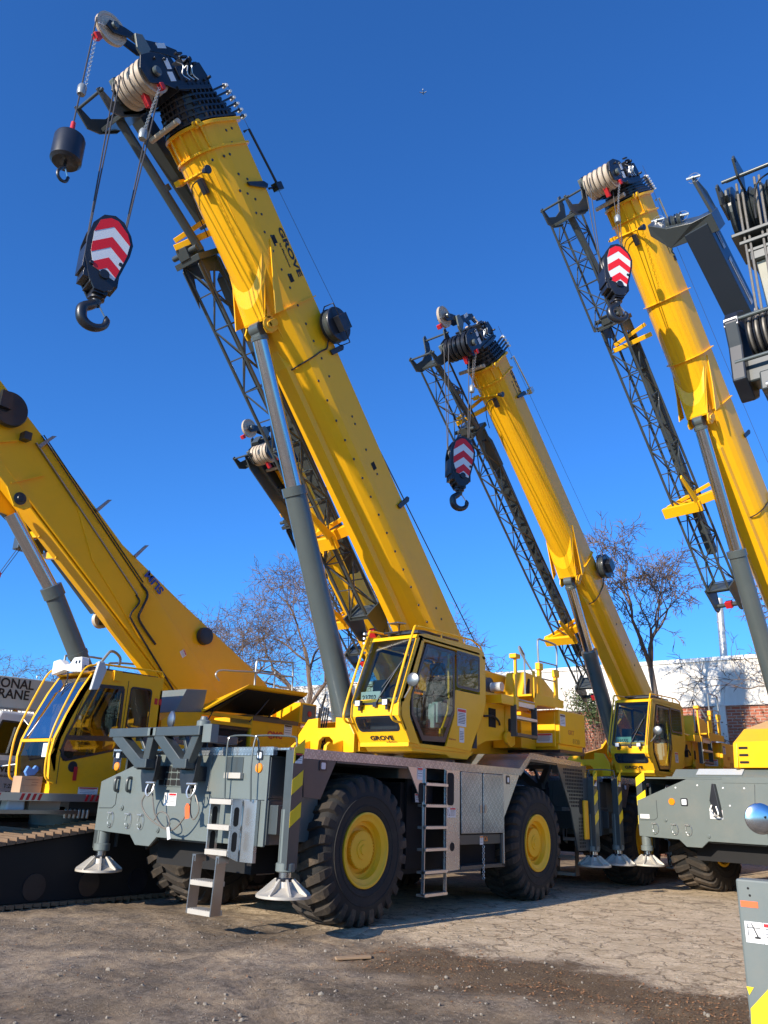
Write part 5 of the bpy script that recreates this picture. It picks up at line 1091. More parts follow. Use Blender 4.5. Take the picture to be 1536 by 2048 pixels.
# yellow front frame of crane C with oval slots
q = MB(); q.prism([(1.0, 2.30), (2.6, 2.16), (3.3, 2.16), (3.3, 3.0), (2.7, 3.3), (1.6, 3.05), (1.05, 2.75)], 'y', .90, .98); q.box(1.05, 1.09, .9, 1.72, 2.3, 2.78); q.prism([(1.0, 2.30), (2.6, 2.16), (3.3, 2.16), (3.3, 3.0), (2.7, 3.3), (1.6, 3.05), (1.05, 2.75)], 'y', 1.66, 1.74); q.add([(1.05, .98, 2.75), (1.05, 1.66, 2.75), (1.6, 1.66, 3.05), (1.6, .98, 3.05)], [(0, 1, 2, 3)]); q.add([(1.6, .98, 3.05), (1.6, 1.66, 3.05), (2.7, 1.66, 3.3), (2.7, .98, 3.3)], [(0, 1, 2, 3)])
yf = q.build('winch_frame', 'yellow', RC, .012)
for z in (2.40, 2.53, 2.66): MB().prism(rrect(1.46, 1.64, z-.022, z+.022, .02), 'x', 1.044, 1.05).build('frame_slot', 'pit', yf)
# crane behind the nearest one: only its boom, head and jib show
pE = dict(ang=46.5, z0=5.25, L=6.9, h=.95, w=.78, pin=(4.2, -.66), cyl=((4.15, 2.45), .38), reel=None, wrap=None, kstep=.07, text=None)
RE, PE, sE = grove('mostly hidden crane, only boom tip and grey jib showing left of the nearest lift cylinder', (6.85, 6.0), rad(0), 1.0, pE, False, '30118', 'white', 'hooks', ((.3, 5.2, 7.5), dict(yc=.74, nc=-.12, bmount=(1.9, 5.6), hw=.2, solid=True)), GR)

# ------------------------------------------------------------------ crawler crane on the left
D = empty('crawler_crane', 'yellow telescopic crawler crane on rusty tracks at left, engine hood propped open', 'crawler crane', (2.0, 6.3, 0))
D0 = Vector((2.0, 6.3, 0))
class MD(MB):
    """meshes given in world metres, stored relative to the crawler crane"""
    def build(s, name, m, parent=None, **k):
        T_ = Matrix.Translation(-D0); s.v = [tuple(T_ @ Vector(v)) for v in s.v]; return MB.build(s, name, m, D if parent is None else parent, **k)
def dtext(body, size, mtx, m, parent, **k): return text(body, size, Matrix.Translation(-D0) @ mtx, m, parent, **k)
for ya, yb in ((3.95, 4.80), (7.7, 8.44)):
    fr = MD(); fr.prism([(-.85, .32), (-.7, .07), (4.9, .07), (5.2, .4), (5.2, .75), (4.9, .97), (1.3, .98), (-.62, .74), (-.88, .6)], 'y', ya+.08, yb-.08); tf = fr.build('track_frame', 'pit')  # near-black colour stands in for the deep shade along the track side
    for i in range(6): MD().lathe([(0, -.36), (.17, -.36), (.17, .36), (0, .36)], (.2 + i*.85, (ya+yb)/2, .26), 'y', 20, close=False).build('track_roller', 'black', tf)
    loop = []
    x0, x1, r_ = -.6, 4.75, .38
    for i in range(42): x = x0 + (x1-x0)*i/41; loop.append((x, 1.03 if x > 1.3 else 1.03 - .23*((1.3-x)/1.9)**1.0, 0))
    for i in range(1, 11): a = PI/2 - PI*i/11; loop.append((x1 + .5*cos(a), .53 + .5*sin(a), a))
    for i in range(42): loop.append((x1 - (x1-x0)*i/41, .03, PI))
    for i in range(1, 9): a = -PI/2 - PI*i/9; loop.append((x0 + r_*cos(a), .415 + r_*sin(a), a))
    sh = MD(); n = len(loop)
    for i in range(n):
        a = Vector((loop[i][0], 0, loop[i][1])); b_ = Vector((loop[(i+1) % n][0], 0, loop[(i+1) % n][1])); d = (b_-a).normalized(); nn = Vector((-d.z, 0, d.x))
        if (a - Vector((2.3, 0, .53))).dot(nn) < 0: nn = -nn
        A_, B_ = a + d*.005, b_ - d*.012
        rr = [A_-nn*.03, A_+nn*.015, A_+nn*.055, A_+d*.025+nn*.055, A_+d*.03+nn*.018, B_+nn*.012, B_-nn*.03]
        sh.loft([[q + Vector((0, ya, 0)) for q in rr], [q + Vector((0, yb, 0)) for q in rr]])
    sh.build('track_shoes', 'track', label=None)
MD().box(.6, 4.0, 5.1, 7.5, .45, .95).build('car_body', 'black')
MD().lathe([(0, .9), (.9, .9), (.9, 1.2), (0, 1.2)], (2.3, 6.3, 0), 'z', 36, close=False).build('slew_ring', 'black')
dk = MD(); dk.box(-.75, 6.2, 4.44, 8.2, 1.36, 1.40); dk.box(.9, 6.2, 4.6, 8.2, 1.2, 1.36); dk.box(.9, 6.0, 4.7, 7.9, 1.15, 1.28); dk.build('slew_deck', 'dgrey')
w1 = MD(); w1.box(-.78, 2.6, 4.40, 4.46, 1.36, 1.47); w1.box(-.82, -.76, 4.40, 8.2, 1.36, 1.47); w1.box(-.78, 2.6, 4.46, 4.9, 1.40, 1.44); wk = w1.build('walkway_edge', 'zinc')
for a in (-.02, 1.02, -.65):
    q = MD()
    for k in range(4): q.prism([(a+k*.09, 1.37), (a+k*.09+.045, 1.37), (a+k*.09+.075, 1.46), (a+k*.09+.03, 1.46)], 'y', 4.394, 4.4)
    q.build('warning_stripes', 'red', wk)
q = MD()
for k in range(6): q.lathe([(0, 0), (.02, 0), (.024, .05), (.024, .12), (0, .14)], (.86+k*.075, 4.6, 1.12), 'z', 10, close=False)
q.build('grease_fitting', 'zinc', wk)
# cab
def dfx(z):   # front face
    pts = [(1.44, .50), (1.7, .43), (2.0, .40), (2.25, .43), (2.6, .56), (3.0, .74), (3.28, .90)]
    for (a, b), (c, d) in zip(pts, pts[1:]):
        if z <= c: return b + (d-b)*(z-a)/(c-a)
    return pts[-1][1]
y0, y1 = 4.5, 5.48
zs = [1.44, 1.7, 2.0, 2.25, 2.6, 3.0, 3.28]
cb = MD()
for yy in (y0, y1-.06):
    cb.prism([(dfx(z), z) for z in zs] + [(dfx(z)+.10, z) for z in reversed(zs)], 'y', yy, yy+.06)
# side skin with two window openings, built as strips
def skin(yy, t=.03):
    cb.prism([(.50, 1.44), (2.28, 1.44), (2.28, 2.50), (2.04, 2.50), (1.62, 2.50), (1.52, 2.14), (.62, 1.93), (.53, 2.1), (.46, 2.1), (.41, 2.0), (.44, 1.7)], 'y', yy, yy+t)
    cb.prism([(.43, 2.1), (.56, 2.1), (.95, 3.12), (2.28, 3.16), (2.28, 3.34), (.93, 3.30), (.74, 3.0), (.56, 2.6)], 'y', yy, yy+t)
    cb.prism([(1.47, 2.14), (1.62, 2.14), (1.64, 3.16), (1.49, 3.16)], 'y', yy, yy+t); cb.prism([(2.06, 2.49), (2.28, 2.49), (2.28, 3.17), (2.06, 3.17)], 'y', yy, yy+t)
skin(y0); skin(y1-.03)
cb.prism([(.90, 3.28), (2.28, 3.34), (2.28, 3.38), (1.0, 3.36), (.86, 3.30)], 'y', y0, y1); cb.box(2.24, 2.28, y0, y1, 1.44, 3.34); cb.box(.52, 2.28, y0, y1, 1.44, 1.5); cb.box(dfx(1.5)-.01, dfx(1.5)+.05, y0, y1, 1.44, 1.60)
dc = cb.build('cab', 'yellow2', bevel=.01)
def dwin(pl, yy, name, sgn=-1):
    cx = sum(p[0] for p in pl)/len(pl); cz = sum(p[1] for p in pl)/len(pl); inn = [(cx+(x-cx)*.90, cz+(z-cz)*.92) for x, z in pl]; n = len(pl)
    g = MD(); g.add([(x, yy+sgn*.006, z) for x, z in pl] + [(x, yy+sgn*.006, z) for x, z in inn], [(k, (k+1) % n, n+(k+1) % n, n+k) for k in range(n)]); f = g.build(name, 'black', dc, recalc=False)
    g = MD(); g.add([(x, yy+sgn*.002, z) for x, z in pl], [tuple(range(n))]); g.build('pane', 'glassd', f, recalc=False); return f
for yy, sg in ((y0, -1), (y1, 1)):
    f = dwin([(.96, 3.13), (1.50, 3.15), (1.53, 3.10), (1.55, 2.20), (1.50, 2.13), (.66, 1.93), (.58, 1.98), (.55, 2.10), (.60, 2.3)], yy, 'door_window', sg)
    MD().prism([(.60, 2.24), (.62, 2.31), (1.54, 2.36), (1.54, 2.28)], 'y', *sorted((yy+sg*.004, yy+sg*.012))).build('window_bar', 'black', f)
    dwin(rrect(1.64, 2.07, 2.50, 3.17, .06), yy, 'rear_window', sg)
g = MD(); zz_ = [z for z in (2.26, 2.4, 2.6, 2.8, 3.0, 3.22)]
g.loft([[(dfx(z)+.0, y0+.07, z), (dfx(z), y1-.07, z)] for z in zz_], closed=False, caps=False); g.build('windscreen', 'glassb', dc, recalc=False)
g = MD(); zz_ = [1.62, 1.8, 2.0, 2.2]; g.loft([[(dfx(z)+.0, y0+.07, z), (dfx(z), y1-.07, z)] for z in zz_], closed=False, caps=False); g.build('lower_windscreen', 'glass', dc, recalc=False)
MD().box(dfx(2.23)-.012, dfx(2.23)+.03, y0+.05, y1-.05, 2.205, 2.25).build('cross_bar', 'yellow2', dc)
MD().tube([(dfx(2.3)-.01, 5.3, 2.3), (dfx(3.15)-.01, 5.05, 3.15)], .008).build('wiper', 'steel', dc)
it = MD(); it.box(1.2, 1.75, 4.75, 5.2, 1.9, 2.05); it.box(1.7, 1.85, 4.78, 5.18, 2.05, 2.95); it.build('seat', 'seat', dc, bevel=.03)
it = MD(); it.box(.75, 1.0, 4.85, 5.1, 1.6, 2.3); it.tube(arc((.95, 4.97, 2.4), .17, 0, 360, 18, 'x'), .015); it.box(1.1, 1.6, 4.58, 4.68, 1.9, 2.15); it.build('control_console', 'black', dc)
g = MD()
for yy in (4.47, 5.50):
    g.tube(smooth_path([(.50, yy, 1.62), (.36, yy, 1.70), (.33, yy, 2.0), (.37, yy, 2.4), (.60, yy, 3.05), (.74, yy, 3.34), (.92, yy, 3.42)], 5), .017)
g.tube([(.92, 4.47, 3.44), (1.6, 4.47, 3.46), (2.2, 4.47, 3.47), (2.26, 4.48, 3.40)], .017); g.build('grab_rail', 'yellow', dc)
MD().box(.78, 2.2, 4.56, 4.60, 3.36, 3.40).build('roof_rail_strip', 'black', dc)
MD().box(1.28, 1.42, 4.47, 4.53, 3.22, 3.38).build('door_catch', 'yellow2', dc)
g = MD(); g.prism([(4.62, 3.30), (4.95, 3.32), (5.12, 3.36), (5.48, 3.30), (5.48, 3.52), (5.30, 3.54), (5.12, 3.44), (4.98, 3.44), (4.88, 3.54), (4.66, 3.54)], 'x', .76, .90); lb = g.build('lamp_shroud', 'white', dc, bevel=.01)
for y in (4.70, 4.79): MD().lathe([(0, -.008), (.028, -.004), (.03, 0), (0, 0)], (.76, y, 3.46), 'x', 16, close=False).build('roof_lamp', 'black', lb)
g = MD(); g.tube([(.78, 5.05, 3.4), (.80, 5.05, 3.2), (.72, 5.02, 2.9), (.62, 5.02, 2.6)], .007, 5); g.tube([(.78, 5.0, 3.4), (.78, 5.0, 3.2), (.70, 4.99, 2.9)], .007, 5); g.build('hanging_cable', 'hose', dc)
g = MD(); g.prism([(.78, 3.0), (.92, 3.02), (1.02, 3.34), (.96, 3.46), (.86, 3.46)], 'y', 4.30, 4.36); m_ = g.build('side_mirror', 'plastic', dc, bevel=.015); g = MD(); g.tube([(.9, 4.33, 3.3), (.84, 4.42, 3.35), (.7, 4.47, 3.3)], .012); g.build('mirror_arm', 'black', m_)
MD().lathe([(0, -.006), (.075, -.006), (.08, 0), (0, 0)], (.80, 4.5, 1.86), 'y', 24, close=False).build('door_handle', 'black', dc); MD().box(.82, .88, 4.480, 4.49, 1.66, 1.86).build('handle_tag', 'red', dc)
MD().box(1.58, 1.585, 4.492, 4.5, 1.5, 3.25).build('door_seam', 'black', dc); MD().tube([(.57, 4.497, 1.6), (.56, 4.497, 2.0), (.8, 4.497, 2.9)], .005, 5).build('door_seam', 'black', dc)
for a in (0, .12): MD().box(2.14+a*.7, 2.20+a*.7, 4.494, 4.5, 2.93, 3.03).build('exit_sticker', 'red', dc)
decal(Matrix.Translation(-D0) @ frame((.95, 4.497, 1.46), (1, 0, 0), (0, 0, 1)), .34, .11, dc, 'redr', 3); decal(Matrix.Translation(-D0) @ frame((1.50, 4.497, 1.86), (1, 0, 0), (0, 0, 1)), .14, .20, dc, None, 6)
decal(Matrix.Translation(-D0) @ frame((dfx(2.0)-.01, 4.72, 1.98), (0, -1, 0), (0, 0, 1)), .16, .2, dc, None, 1)
# engine house with raised hood
g = MD(); g.prism([(2.68, 2.86), (2.88, 3.28), (3.35, 3.32), (3.30, 2.92)], 'y', 4.62, 5.6); g.build('intake_shroud', 'grey', bevel=.01)
g = MD(); g.prism([(2.42, 1.42), (3.25, 1.42), (3.25, 2.6), (3.30, 2.92), (2.68, 2.86), (2.42, 2.7)], 'y', 4.62, 5.7); g.box(4.50, 5.78, 4.60, 5.7, 1.42, 2.96); g.box(3.25, 4.5, 4.62, 5.7, 1.42, 1.75); g.box(3.25, 4.5, 5.5, 5.7, 1.42, 2.9); hs = g.build('engine_house', 'yellow2', bevel=.015)
g = MD(); g.box(3.3, 4.45, 4.66, 5.5, 1.7, 2.7); g.build('engine_bay', 'pit', hs)
g = MD(); g.box(3.5, 4.2, 4.64, 4.9, 1.9, 2.5); g.rod((3.7, 4.62, 2.2), (3.7, 4.7, 2.2), .16); g.tube([(3.4, 4.62, 2.6), (3.8, 4.60, 2.3), (4.3, 4.62, 2.5)], .03); g.box(3.3, 4.45, 4.63, 4.68, 2.66, 2.80); g.build('engine', 'black', hs, bevel=.02)
for z in (2.88, 2.74): MD().box(3.28, 4.5, 4.61, 4.66, z, z+.06).build('bay_rail', 'yellow2', hs)
g = MD(); g.loft([[(3.26, 4.52, 2.93), (3.30, 5.15, 2.88), (3.30, 5.15, 2.91), (3.26, 4.52, 2.97)], [(4.06, 4.30, 3.43), (4.10, 5.25, 3.04), (4.10, 5.25, 3.08), (4.06, 4.28, 3.49)], [(5.66, 4.30, 3.46), (5.60, 5.25, 3.08), (5.60, 5.25, 3.12), (5.66, 4.28, 3.52)]]); hd = g.build('raised_hood', 'yellow', hs, bevel=.006)
g = MD(); g.loft([[(3.32, 4.54, 2.915), (3.34, 5.10, 2.87), (3.34, 5.10, 2.875), (3.32, 4.54, 2.925)], [(4.09, 4.34, 3.385), (4.12, 5.20, 3.03), (4.12, 5.20, 3.045), (4.09, 4.34, 3.40)], [(5.60, 4.34, 3.415), (5.55, 5.20, 3.07), (5.55, 5.20, 3.085), (5.60, 4.34, 3.43)]]); g.build('hood_lining', 'pit', hd)
g = MD(); g.tube([(3.45, 4.66, 2.75), (3.55, 4.55, 3.1), (4.0, 4.5, 3.38)], .012); g.tube([(4.45, 4.62, 2.85), (4.70, 4.6, 3.1), (4.95, 4.55, 3.42)], .014); g.tube([(5.2, 4.9, 2.97), (5.5, 4.9, 3.42)], .02); g.build('gas_strut', 'black', hd)
g = MD(); g.box(4.52, 5.76, 4.58, 4.60, 2.88, 2.96); g.prism([(4.55, 2.96), (4.75, 3.03), (5.6, 3.05), (5.76, 2.98)], 'y', 5.0, 5.6); g.build('side_cowl', 'dgrey', hs)
dtext('QMC', .17, frame((4.93, 4.597, 2.60), (1, 0, 0), (0, 0, 1)), 'inkred', hs, bold=.05, sx=1.05); dtext('75', .34, frame((5.28, 4.597, 2.26), (1, 0, 0), (0, 0, 1)), 'yellow', hs, bold=.02)
decal(Matrix.Translation(-D0) @ frame((5.38, 4.597, 2.66), (1, 0, 0), (0, 0, 1)), .22, .22, hs, 'black', 3)
for z0, z1, xo in ((2.94, 3.36, 0), (2.38, 2.86, -.02)):
    g = MD(); g.box(5.82+xo, 6.32, 4.62, 5.3, z0, z1); bx = g.build('weight_block', 'yellow', bevel=.015); MD().box(5.90, 6.28, 4.61, 4.62, z0+.04, z1-.04).build('block_face', 'screen', bx)
    MD().lathe([(0, -.014), (.055, -.012), (.06, 0), (0, 0)], (6.1, 4.61, (z0+z1)/2), 'y', 20, close=False).build('red_plug', 'red', bx)
MD().box(5.7, 6.6, 5.3, 8.2, 1.42, 3.2).build('rear_counterweight', 'yellow2', bevel=.03)
g = MD()
g.tube(smooth_path([(5.05, 5.2, 3.3), (5.05, 5.2, 4.05), (5.10, 5.2, 4.15), (5.25, 5.2, 4.17), (6.0, 5.2, 4.24), (6.12, 5.2, 4.15), (6.15, 5.2, 3.2)], 5), .02); g.tube(smooth_path([(4.15, 5.25, 3.62), (4.05, 5.25, 3.72), (4.15, 5.25, 3.82), (4.5, 5.2, 3.85), (5.05, 5.2, 3.90), (6.14, 5.2, 3.95)], 4), .018); g.rod((5.6, 5.2, 3.4), (5.6, 5.2, 4.0), .016)
g.build('guard_rail', 'rail')
g = MD()
for a in (2.2, 3.2): g.tube(smooth_path([(a, 7.6, 3.2), (a, 7.6, 3.9), (a+.08, 7.6, 4.0), (a+.7, 7.6, 4.05), (a+.85, 7.6, 3.95), (a+.85, 7.6, 3.2)], 5), .022)
g.tube(smooth_path([(2.5, 7.4, 3.3), (2.95, 7.4, 4.05), (3.1, 7.4, 4.2), (3.3, 7.4, 4.1), (3.3, 7.4, 3.9)], 5), .03); g.build('far_hand_rail', 'rail')
MD().box(2.4, 5.7, 7.0, 8.1, 1.42, 3.1).build('far_house', 'yellow2', bevel=.03)
# boom, lift cylinder and jib
YB0, YB1 = 5.9, 6.40
side = [(-2.6, 8.20), (-2.2, 9.28), (-.86, 8.20), (.42, 7.21), (2.01, 5.93), (5.6, 4.20), (6.1, 3.9), (5.9, 3.2), (4.85, 2.95), (3.4, 2.9), (3.3, 3.52), (2.18, 4.46), (.11, 6.12), (-.56, 6.66)]
g = MD(); g.prism([(-2.9, 9.75), (-.86, 8.18), (.42, 7.21), (2.01, 5.95), (3.5, 5.15), (5.6, 4.10), (6.1, 3.8), (5.9, 3.0), (4.6, 2.7), (4.15, 2.9), (2.18, 4.52), (.11, 6.18), (-.56, 6.72), (-3.3, 8.95)], 'y', YB0, YB1); db = g.build('boom', 'yellow', bevel=.03)
g = MD(); g.prism([(-3.3, 8.93), (-.56, 6.70), (.11, 6.16), (2.18, 4.50), (3.9, 3.1), (3.87, 3.07), (2.15, 4.47), (.08, 6.13), (-.59, 6.67), (-3.33, 8.9)], 'y', 5.93, 6.37); g.build('boom_belly', 'yellow', db, bevel=.02)
g = MD(); g.prism([(.9, 6.45), (2.01, 5.90), (2.2, 5.75), (4.9, 3.3), (4.4, 2.9), (3.0, 3.9), (1.4, 5.5)], 'y', YB0-.025, YB0); g.build('side_doubler', 'yellow', db, bevel=.008)
g = MD(); g.prism([(-.80, 6.98), (-.42, 6.60), (-.02, 6.30), (.10, 6.12), (-.02, 6.03), (-.22, 6.05), (-.40, 6.35), (-.95, 6.8)], 'y', YB0-.03, YB0); g.prism([(-.80, 6.98), (-.42, 6.60), (-.02, 6.30), (.10, 6.12), (-.02, 6.03), (-.22, 6.05), (-.40, 6.35), (-.95, 6.8)], 'y', YB1, YB1+.03); g.build('cylinder_lug', 'yellow', db, bevel=.008)
g = MD()
for a, b_ in (((-.92, 6.95), (-.38, 7.20)), ((-.35, 6.42), (.20, 6.75))): g.beam((a[0], YB0-.03, a[1]), (b_[0], YB0-.02, b_[1]), .02, .05, (0, 1, 0))
g.build('stiffener', 'yellow', db)
MD().lathe([(0, -.05), (.05, -.05), (.06, -.03), (.11, -.02), (.11, 0), (0, 0)], (-.14, YB0-.03, 6.20), 'y', 24, close=False).build('cylinder_pin', 'black', db)
g = MD(); g.beam((-.05, YB0-.03, 7.28), (2.45, YB0-.03, 5.05), .02, .055, (0, 1, 0)); g.build('pipe_cover', 'steel', db)
g = MD(); 
for o_ in (0, .04): g.tube([(.02+o_, YB0-.04, 7.45+o_*.6), (2.5+o_, YB0-.04, 5.28+o_)], .011, 6)
g.build('hydraulic_pipe', 'hose', db)
g = MD(); g.tube(smooth_path([(2.50, YB0-.04, 5.28), (2.66, YB0-.06, 5.10), (2.56, YB0-.08, 4.80), (2.52, YB0-.08, 4.62), (2.72, YB0-.06, 4.42), (3.0, YB0-.04, 4.2)], 6), .024); g.tube(smooth_path([(2.42, YB0-.04, 5.05), (2.50, YB0-.06, 4.92), (2.34, YB0-.08, 4.66), (2.42, YB0-.08, 4.50), (3.1, YB0-.04, 3.85), (3.7, YB0-.04, 3.25)], 6), .018); g.build('boom_hose', 'hose', db)
for x, z in ((.0, 7.32), (1.3, 6.5), (2.25, 5.85)): MD().prism([(x, z-.06), (x+.05, z-.10), (x+.30, z+.22), (x+.22, z+.20)], 'y', YB0-.05, YB0-.02).build('rope_tab', 'steel', db)
g = MD(); g.lathe([(0, -.14), (.30, -.14), (.32, -.1), (.32, -.04), (.30, 0), (0, 0)], (-.66, YB0-.04, 7.66), 'y', 40, close=False); g.box(-.9, -.7, YB0-.28, YB0-.18, 7.6, 7.9); g.box(-.35, -.22, YB0-.2, YB0-.02, 7.22, 7.36); g.build('cable_reel', 'black', db)
g = MD(); g.lathe([(0, -.12), (.17, -.10), (.18, 0), (0, 0)], (4.15, YB0-.03, 4.55), 'y', 20, close=False); g.build('round_cover', 'black', db)
dtext('SLIM', .22, frame((3.05, YB0-.03, 5.28), (-.80, 0, .60), (-.60, 0, -.80)), 'inkblue', db, bold=.03, sx=1.2)
decal(Matrix.Translation(-D0) @ frame((3.6, YB0-.03, 4.15), (.6, 0, -.8), (.8, 0, .6)), .14, .12, db, 'redr', 3)
MD().rod((-.09, 6.16, 5.99), (1.0, 6.16, 4.72), .125, n=32).build('cylinder_rod', 'chrome', bevel=0)
g = MD(); g.rod((.88, 6.16, 4.87), (2.50, 6.16, 2.47), .165, n=32); g.rod((.85, 6.16, 4.91), (.97, 6.16, 4.74), .19, n=32); g.rod((1.57, 6.16, 3.85), (1.61, 6.16, 3.79), .18, n=32); g.build('cylinder_barrel', 'mgrey')
g = MD(); g.beam((.0, 6.9, 6.78), (2.3, 6.9, 4.84), .22, .20, (0, 1, 0)); g.beam((-.6, 6.9, 6.7), (.62, 6.9, 5.95), .16, .14, (0, 1, 0)); g.box(.45, .95, 6.8, 7.0, 5.62, 5.86); j = g.build('stowed_jib', 'dgrey', bevel=.01)
g = MD(); g.beam((-.7, 6.95, 7.1), (-.1, 6.95, 6.4), .10, .16, (0, 1, 0)); g.build('jib_tip', 'dgrey', j, bevel=.01)
g = MD(); g.lathe([(.03, -.04), (.12, -.04), (.17, -.05), (.15, 0), (.17, .05), (.12, .04), (.03, .04)], (2.38, 6.85, 4.66), 'y', 30); g.build('sheave', 'cream', j)
g = MD(); g.box(2.30, 2.62, 6.76, 6.8, 4.55, 4.75); g.beam((2.3, 6.8, 4.8), (2.75, 6.8, 4.55), .1, .08, (0, 1, 0)); g.build('sheave_bracket', 'black', j)
for x, z in ((.62, 6.08), (1.0, 5.78)):
    g = MD(); g.beam((x-.05, 6.2, z-.28), (x+.10, 7.0, z-.12), .12, .12); g.build('jib_mount', 'yellow', db, bevel=.008)
g = MD(); g.tube([(.55, 6.9, 5.64), (.20, 6.9, 4.9)], .006, 6); g.tube([(.50, 6.9, 5.64), (.16, 6.9, 4.9)], .006, 6); g.build('jib_rope', 'rope', j)
RH = empty('red_hook_ball', 'red overhaul ball and hook hanging at the left edge from the crawler crane jib', 'overhaul ball', (.14, 6.9, 4.42))
MB().lathe([(0, 0), (.07, .02), (.12, .08), (.12, .14), (.07, .20), (.04, .26), (.03, .42), (0, .44)], (0, 0, 0), 'z', 24, close=False).build('ball', 'red', RH); MB().tube(arc((0, 0, -.06), .06, 100, 360, 12, 'y'), .014).build('hook', 'red', RH)
q = MB(); q.lathe([(0, .62), (.05, .62), (.05, .70), (0, .72)], (.10, 0, 0), 'z', 16, close=False); q.build('switch_weight', 'red', RH)

# ------------------------------------------------------------------ boxes on the walkway
def carton(label, x, y, z, dx, dy, dz, rz, printed, open_=False):
    r = empty('cardboard_box', label, 'box', (x, y, z), rz, 1, 'cardboard boxes lying by the crawler crane cab')
    g = MB(); g.box(-dx/2, dx/2, -dy/2, dy/2, 0, dz)
    b = g.build('carton', 'card', r, .004)
    MB().box(-dx/2, dx/2, -.004, .004, dz, dz+.002).build('flap_seam', 'vine', b)
    MB().box(-dx/2+.01, dx/2-.01, -dy/2-.001, -dy/2, dz*.49, dz*.5).build('crease', 'vine', b)
    for a, c in printed: 
        q = MB()
        for k in range(c): q.box(a, a+.12-.02*k, -dy/2-.0015, -dy/2-.0005, dz*.8-k*.035, dz*.83-k*.035)
        q.build('printed_mark', 'vine', b)
    return r
carton('closed brown cardboard box standing on the walkway in front of the crawler cab', .27, 4.78, 1.445, .32, .28, .25, rad(-4), ((-.1, 1), (.0, 3)))
carton('opened cardboard carton with printed side lying low under the walkway', .45, 4.62, 1.235, .46, .3, .18, rad(-8), ((-.2, 2), (.08, 2)))
q = MB(); q.prism([(-.16, 0), (.14, 0), (.12, .17), (-.12, .2)], 'y', -.10, .10); tag(q.build('cement_bag', 'decal', bevel=.03), 'crumpled pale paper sack lying beside the low carton at the left edge', 'sack').location = (.02, 4.62, 1.225)
tr_ = MB(); tr_.box(-.75, .75, -.28, .28, -.03, 0); tr_.box(-.75, .75, -.30, -.27, -.04, .015); t_ = tr_.build('side_step', 'steel', bevel=.004); t_.parent = D; t_.location = Vector((.15, 4.62, 1.225)) - D0
q = MB(); q.prism([(-.1, 0), (.02, .02), (.1, .12), (.02, .16), (-.02, .10), (-.1, .15), (-.14, .06)], 'y', -.03, .03); tag(q.build('blue_glove', 'bluecloth', bevel=.01), 'blue rubber glove lying on the cardboard box in front of the crawler cab', 'glove').location = (.36, 4.83, 1.697)

# ------------------------------------------------------------------ truck crane behind at the left
TX, TY = 3.0, 9.6
T = empty('boom_truck', 'white boom truck with pale boom lettered ONAL ANE behind the crawler crane', 'truck crane', (TX, TY, 0))
g = MB(); g.prism([(-1.6, .75), (.05, .75), (.05, 2.2), (-.05, 2.86), (-.3, 2.98), (-1.0, 2.98), (-1.35, 2.1), (-1.6, 1.95)], 'y', -.3, 1.9); tc_ = g.build('cab', 'truckw', T, .05)
g = MB(); g.prism([(-1.62, .76), (.03, .76), (.03, 2.02), (-1.3, 2.02), (-1.62, 1.9)], 'y', -.306, -.3); tdr = g.build('door_panel', 'trucks', tc_, .01)
g = MB(); g.prism([(-1.22, 2.12), (-.06, 2.12), (-.10, 2.78), (-.95, 2.80)], 'y', -.31, -.30); g.build('side_window', 'black', tc_, .01)
MB().prism([(-1.12, 2.16), (-.10, 2.16), (-.14, 2.74), (-.92, 2.76)], 'y', -.314, -.31).build('pane', 'glassd', tc_)
g = MB(); g.prism([(-.62, 2.1), (-.38, 2.1), (-.32, 2.64), (-.52, 2.70)], 'y', -.62, -.54); m_ = g.build('mirror', 'white', tc_, .02); MB().prism([(-.57, 2.16), (-.42, 2.16), (-.37, 2.60), (-.50, 2.63)], 'y', -.63, -.62).build('mirror_face', 'white', m_); MB().box(-.52, -.44, -.636, -.63, 2.36, 2.52).build('mirror_sticker', 'orange', m_)
g = MB(); g.tube([(-.5, -.58, 2.1), (-.6, -.5, 1.95), (-.8, -.3, 1.9)], .018); g.tube([(-.45, -.58, 2.66), (-.5, -.3, 2.85)], .014); g.build('mirror_arm', 'zinc', m_)
MB().lathe([(0, .08), (.05, .07), (.07, .0), (0, 0)], (-.5, .1, 2.98), 'z', 16, close=False).build('beacon', 'amber', tc_)
text('WELCON', .165, frame((-.90, -.309, 1.80), (1, 0, 0), (0, 0, 1)), 'ink', tc_, .03, sx=1.1); text('800-555-7100', .07, frame((-.84, -.309, 1.70), (1, 0, 0), (0, 0, 1)), 'ink', tc_, .01); text('T:2387250', .11, frame((-.68, -.309, 1.50), (1, 0, 0), (0, 0, 1)), 'ink', tc_, .01); text('58.000', .11, frame((-.63, -.309, 1.36), (1, 0, 0), (0, 0, 1)), 'ink', tc_, .01, sx=1.1)
g = MB(); g.box(-1.5, 6.5, .1, 1.6, .6, .9); g.build('chassis', 'black', T)
g = MB(); g.box(.3, 6.5, -.3, 1.9, .95, 1.1); g.box(.5, 1.4, .2, 1.4, 1.1, 2.9); g.build('truck_bed', 'trucks', T, .02)
for xx in (-.9, 3.9, 5.1):
    for yy in (0, 1.6): 
        g = MB(); g.lathe([(.28, -.14), (.48, -.14), (.52, -.1), (.52, .1), (.48, .14), (.28, .14)], (xx, yy, .52), 'y', 32); wh = g.build('wheel', 'rubber', T); MB().lathe([(0, -.08), (.1, -.09), (.12, -.04), (.28, -.12), (.29, .1), (0, .1)], (xx, yy, .52), 'y', 24, close=False).build('rim', 'zinc', wh)
g = MB(); g.prism([(-3.2, 3.02), (1.2, 3.10), (1.2, 3.74), (-3.2, 3.66)], 'y', .0, .55); g.rod((.5, .27, 2.8), (.5, .27, 3.2), .3, n=24); tb = g.build('boom', 'boomgr', T, .02)
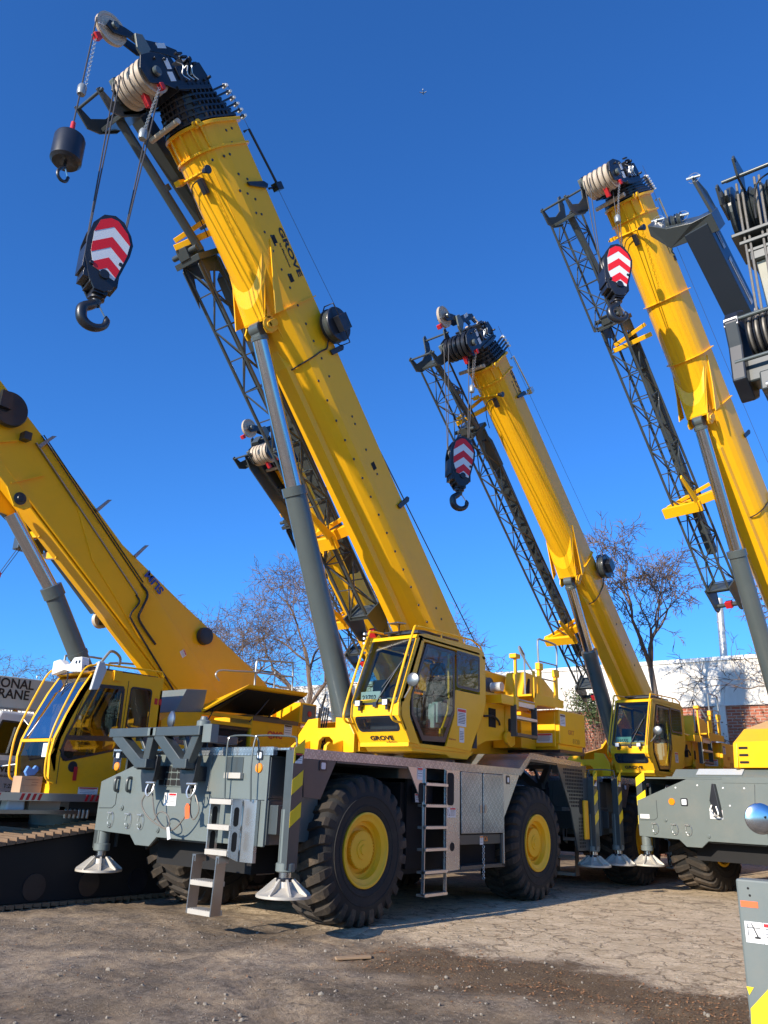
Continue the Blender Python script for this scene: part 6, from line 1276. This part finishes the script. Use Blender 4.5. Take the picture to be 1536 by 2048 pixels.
text('NATIONAL', .27, frame((-1.60, -.004, 3.46), (1, 0, .02), (0, 0, 1)), 'ink', tb, .02, sx=1.0); text('CRANE', .27, frame((-1.18, -.004, 3.25), (1, 0, .02), (0, 0, 1)), 'ink', tb, .02, sx=1.0)
MB().tube(arc((-.1, .1, 3.78), .05, -60, 240, 10, 'y'), .012).build('boom_hook_eye', 'zinc', tb)

# ------------------------------------------------------------------ close crane at the right edge
F = empty('rough_terrain_crane', 'closest crane, cut off by the right edge, with steel boom head and dark folded jib', 'mobile crane', (.0, -6.3, 0), rad(-6), 1, GR)
fm = F.matrix_basis.copy(); 
bpy.context.view_layer.update(); FI = F.matrix_world.inverted()
def FL(v): return FI @ Vector(v)
class MF(MB):
    def build(s, name, m, parent=None, **k):
        s.v = [tuple(FI @ Vector(v)) for v in s.v]; return MB.build(s, name, m, F if parent is None else parent, **k)
g = MF(); g.box(-1.15, -1.02, -7.2, -5.634, .25, 1.212); fpn = g.build('front_side_panel', 'grey', bevel=.012)
MF().box(-1.153, -1.15, -5.745, -5.652, 1.066, 1.098).build('reflector', 'orange', fpn)
for z in (1.165, 1.128): MF().lathe([(0, -.002), (.006, -.002), (.007, 0), (0, 0)], (-1.15, -5.70 - (.0 if z > 1.15 else .006), z), 'x', 10, close=False).build('bolt_hole', 'pit', fpn)
fi = FI.to_4x4()
d_ = decal(fi @ frame((-1.152, -5.662, .885), (0, -1, 0), (0, 0, 1)), .095, .108, fpn, None, 1); decal(fi @ frame((-1.152, -5.760, .885), (0, -1, 0), (0, 0, 1)), .12, .108, fpn, 'redr', 5)
g = MB(fi @ frame((-1.155, -5.662, .885), (0, -1, 0), (0, 0, 1))); g.prism([(.035, .10), (.04, .10), (.072, .03), (.064, .03)], 'z', .002, .003); g.box(.015, .018, .035, .095, .002, .003); g.box(.05, .08, .024, .034, .002, .003); g.build('load_diagram', 'ink', d_)
for pl in ([(-5.637, .661), (-5.676, .661), (-5.648, .62)], [(-5.648, .555), (-5.75, .662), (-5.86, .77), (-5.86, .60), (-5.66, .40), (-5.64, .40)]):
    MF().prism(pl, 'x', -1.153, -1.15).build('hazard_stripe', 'yelstripe', fpn)
g = MF(); g.box(-1.0, 6.0, -9.0, -6.0, 1.2, 2.0); g.box(.9, 5.8, -8.6, -6.4, 2.0, 2.9); fb_ = g.build('carrier_body', 'grey', bevel=.02)
for xx in (.9, 5.4):
    for yy, sd_ in ((-8.6, -1), (-6.2, 1)):
        wh = wheel(F, *FL((xx, yy, .92)), sd_) if False else None
        wq = WHEEL.copy(); C.objects.link(wq); wq.parent = F; wq.location = FI @ Vector((xx, yy, .92)); wq.rotation_euler = (0, 0, 0 if sd_ > 0 else PI)
        for ch in list(WHEEL.children): k = ch.copy(); C.objects.link(k); k.parent = wq
MF().rod((-1.05, -6.5, .4), (-1.05, -6.5, 2.0), .12, n=20).build('jack_post', 'dgrey')
g = MF(); g.box(1.8, 3.6, -8.9, -7.9, 2.5, 4.1); g.build('cab', 'yellow', bevel=.05)
mm = MB(fi @ frame((-1.255, -5.84, 1.545), (.42, -.9, 0), (0, 0, 1))); mm.lathe([(0, .008), (.04, .006), (.07, .001), (.083, -.006), (.085, -.012), (0, -.014)], (0, 0, 0), 'z', 36, close=False); mo = mm.build('round_mirror', 'chrome', F)
g = MF(); g.tube([(-1.25, -5.86, 1.56), (-1.22, -5.865, 1.50), (-1.2, -5.87, 1.2)], .009, 8); g.build('mirror_stalk', 'black', mo)
# boom head with sheaves and rope
Af = rad(58); g = MF()
bc = Vector((.30, -6.25, 6.76)); bd = Vector((cos(Af), 0, -sin(Af))); bn = Vector((sin(Af), 0, cos(Af)))
def BP(s, y, n): return tuple(bc + bd*s + Vector((0, y, 0)) + bn*n)
g = MF()
def bbox(g, s0, s1, y0, y1, n0, n1):
    return g.add([BP(s0,y0,n0),BP(s1,y0,n0),BP(s1,y1,n0),BP(s0,y1,n0),BP(s0,y0,n1),BP(s1,y0,n1),BP(s1,y1,n1),BP(s0,y1,n1)], [(0,3,2,1),(4,5,6,7),(0,1,5,4),(1,2,6,5),(2,3,7,6),(3,0,4,7)])
bbox(g, .55, 7.2, -.25, .25, -.3, .35); fbm = g.build('boom', 'yellow', bevel=.02)
g = MF(); bbox(g, .2, .6, -.30, .30, -.34, .40); hdf = g.build('boom_head', 'black', bevel=.01)
for y in (.40, .20, -.05, -.28):
    g = MF()
    def ring(rr, yy): return [tuple(bc + Vector((-.06, 0, -.02)) + Vector((rr*cos(a), yy, rr*sin(a)))) for a in [2*PI*i/28 for i in range(28)]]
    if y in (.40, -.05): g.loft([ring(.27, y-.02), ring(.27, y+.02)], smooth=False); g.prism([(bc.x-.06-.1, bc.z+.22), (bc.x-.06-.34, bc.z+.04), (bc.x-.4, bc.z-.02), (bc.x-.18, bc.z-.12), (bc.x+.1, bc.z-.2), (bc.x+.2, bc.z+.2)], 'y', bc.y+y-.012, bc.y+y+.012); g.build('cheek_plate', 'dgrey', hdf, bevel=.004)
for y in (.33, .27, .21, .12, .06, .0):
    g = MF(); g.loft([ring(.19, y-.028), ring(.215, y-.026), ring(.18, y), ring(.215, y+.026), ring(.19, y+.028)], smooth=True); g.build('sheave', 'dgrey', hdf)
g = MF(); g.rod((.02, -5.84, 6.98), (.02, -6.6, 6.98), .014, n=12); g.rod((-.16, -5.84, 6.84), (-.16, -6.6, 6.84), .015, n=12); g.build('rope_guard_rod', 'mgrey', hdf)
g = MF()
for k, z in enumerate((6.34, 6.26, 6.18)): g.box(-.02+.03*k, .45, -6.7, -5.83+.0*k-.05*k, z, z+.035)
g.box(.05, .4, -6.6, -5.95, 6.10, 6.2); g.build('guide_plate', 'dgrey', hdf, bevel=.006)
for y, z in ((-5.82, 6.70), (-5.98, 6.93)):
    g = MF(); g.prism([(-.20, z-.12), (-.30, z+.0), (-.26, z+.06), (.05, z+.12), (.05, z-.12)], 'y', y-.01, y+.01); pe = g.build('pin_ear', 'dgrey', hdf, bevel=.004); MF().rod((-.255, y-.013, z+.01), (-.255, y+.013, z+.01), .022, n=14).build('ear_hole', 'pit', pe)
g = MF()
for ya, yb in ((-5.93, -5.93), (-5.97, -5.97), (-6.08, -6.07), (-6.12, -6.11), (-6.25, -6.25)): g.tube([(-.02, ya, 6.88), (-.01, ya, 6.6), (.12, yb, 5.55)], .011, 8)
g.build('hook_rope', 'ropel', hdf)
g = MF(); g.tube(smooth_path([(-.05, -6.25, 6.85), (-.10, -6.12, 6.75), (-.05, -6.06, 6.6), (-.02, -6.05, 6.45)], 6), .008); g.build('cable_loop', 'hose', hdf)
g = MF(); g.prism([(.1, 6.1), (.45, 6.1), (.45, 5.75), (.3, 5.70)], 'y', -6.35, -5.98); g.build('wear_block', 'boomgr', fbm, bevel=.008)
# folded jib box with forked end
g = MF(); j0 = Vector((.97, -5.33, 7.36)); jd = Vector((.68, -.16, -.72)).normalized(); j1 = j0 + jd*6
g.beam(j0, j1, .42, .25, (0, 1, 0)); jb = g.build('folded_jib', 'slate', bevel=.01)
jn = jd.cross(Vector((0, 1, 0))).normalized(); 
if jn.z < 0: jn = -jn
ft = frame(tuple(j0 + jd*1.15 + Vector((0, -.173, 0))), tuple(jd), tuple(jn)); 
text('GROVE', .17, fi @ frame(tuple(j0 + jd*1.02 + Vector((0, -.130, 0)) - jn*.06), tuple(jd), tuple(jn)), 'white', jb, bold=.03, sx=1.3)
for a, l_ in ((.05, .26), (.42, .55)): decal(fi @ frame(tuple(j0 + jd*a + Vector((0, -.130, 0)) - jn*.05), tuple(jd), tuple(jn)), l_, .11, jb, None, 4, base='plastic')
g = MF(); pa = j0 - jd*.16
def JP(u, v, w): return tuple(j0 + jd*u + jn*v + Vector((0, w, 0)))
for v0 in (.19,): pass
g.add([JP(.10,-.2,-.2), JP(.10,-.2,.30), JP(-.10,-.22,.42), JP(-.22,-.22,.40), JP(-.12,-.22,.25), JP(-.08,-.22,.0), JP(-.1,-.2,-.2)] + [JP(.10,.2,-.2), JP(.10,.2,.30), JP(-.10,.22,.42), JP(-.22,.22,.40), JP(-.12,.22,.25), JP(-.08,.22,.0), JP(-.1,.2,-.2)], [(0,1,2,3,4,5,6), (7,8,9,10,11,12,13)] + [(i, (i+1) % 7, 7+(i+1) % 7, 7+i) for i in range(7)])
g.build('fork_end', 'dgrey', jb, bevel=.006)
g = MF(); g.add([JP(.1,-.1,-.2), JP(-.1,-.1,-.2), JP(-.45,-.05,-.17), JP(-.50,.02,-.17), JP(-.30,.12,-.2), JP(.1,.2,-.2)] + [JP(.1,-.1,-.17), JP(-.1,-.1,-.17), JP(-.45,-.05,-.14), JP(-.50,.02,-.14), JP(-.30,.12,-.17), JP(.1,.2,-.17)], [(0,1,2,3,4,5), (6,7,8,9,10,11)] + [(i, (i+1) % 6, 6+(i+1) % 6, 6+i) for i in range(6)]); g.build('fork_horn', 'dgrey', jb, bevel=.005)
g = MF()
for c_ in (JP(-.48, 0, -.16), JP(-.2, .1, .36), JP(-.16, .0, .1)):
    c_ = Vector(c_); g.rod(c_ - Vector((0, .07, .0)), c_ + Vector((0, .07, .02)), .014, n=8); g.tube(arc(tuple(c_), .06, 20, 330, 12, 'x'), .003, 5); g.rod(c_ - Vector((.05, 0, .02)), c_ + Vector((.05, 0, .02)), .009, n=6)
g.build('keeper_pin', 'zinc', jb)
g = MF()
for w0 in (.14, .20, .26): g.lathe([(.02, -.02), (.09, -.02), (.07, 0), (.09, .02), (.02, .02)], JP(-.12, .02, w0), 'y', 20)
g.build('fork_sheave', 'dgrey', jb)
# black hook block of the close crane
HBk = empty('hook_block', 'large black steel hook block with rusty rope coils, cut off by the right edge', 'hook block', (.27, -6.04, 4.72), rad(-4), 1, 'hook blocks hanging from the cranes')
for sgn in (1, -1):
    g = MB(); g.prism([(-.20, .95), (-.26, .84), (-.20, .62), (-.20, .30), (-.02, .16), (.12, .24), (.20, .50), (.22, .85), (.14, 1.0), (-.05, 1.04)], 'y', sgn*.30-.06, sgn*.30+.06); pl_ = g.build('side_plate', 'black', HBk, .015)
    g = MB(); g.box(-.25, .1, sgn*.30-.062, sgn*.30+.062, .80, .88); g.build('worn_band', 'steel', pl_, .006)
for z, x in ((.86, -.22), (.47, -.19), (1.0, -.0)): MB().rod((x, -.32, z), (x, .32, z), .018, n=12).build('spacer_rod', 'mgrey', HBk)
for y in (-.18, -.12, -.06, .0, .06, .12, .18):
    MB().lathe([(.03, -.026), (.19, -.026), (.16, 0), (.19, .026), (.03, .026)], (0, y, .76), 'y', 26).build('sheave', 'black', HBk)
g = MB()
for y in (.18, .12, .06, 0, -.06, -.12):
    g.tube(arc((0, y, .76), .175, 100, 400, 20, 'y'), .012, 6)
g.build('rope_coil', 'ropel', HBk)
g = MB(); g.box(-.13, .13, -.16, .16, .18, .36); g.lathe([(0, .18), (.12, .18), (.13, .10), (.07, .04), (0, .04)], (0, 0, 0), 'z', 20, close=False); g.box(-.1, .1, -.26, .26, .30, .52); g.build('crosshead', 'dgrey', HBk, .015)
g = MB(); g.tube(smooth_path([(0, 0, .1), (0, 0, .02), (-.0, .04, -.06), (-.0, .13, -.18), (0, .10, -.32), (0, -.03, -.36), (0, -.14, -.28), (0, -.16, -.18)], 5), .05, 10); g.build('hook', 'dgrey', HBk)
g = MB(); g.rod((-.16, .1, .2), (-.16, -.1, .2), .03, n=10); g.rod((-.1, .08, .18), (-.1, .08, -.06), .02, n=8); g.build('latch_bolt', 'zinc', HBk)

# ------------------------------------------------------------------ ground
from mathutils import noise as mnoise
def axis_vals(a, b, st, lo, hi):
    v = [lo, (lo+a)/2 - 10, a - 12, a - 3]; x = a
    while x < b: v.append(x); x += st
    return v + [b, b+3, b+14, (b+hi)/2, hi]
xs = axis_vals(-6, 11, .05, -200, 400); ys = axis_vals(-7, 6, .05, -300, 300)
def gh(x, y):
    if not (-6 <= x <= 11 and -7 <= y <= 6): return 0
    f = min(1, (x+6)/1, (11-x)/2, (y+7)/1, (6-y)/1); n1 = mnoise.noise((x*.9, y*.9, 0)); n2 = mnoise.noise((x*3.1, y*3.1, 3)); n3 = mnoise.noise((x*8, y*8, 8)) + .5*mnoise.noise((x*17, y*17, 1))
    k = max(0, min(1, (2.6-x)/1.0)); h = (.040*n1 + .024*n2 + .013*n3)*(.25 + .75*k)
    # tyre print across the foreground
    u = (x+1.0)*.55 + (y+1.9)*.83; v_ = -(x+1.0)*.83 + (y+1.9)*.55
    if abs(v_) < .30 and abs(u) < 2.3: h += k*.030*(1-abs(u)/2.3)*(sin(u*26 + abs(v_)*14) - .6)*(1 - (abs(v_)/.30)**4)
    return f*h - .004
G = MB(); nx, ny = len(xs), len(ys)
G.v = [(x, y, gh(x, y)) for x in xs for y in ys]; G.f = [[i*ny+j, (i+1)*ny+j, (i+1)*ny+j+1, i*ny+j+1] for i in range(nx-1) for j in range(ny-1)]; G.sm = [True]*len(G.f)
tag(G.build('ground', 'ground', recalc=False), kind='structure')
random.seed(3)
st = MB(); ico = [(0,0,1),(.89,0,.45),(.28,.85,.45),(-.72,.53,.45),(-.72,-.53,.45),(.28,-.85,.45),(.72,.53,-.45),(-.28,.85,-.45),(-.89,0,-.45),(-.28,-.85,-.45),(.72,-.53,-.45),(0,0,-1)]
icf = [(0,1,2),(0,2,3),(0,3,4),(0,4,5),(0,5,1),(1,6,2),(2,7,3),(3,8,4),(4,9,5),(5,10,1),(2,6,7),(3,7,8),(4,8,9),(5,9,10),(1,10,6),(11,7,6),(11,8,7),(11,9,8),(11,10,9),(11,6,10)]
cx, cy = -6.47, -7.15
for i in range(9000):
    d = 3.0 + 9*random.random()**1.5; a = rad(random.uniform(6, 72)); x, y = cx + d*cos(a), cy + d*sin(a)
    s = random.choice((.003, .004, .004, .005, .006, .008, .012, .018) if random.random() < .3 else (.004, .005, .006)) * random.uniform(.7, 1.3)
    if x > 2.6: s *= .6
    q = Matrix.Rotation(random.random()*6, 4, (random.random(), random.random(), random.random()+.1)); sx, sy, sz = s*random.uniform(.7, 1.4), s*random.uniform(.7, 1.3), s*random.uniform(.4, .9); z = gh(x, y)
    st.add([tuple(Vector((x, y, z+sz*.4)) + q @ Vector((v[0]*sx, v[1]*sy, v[2]*sz))) for v in ico], icf)
tag(st.build('loose_gravel', 'stone', recalc=False), kind='stuff')
lf = MB()
for i in range(5200):
    if random.random() < .6: x = random.gauss(1.25, .42) + .0; y = random.uniform(-5.4, -1.0)
    elif random.random() < .5: x = random.uniform(2, 7.5); y = random.uniform(-5.5, -.5); 
    else: x = random.uniform(-3.5, 2); y = random.uniform(-5, 2)
    if mnoise.noise((x*1.7, y*1.7, 5)) < (.0 if x > 2 else -.2): continue
    s = random.uniform(.006, .018); q = Matrix.Rotation(random.random()*6.28, 4, 'Z') @ Matrix.Rotation(random.gauss(0, .35), 4, 'X') @ Matrix.Rotation(random.gauss(0, .3), 4, 'Y'); z = gh(x, y) + .008
    lf.add([tuple(Vector((x, y, z)) + q @ Vector(v)) for v in ((-s, 0, 0), (-s*.2, -s*.5, s*.15), (s, 0, 0), (-.1*s, s*.5, s*.15))], [(0, 1, 2, 3)])
tag(lf.build('fallen_leaves', 'leafb', recalc=False), kind='stuff')
g = MB(); g.add([(-.20, -.055, 0), (.19, -.05, 0), (.22, .05, 0), (-.18, .045, 0), (-.20, -.055, .02), (.19, -.05, .02), (.22, .05, .02), (-.18, .045, .02)], [(0,3,2,1),(4,5,6,7),(0,1,5,4),(1,2,6,5),(2,3,7,6),(3,0,4,7)]); o = g.build('wooden_board', 'wood', bevel=.003); tag(o, 'short splintered tan board lying flat on the gravel in front', 'board'); o.location = (.76, -1.21, .01); o.rotation_euler = (0, 0, rad(-28))

# ------------------------------------------------------------------ building and flue
B = empty('warehouse', 'long low warehouse, white painted wall above red brick, behind the cranes', 'building', (23, -5, 0))
def bb(x0, x1, y0, y1, z0, z1): return MB().box(x0-23, x1-23, y0+5, y1+5, z0, z1)
segs = [(-60, -9.2), (-8.4, 1.02), (1.45, 12.0), (12.7, 24), (24.8, 60)]
for a, b_ in segs: bb(23.06, 23.5, a, b_, 0, 4.97).build('brick_wall', 'brick', B)
bb(23.03, 40, -60, 60, 4.97, 6.48).build('upper_wall', 'stucco', B)
for (a, b_), (c_, d_) in zip(segs, segs[1:]): bb(23.0, 23.4, b_, c_, 0, 6.2).build('pilaster', 'stucco', B, .02)
bb(22.98, 40.1, -60.1, 60.1, 6.48, 6.62).build('parapet_cap', 'white', B, .01)
for a in (-14, -4.2, 6.5, 18): bb(23.02, 23.03, a, a+.02, 5.0, 6.48).build('panel_joint', 'dgrey', B)
g = MB(); g.rod((24.6-23, 1.33+5, 6.5), (24.6-23, 1.28+5, 9.05), .13, n=20); 
for z in (7.3, 8.15): g.rod((24.6-23, 6.31, z), (24.6-23, 6.31, z+.04), .138, n=20)
g.build('flue_pipe', 'chimney', B)
bb(22.93, 23.02, -2.6, -2.5, 0, 6.4).build('downpipe', 'zinc', B, .01); bb(22.97, 23.03, -60, 60, 4.93, 4.99).build('brick_coping', 'stucco', B)
g = MB(); g.box(27-23, 31-23, 14, 19, 6.6, 7.1); g.build('roof_unit', 'plastic', B, .03)

# ------------------------------------------------------------------ bare trees
def tree(label, x, y, h, spread, seed, lean=(0, 0), fork=.32, depth=6, r0=.16, gname='bare trees along the warehouse wall', first=.78, z_trunk=None):
    rnd = random.Random(seed); R_ = empty('bare_tree', label, 'tree', (x, y, 0), 0, 1, gname); tk = MB(); cr = MB()
    def seg(p, d, L, r, lev):
        n = 4 if lev < 4 else 3; pts = [p]; q = p.copy(); dd = d.copy(); jit = .16 if lev else .07
        for i in range(n):
            dd = (dd + Vector((rnd.gauss(0, jit), rnd.gauss(0, jit), rnd.gauss(.03 if lev < 5 else -.02, jit)))).normalized(); q = q + dd*(L/n); pts.append(q.copy())
        r1 = r*(.68 if lev < 5 else .4); (tk if lev == 0 else cr).tube(pts, [r + (r1-r)*i/n for i in range(n+1)], 8 if lev == 0 else (6 if lev < 2 else (4 if lev < 4 else 3)))
        if lev >= depth: return
        k = 3 if lev in (0, 1) else 2 if lev >= 7 else (rnd.choice((2, 3, 3)) if lev < depth-3 else rnd.choice((2, 3, 4)))
        a0 = rnd.random()*6.28
        for i in range(k):
            a = a0 + 2*PI*i/k + rnd.gauss(0, .35); tilt = rad(rnd.uniform(18, 48)) * (spread if lev < 3 else 1.15)
            u = dd.cross(Vector((.3, .2, 1))).normalized(); v = dd.cross(u); nd = (dd*cos(tilt) + (u*cos(a) + v*sin(a))*sin(tilt)); nd.z += .10 if lev < 4 else -.03; nd.normalize()
            start = pts[-1] if (i == 0 or lev == 0) else pts[rnd.choice((-1, -2, -2, -3))]
            seg(start, nd, L*rnd.uniform(.62, .84)*(1.0 if lev else first), max(.0115, r1*rnd.uniform(.6, .85)), lev+1)
    seg(Vector((0, 0, -.1)), Vector((lean[0], lean[1], 1)).normalized(), h*fork, r0, 0)
    tk.build('trunk', 'bark', R_, recalc=False); cr.build('crown', 'twig', R_, recalc=False)
    return R_
trees = [
 ('forked bare tree in front of the white wall right of the middle crane boom', 19, 1.85, 9.3, .75, 11, (0, -.01), .62, 7, .13),
 ('bare spreading tree at right edge behind the big grey lift cylinder', 19, -2.2, 7.6, 1.6, 23, (0, .05), .62, 7, .14),
 ('tallest bare tree left of the nearest lift cylinder, trunk leaning', 20, 22.2, 15.0, 1.3, 5, (0, .05), .31, 8, .25),
 ('bare tree with pale straight trunk just left of the nearest lift cylinder', 19.5, 16.9, 13.6, .95, 9, (0, .02), .38, 8, .22),
 ('bare tree partly hidden by the tallest yellow boom, twigs showing right of it', 20, 12.0, 9.6, 1.1, 31, (0, -.03), .40, 7, .2),
 ('low wide bare tree above the crawler crane cab', 20, 34, 10.4, 1.3, 41, (0, 0), .30, 7, .2),
 ('low bare tree behind the pale boom lettered ONAL', 20, 41.5, 11.6, 1.35, 43, (0, 0), .28, 7, .2),
 ('bare tree rising behind the crawler crane lift cylinder', 20.5, 28.8, 10.2, 1.2, 47, (0, 0), .3, 7, .18),
 ('bare tree beyond the right edge', 18, -10.5, 9.5, 1.1, 51, (0, 0), .34, 6, .2),
 ('bare tree farthest right beyond the right edge', 19, -17.5, 10, 1.1, 53, (0, 0), .34, 6, .2)]
for i, t in enumerate(trees): tree(*t, first=.34 if i == 0 else .5 if i == 1 else .78)

# ------------------------------------------------------------------ evergreen shrub and climbing vine
rnd = random.Random(12)
SH = empty('evergreen_shrub', 'round green leafy shrub against the white wall beside the nearest counterweight', 'shrub', (21.6, 5.3, 0))
g = MB()
for i in range(2600):
    a, b_, c_ = rnd.gauss(0, .35), rnd.gauss(0, .38), rnd.gauss(0, .27); s = rnd.uniform(.035, .075)
    q = Matrix.Rotation(rnd.random()*6.28, 4, (rnd.random()-.5, rnd.random()-.5, rnd.random()-.5+.01)); p = Vector((a, b_, 4.85 + c_ + .25*sin(b_*3)))
    g.add([tuple(p + q @ Vector(v)) for v in ((-s, 0, 0), (0, -s*.4, 0), (s, 0, 0), (0, s*.4, 0))], [(0, 1, 2, 3)])
g.build('foliage', 'leafg', SH, recalc=False)
g = MB()
for i in range(70):
    a = rnd.random()*6.28; p = Vector((.1*cos(a), .1*sin(a), 0)); pts = [p]; d = Vector((rnd.gauss(0, .06), rnd.gauss(0, .12), 1))
    for k in range(7): pts.append(pts[-1] + d*.8); d += Vector((rnd.gauss(0, .08), rnd.gauss(0, .14), 0))
    g.tube(pts, [.022 - .0025*k for k in range(8)], 4)
g.build('stems', 'vine', SH, recalc=False)
def vine(label, y0, y1, z1, n, seed, x=22.9):
    rnd = random.Random(seed); V = empty('climbing_vine', label, 'vine', (x, (y0+y1)/2, 0), 0, 1, 'leafless vines climbing the brick wall'); g = MB(); l = MB()
    for i in range(n):
        p = Vector((rnd.uniform(-.25, .05), rnd.uniform(y0, y1)-(y0+y1)/2, 0)); d = Vector((0, rnd.gauss(0, .4), 1)).normalized(); pts = [p]; 
        for k in range(rnd.randint(7, 14)): pts.append(pts[-1] + d*.42); d = (d + Vector((rnd.gauss(0, .05), rnd.gauss(0, .35), rnd.gauss(0, .15)))).normalized()
        pts = [q for q in pts if q.z < z1 + rnd.gauss(0, .4)]
        if len(pts) > 2: g.tube(pts, rnd.uniform(.006, .014), 3)
        for q in pts[1:]:
            for _ in range(4):
                s = rnd.uniform(.02, .05); c = q + Vector((rnd.gauss(0, .06)-.03, rnd.gauss(0, .2), rnd.gauss(0, .2))); l.add([tuple(c + Vector(v)) for v in ((0, -s, 0), (rnd.gauss(0, s), 0, -s*.6), (0, s, 0), (0, 0, s*.6))], [(0, 1, 2, 3)])
    g.build('vine_stems', 'vine', V, recalc=False); l.build('dry_leaves', 'leafb', V, recalc=False)
vine('reddish leafless vine on the brick wall left of the middle crane cab', 3.0, 8.6, 4.9, 230, 3)
vine('tangled vine hanging over the brick wall at the right edge', -3.8, -.9, 6.2, 90, 8)
# distant aeroplane speck
AP = empty('airplane', 'tiny white airplane speck high in the blue sky', 'airplane', (1172.5, 858.3, 1569.7), rad(30), 2); g = MB()
g.rod((-4, 0, 0), (4, 0, 0), .5, n=8); g.prism([(-.5, -4), (1, 0), (-.5, 4), (.6, 4), (2.2, 0), (.6, -4)], 'z', -.1, .1); g.build('body', 'white', AP)
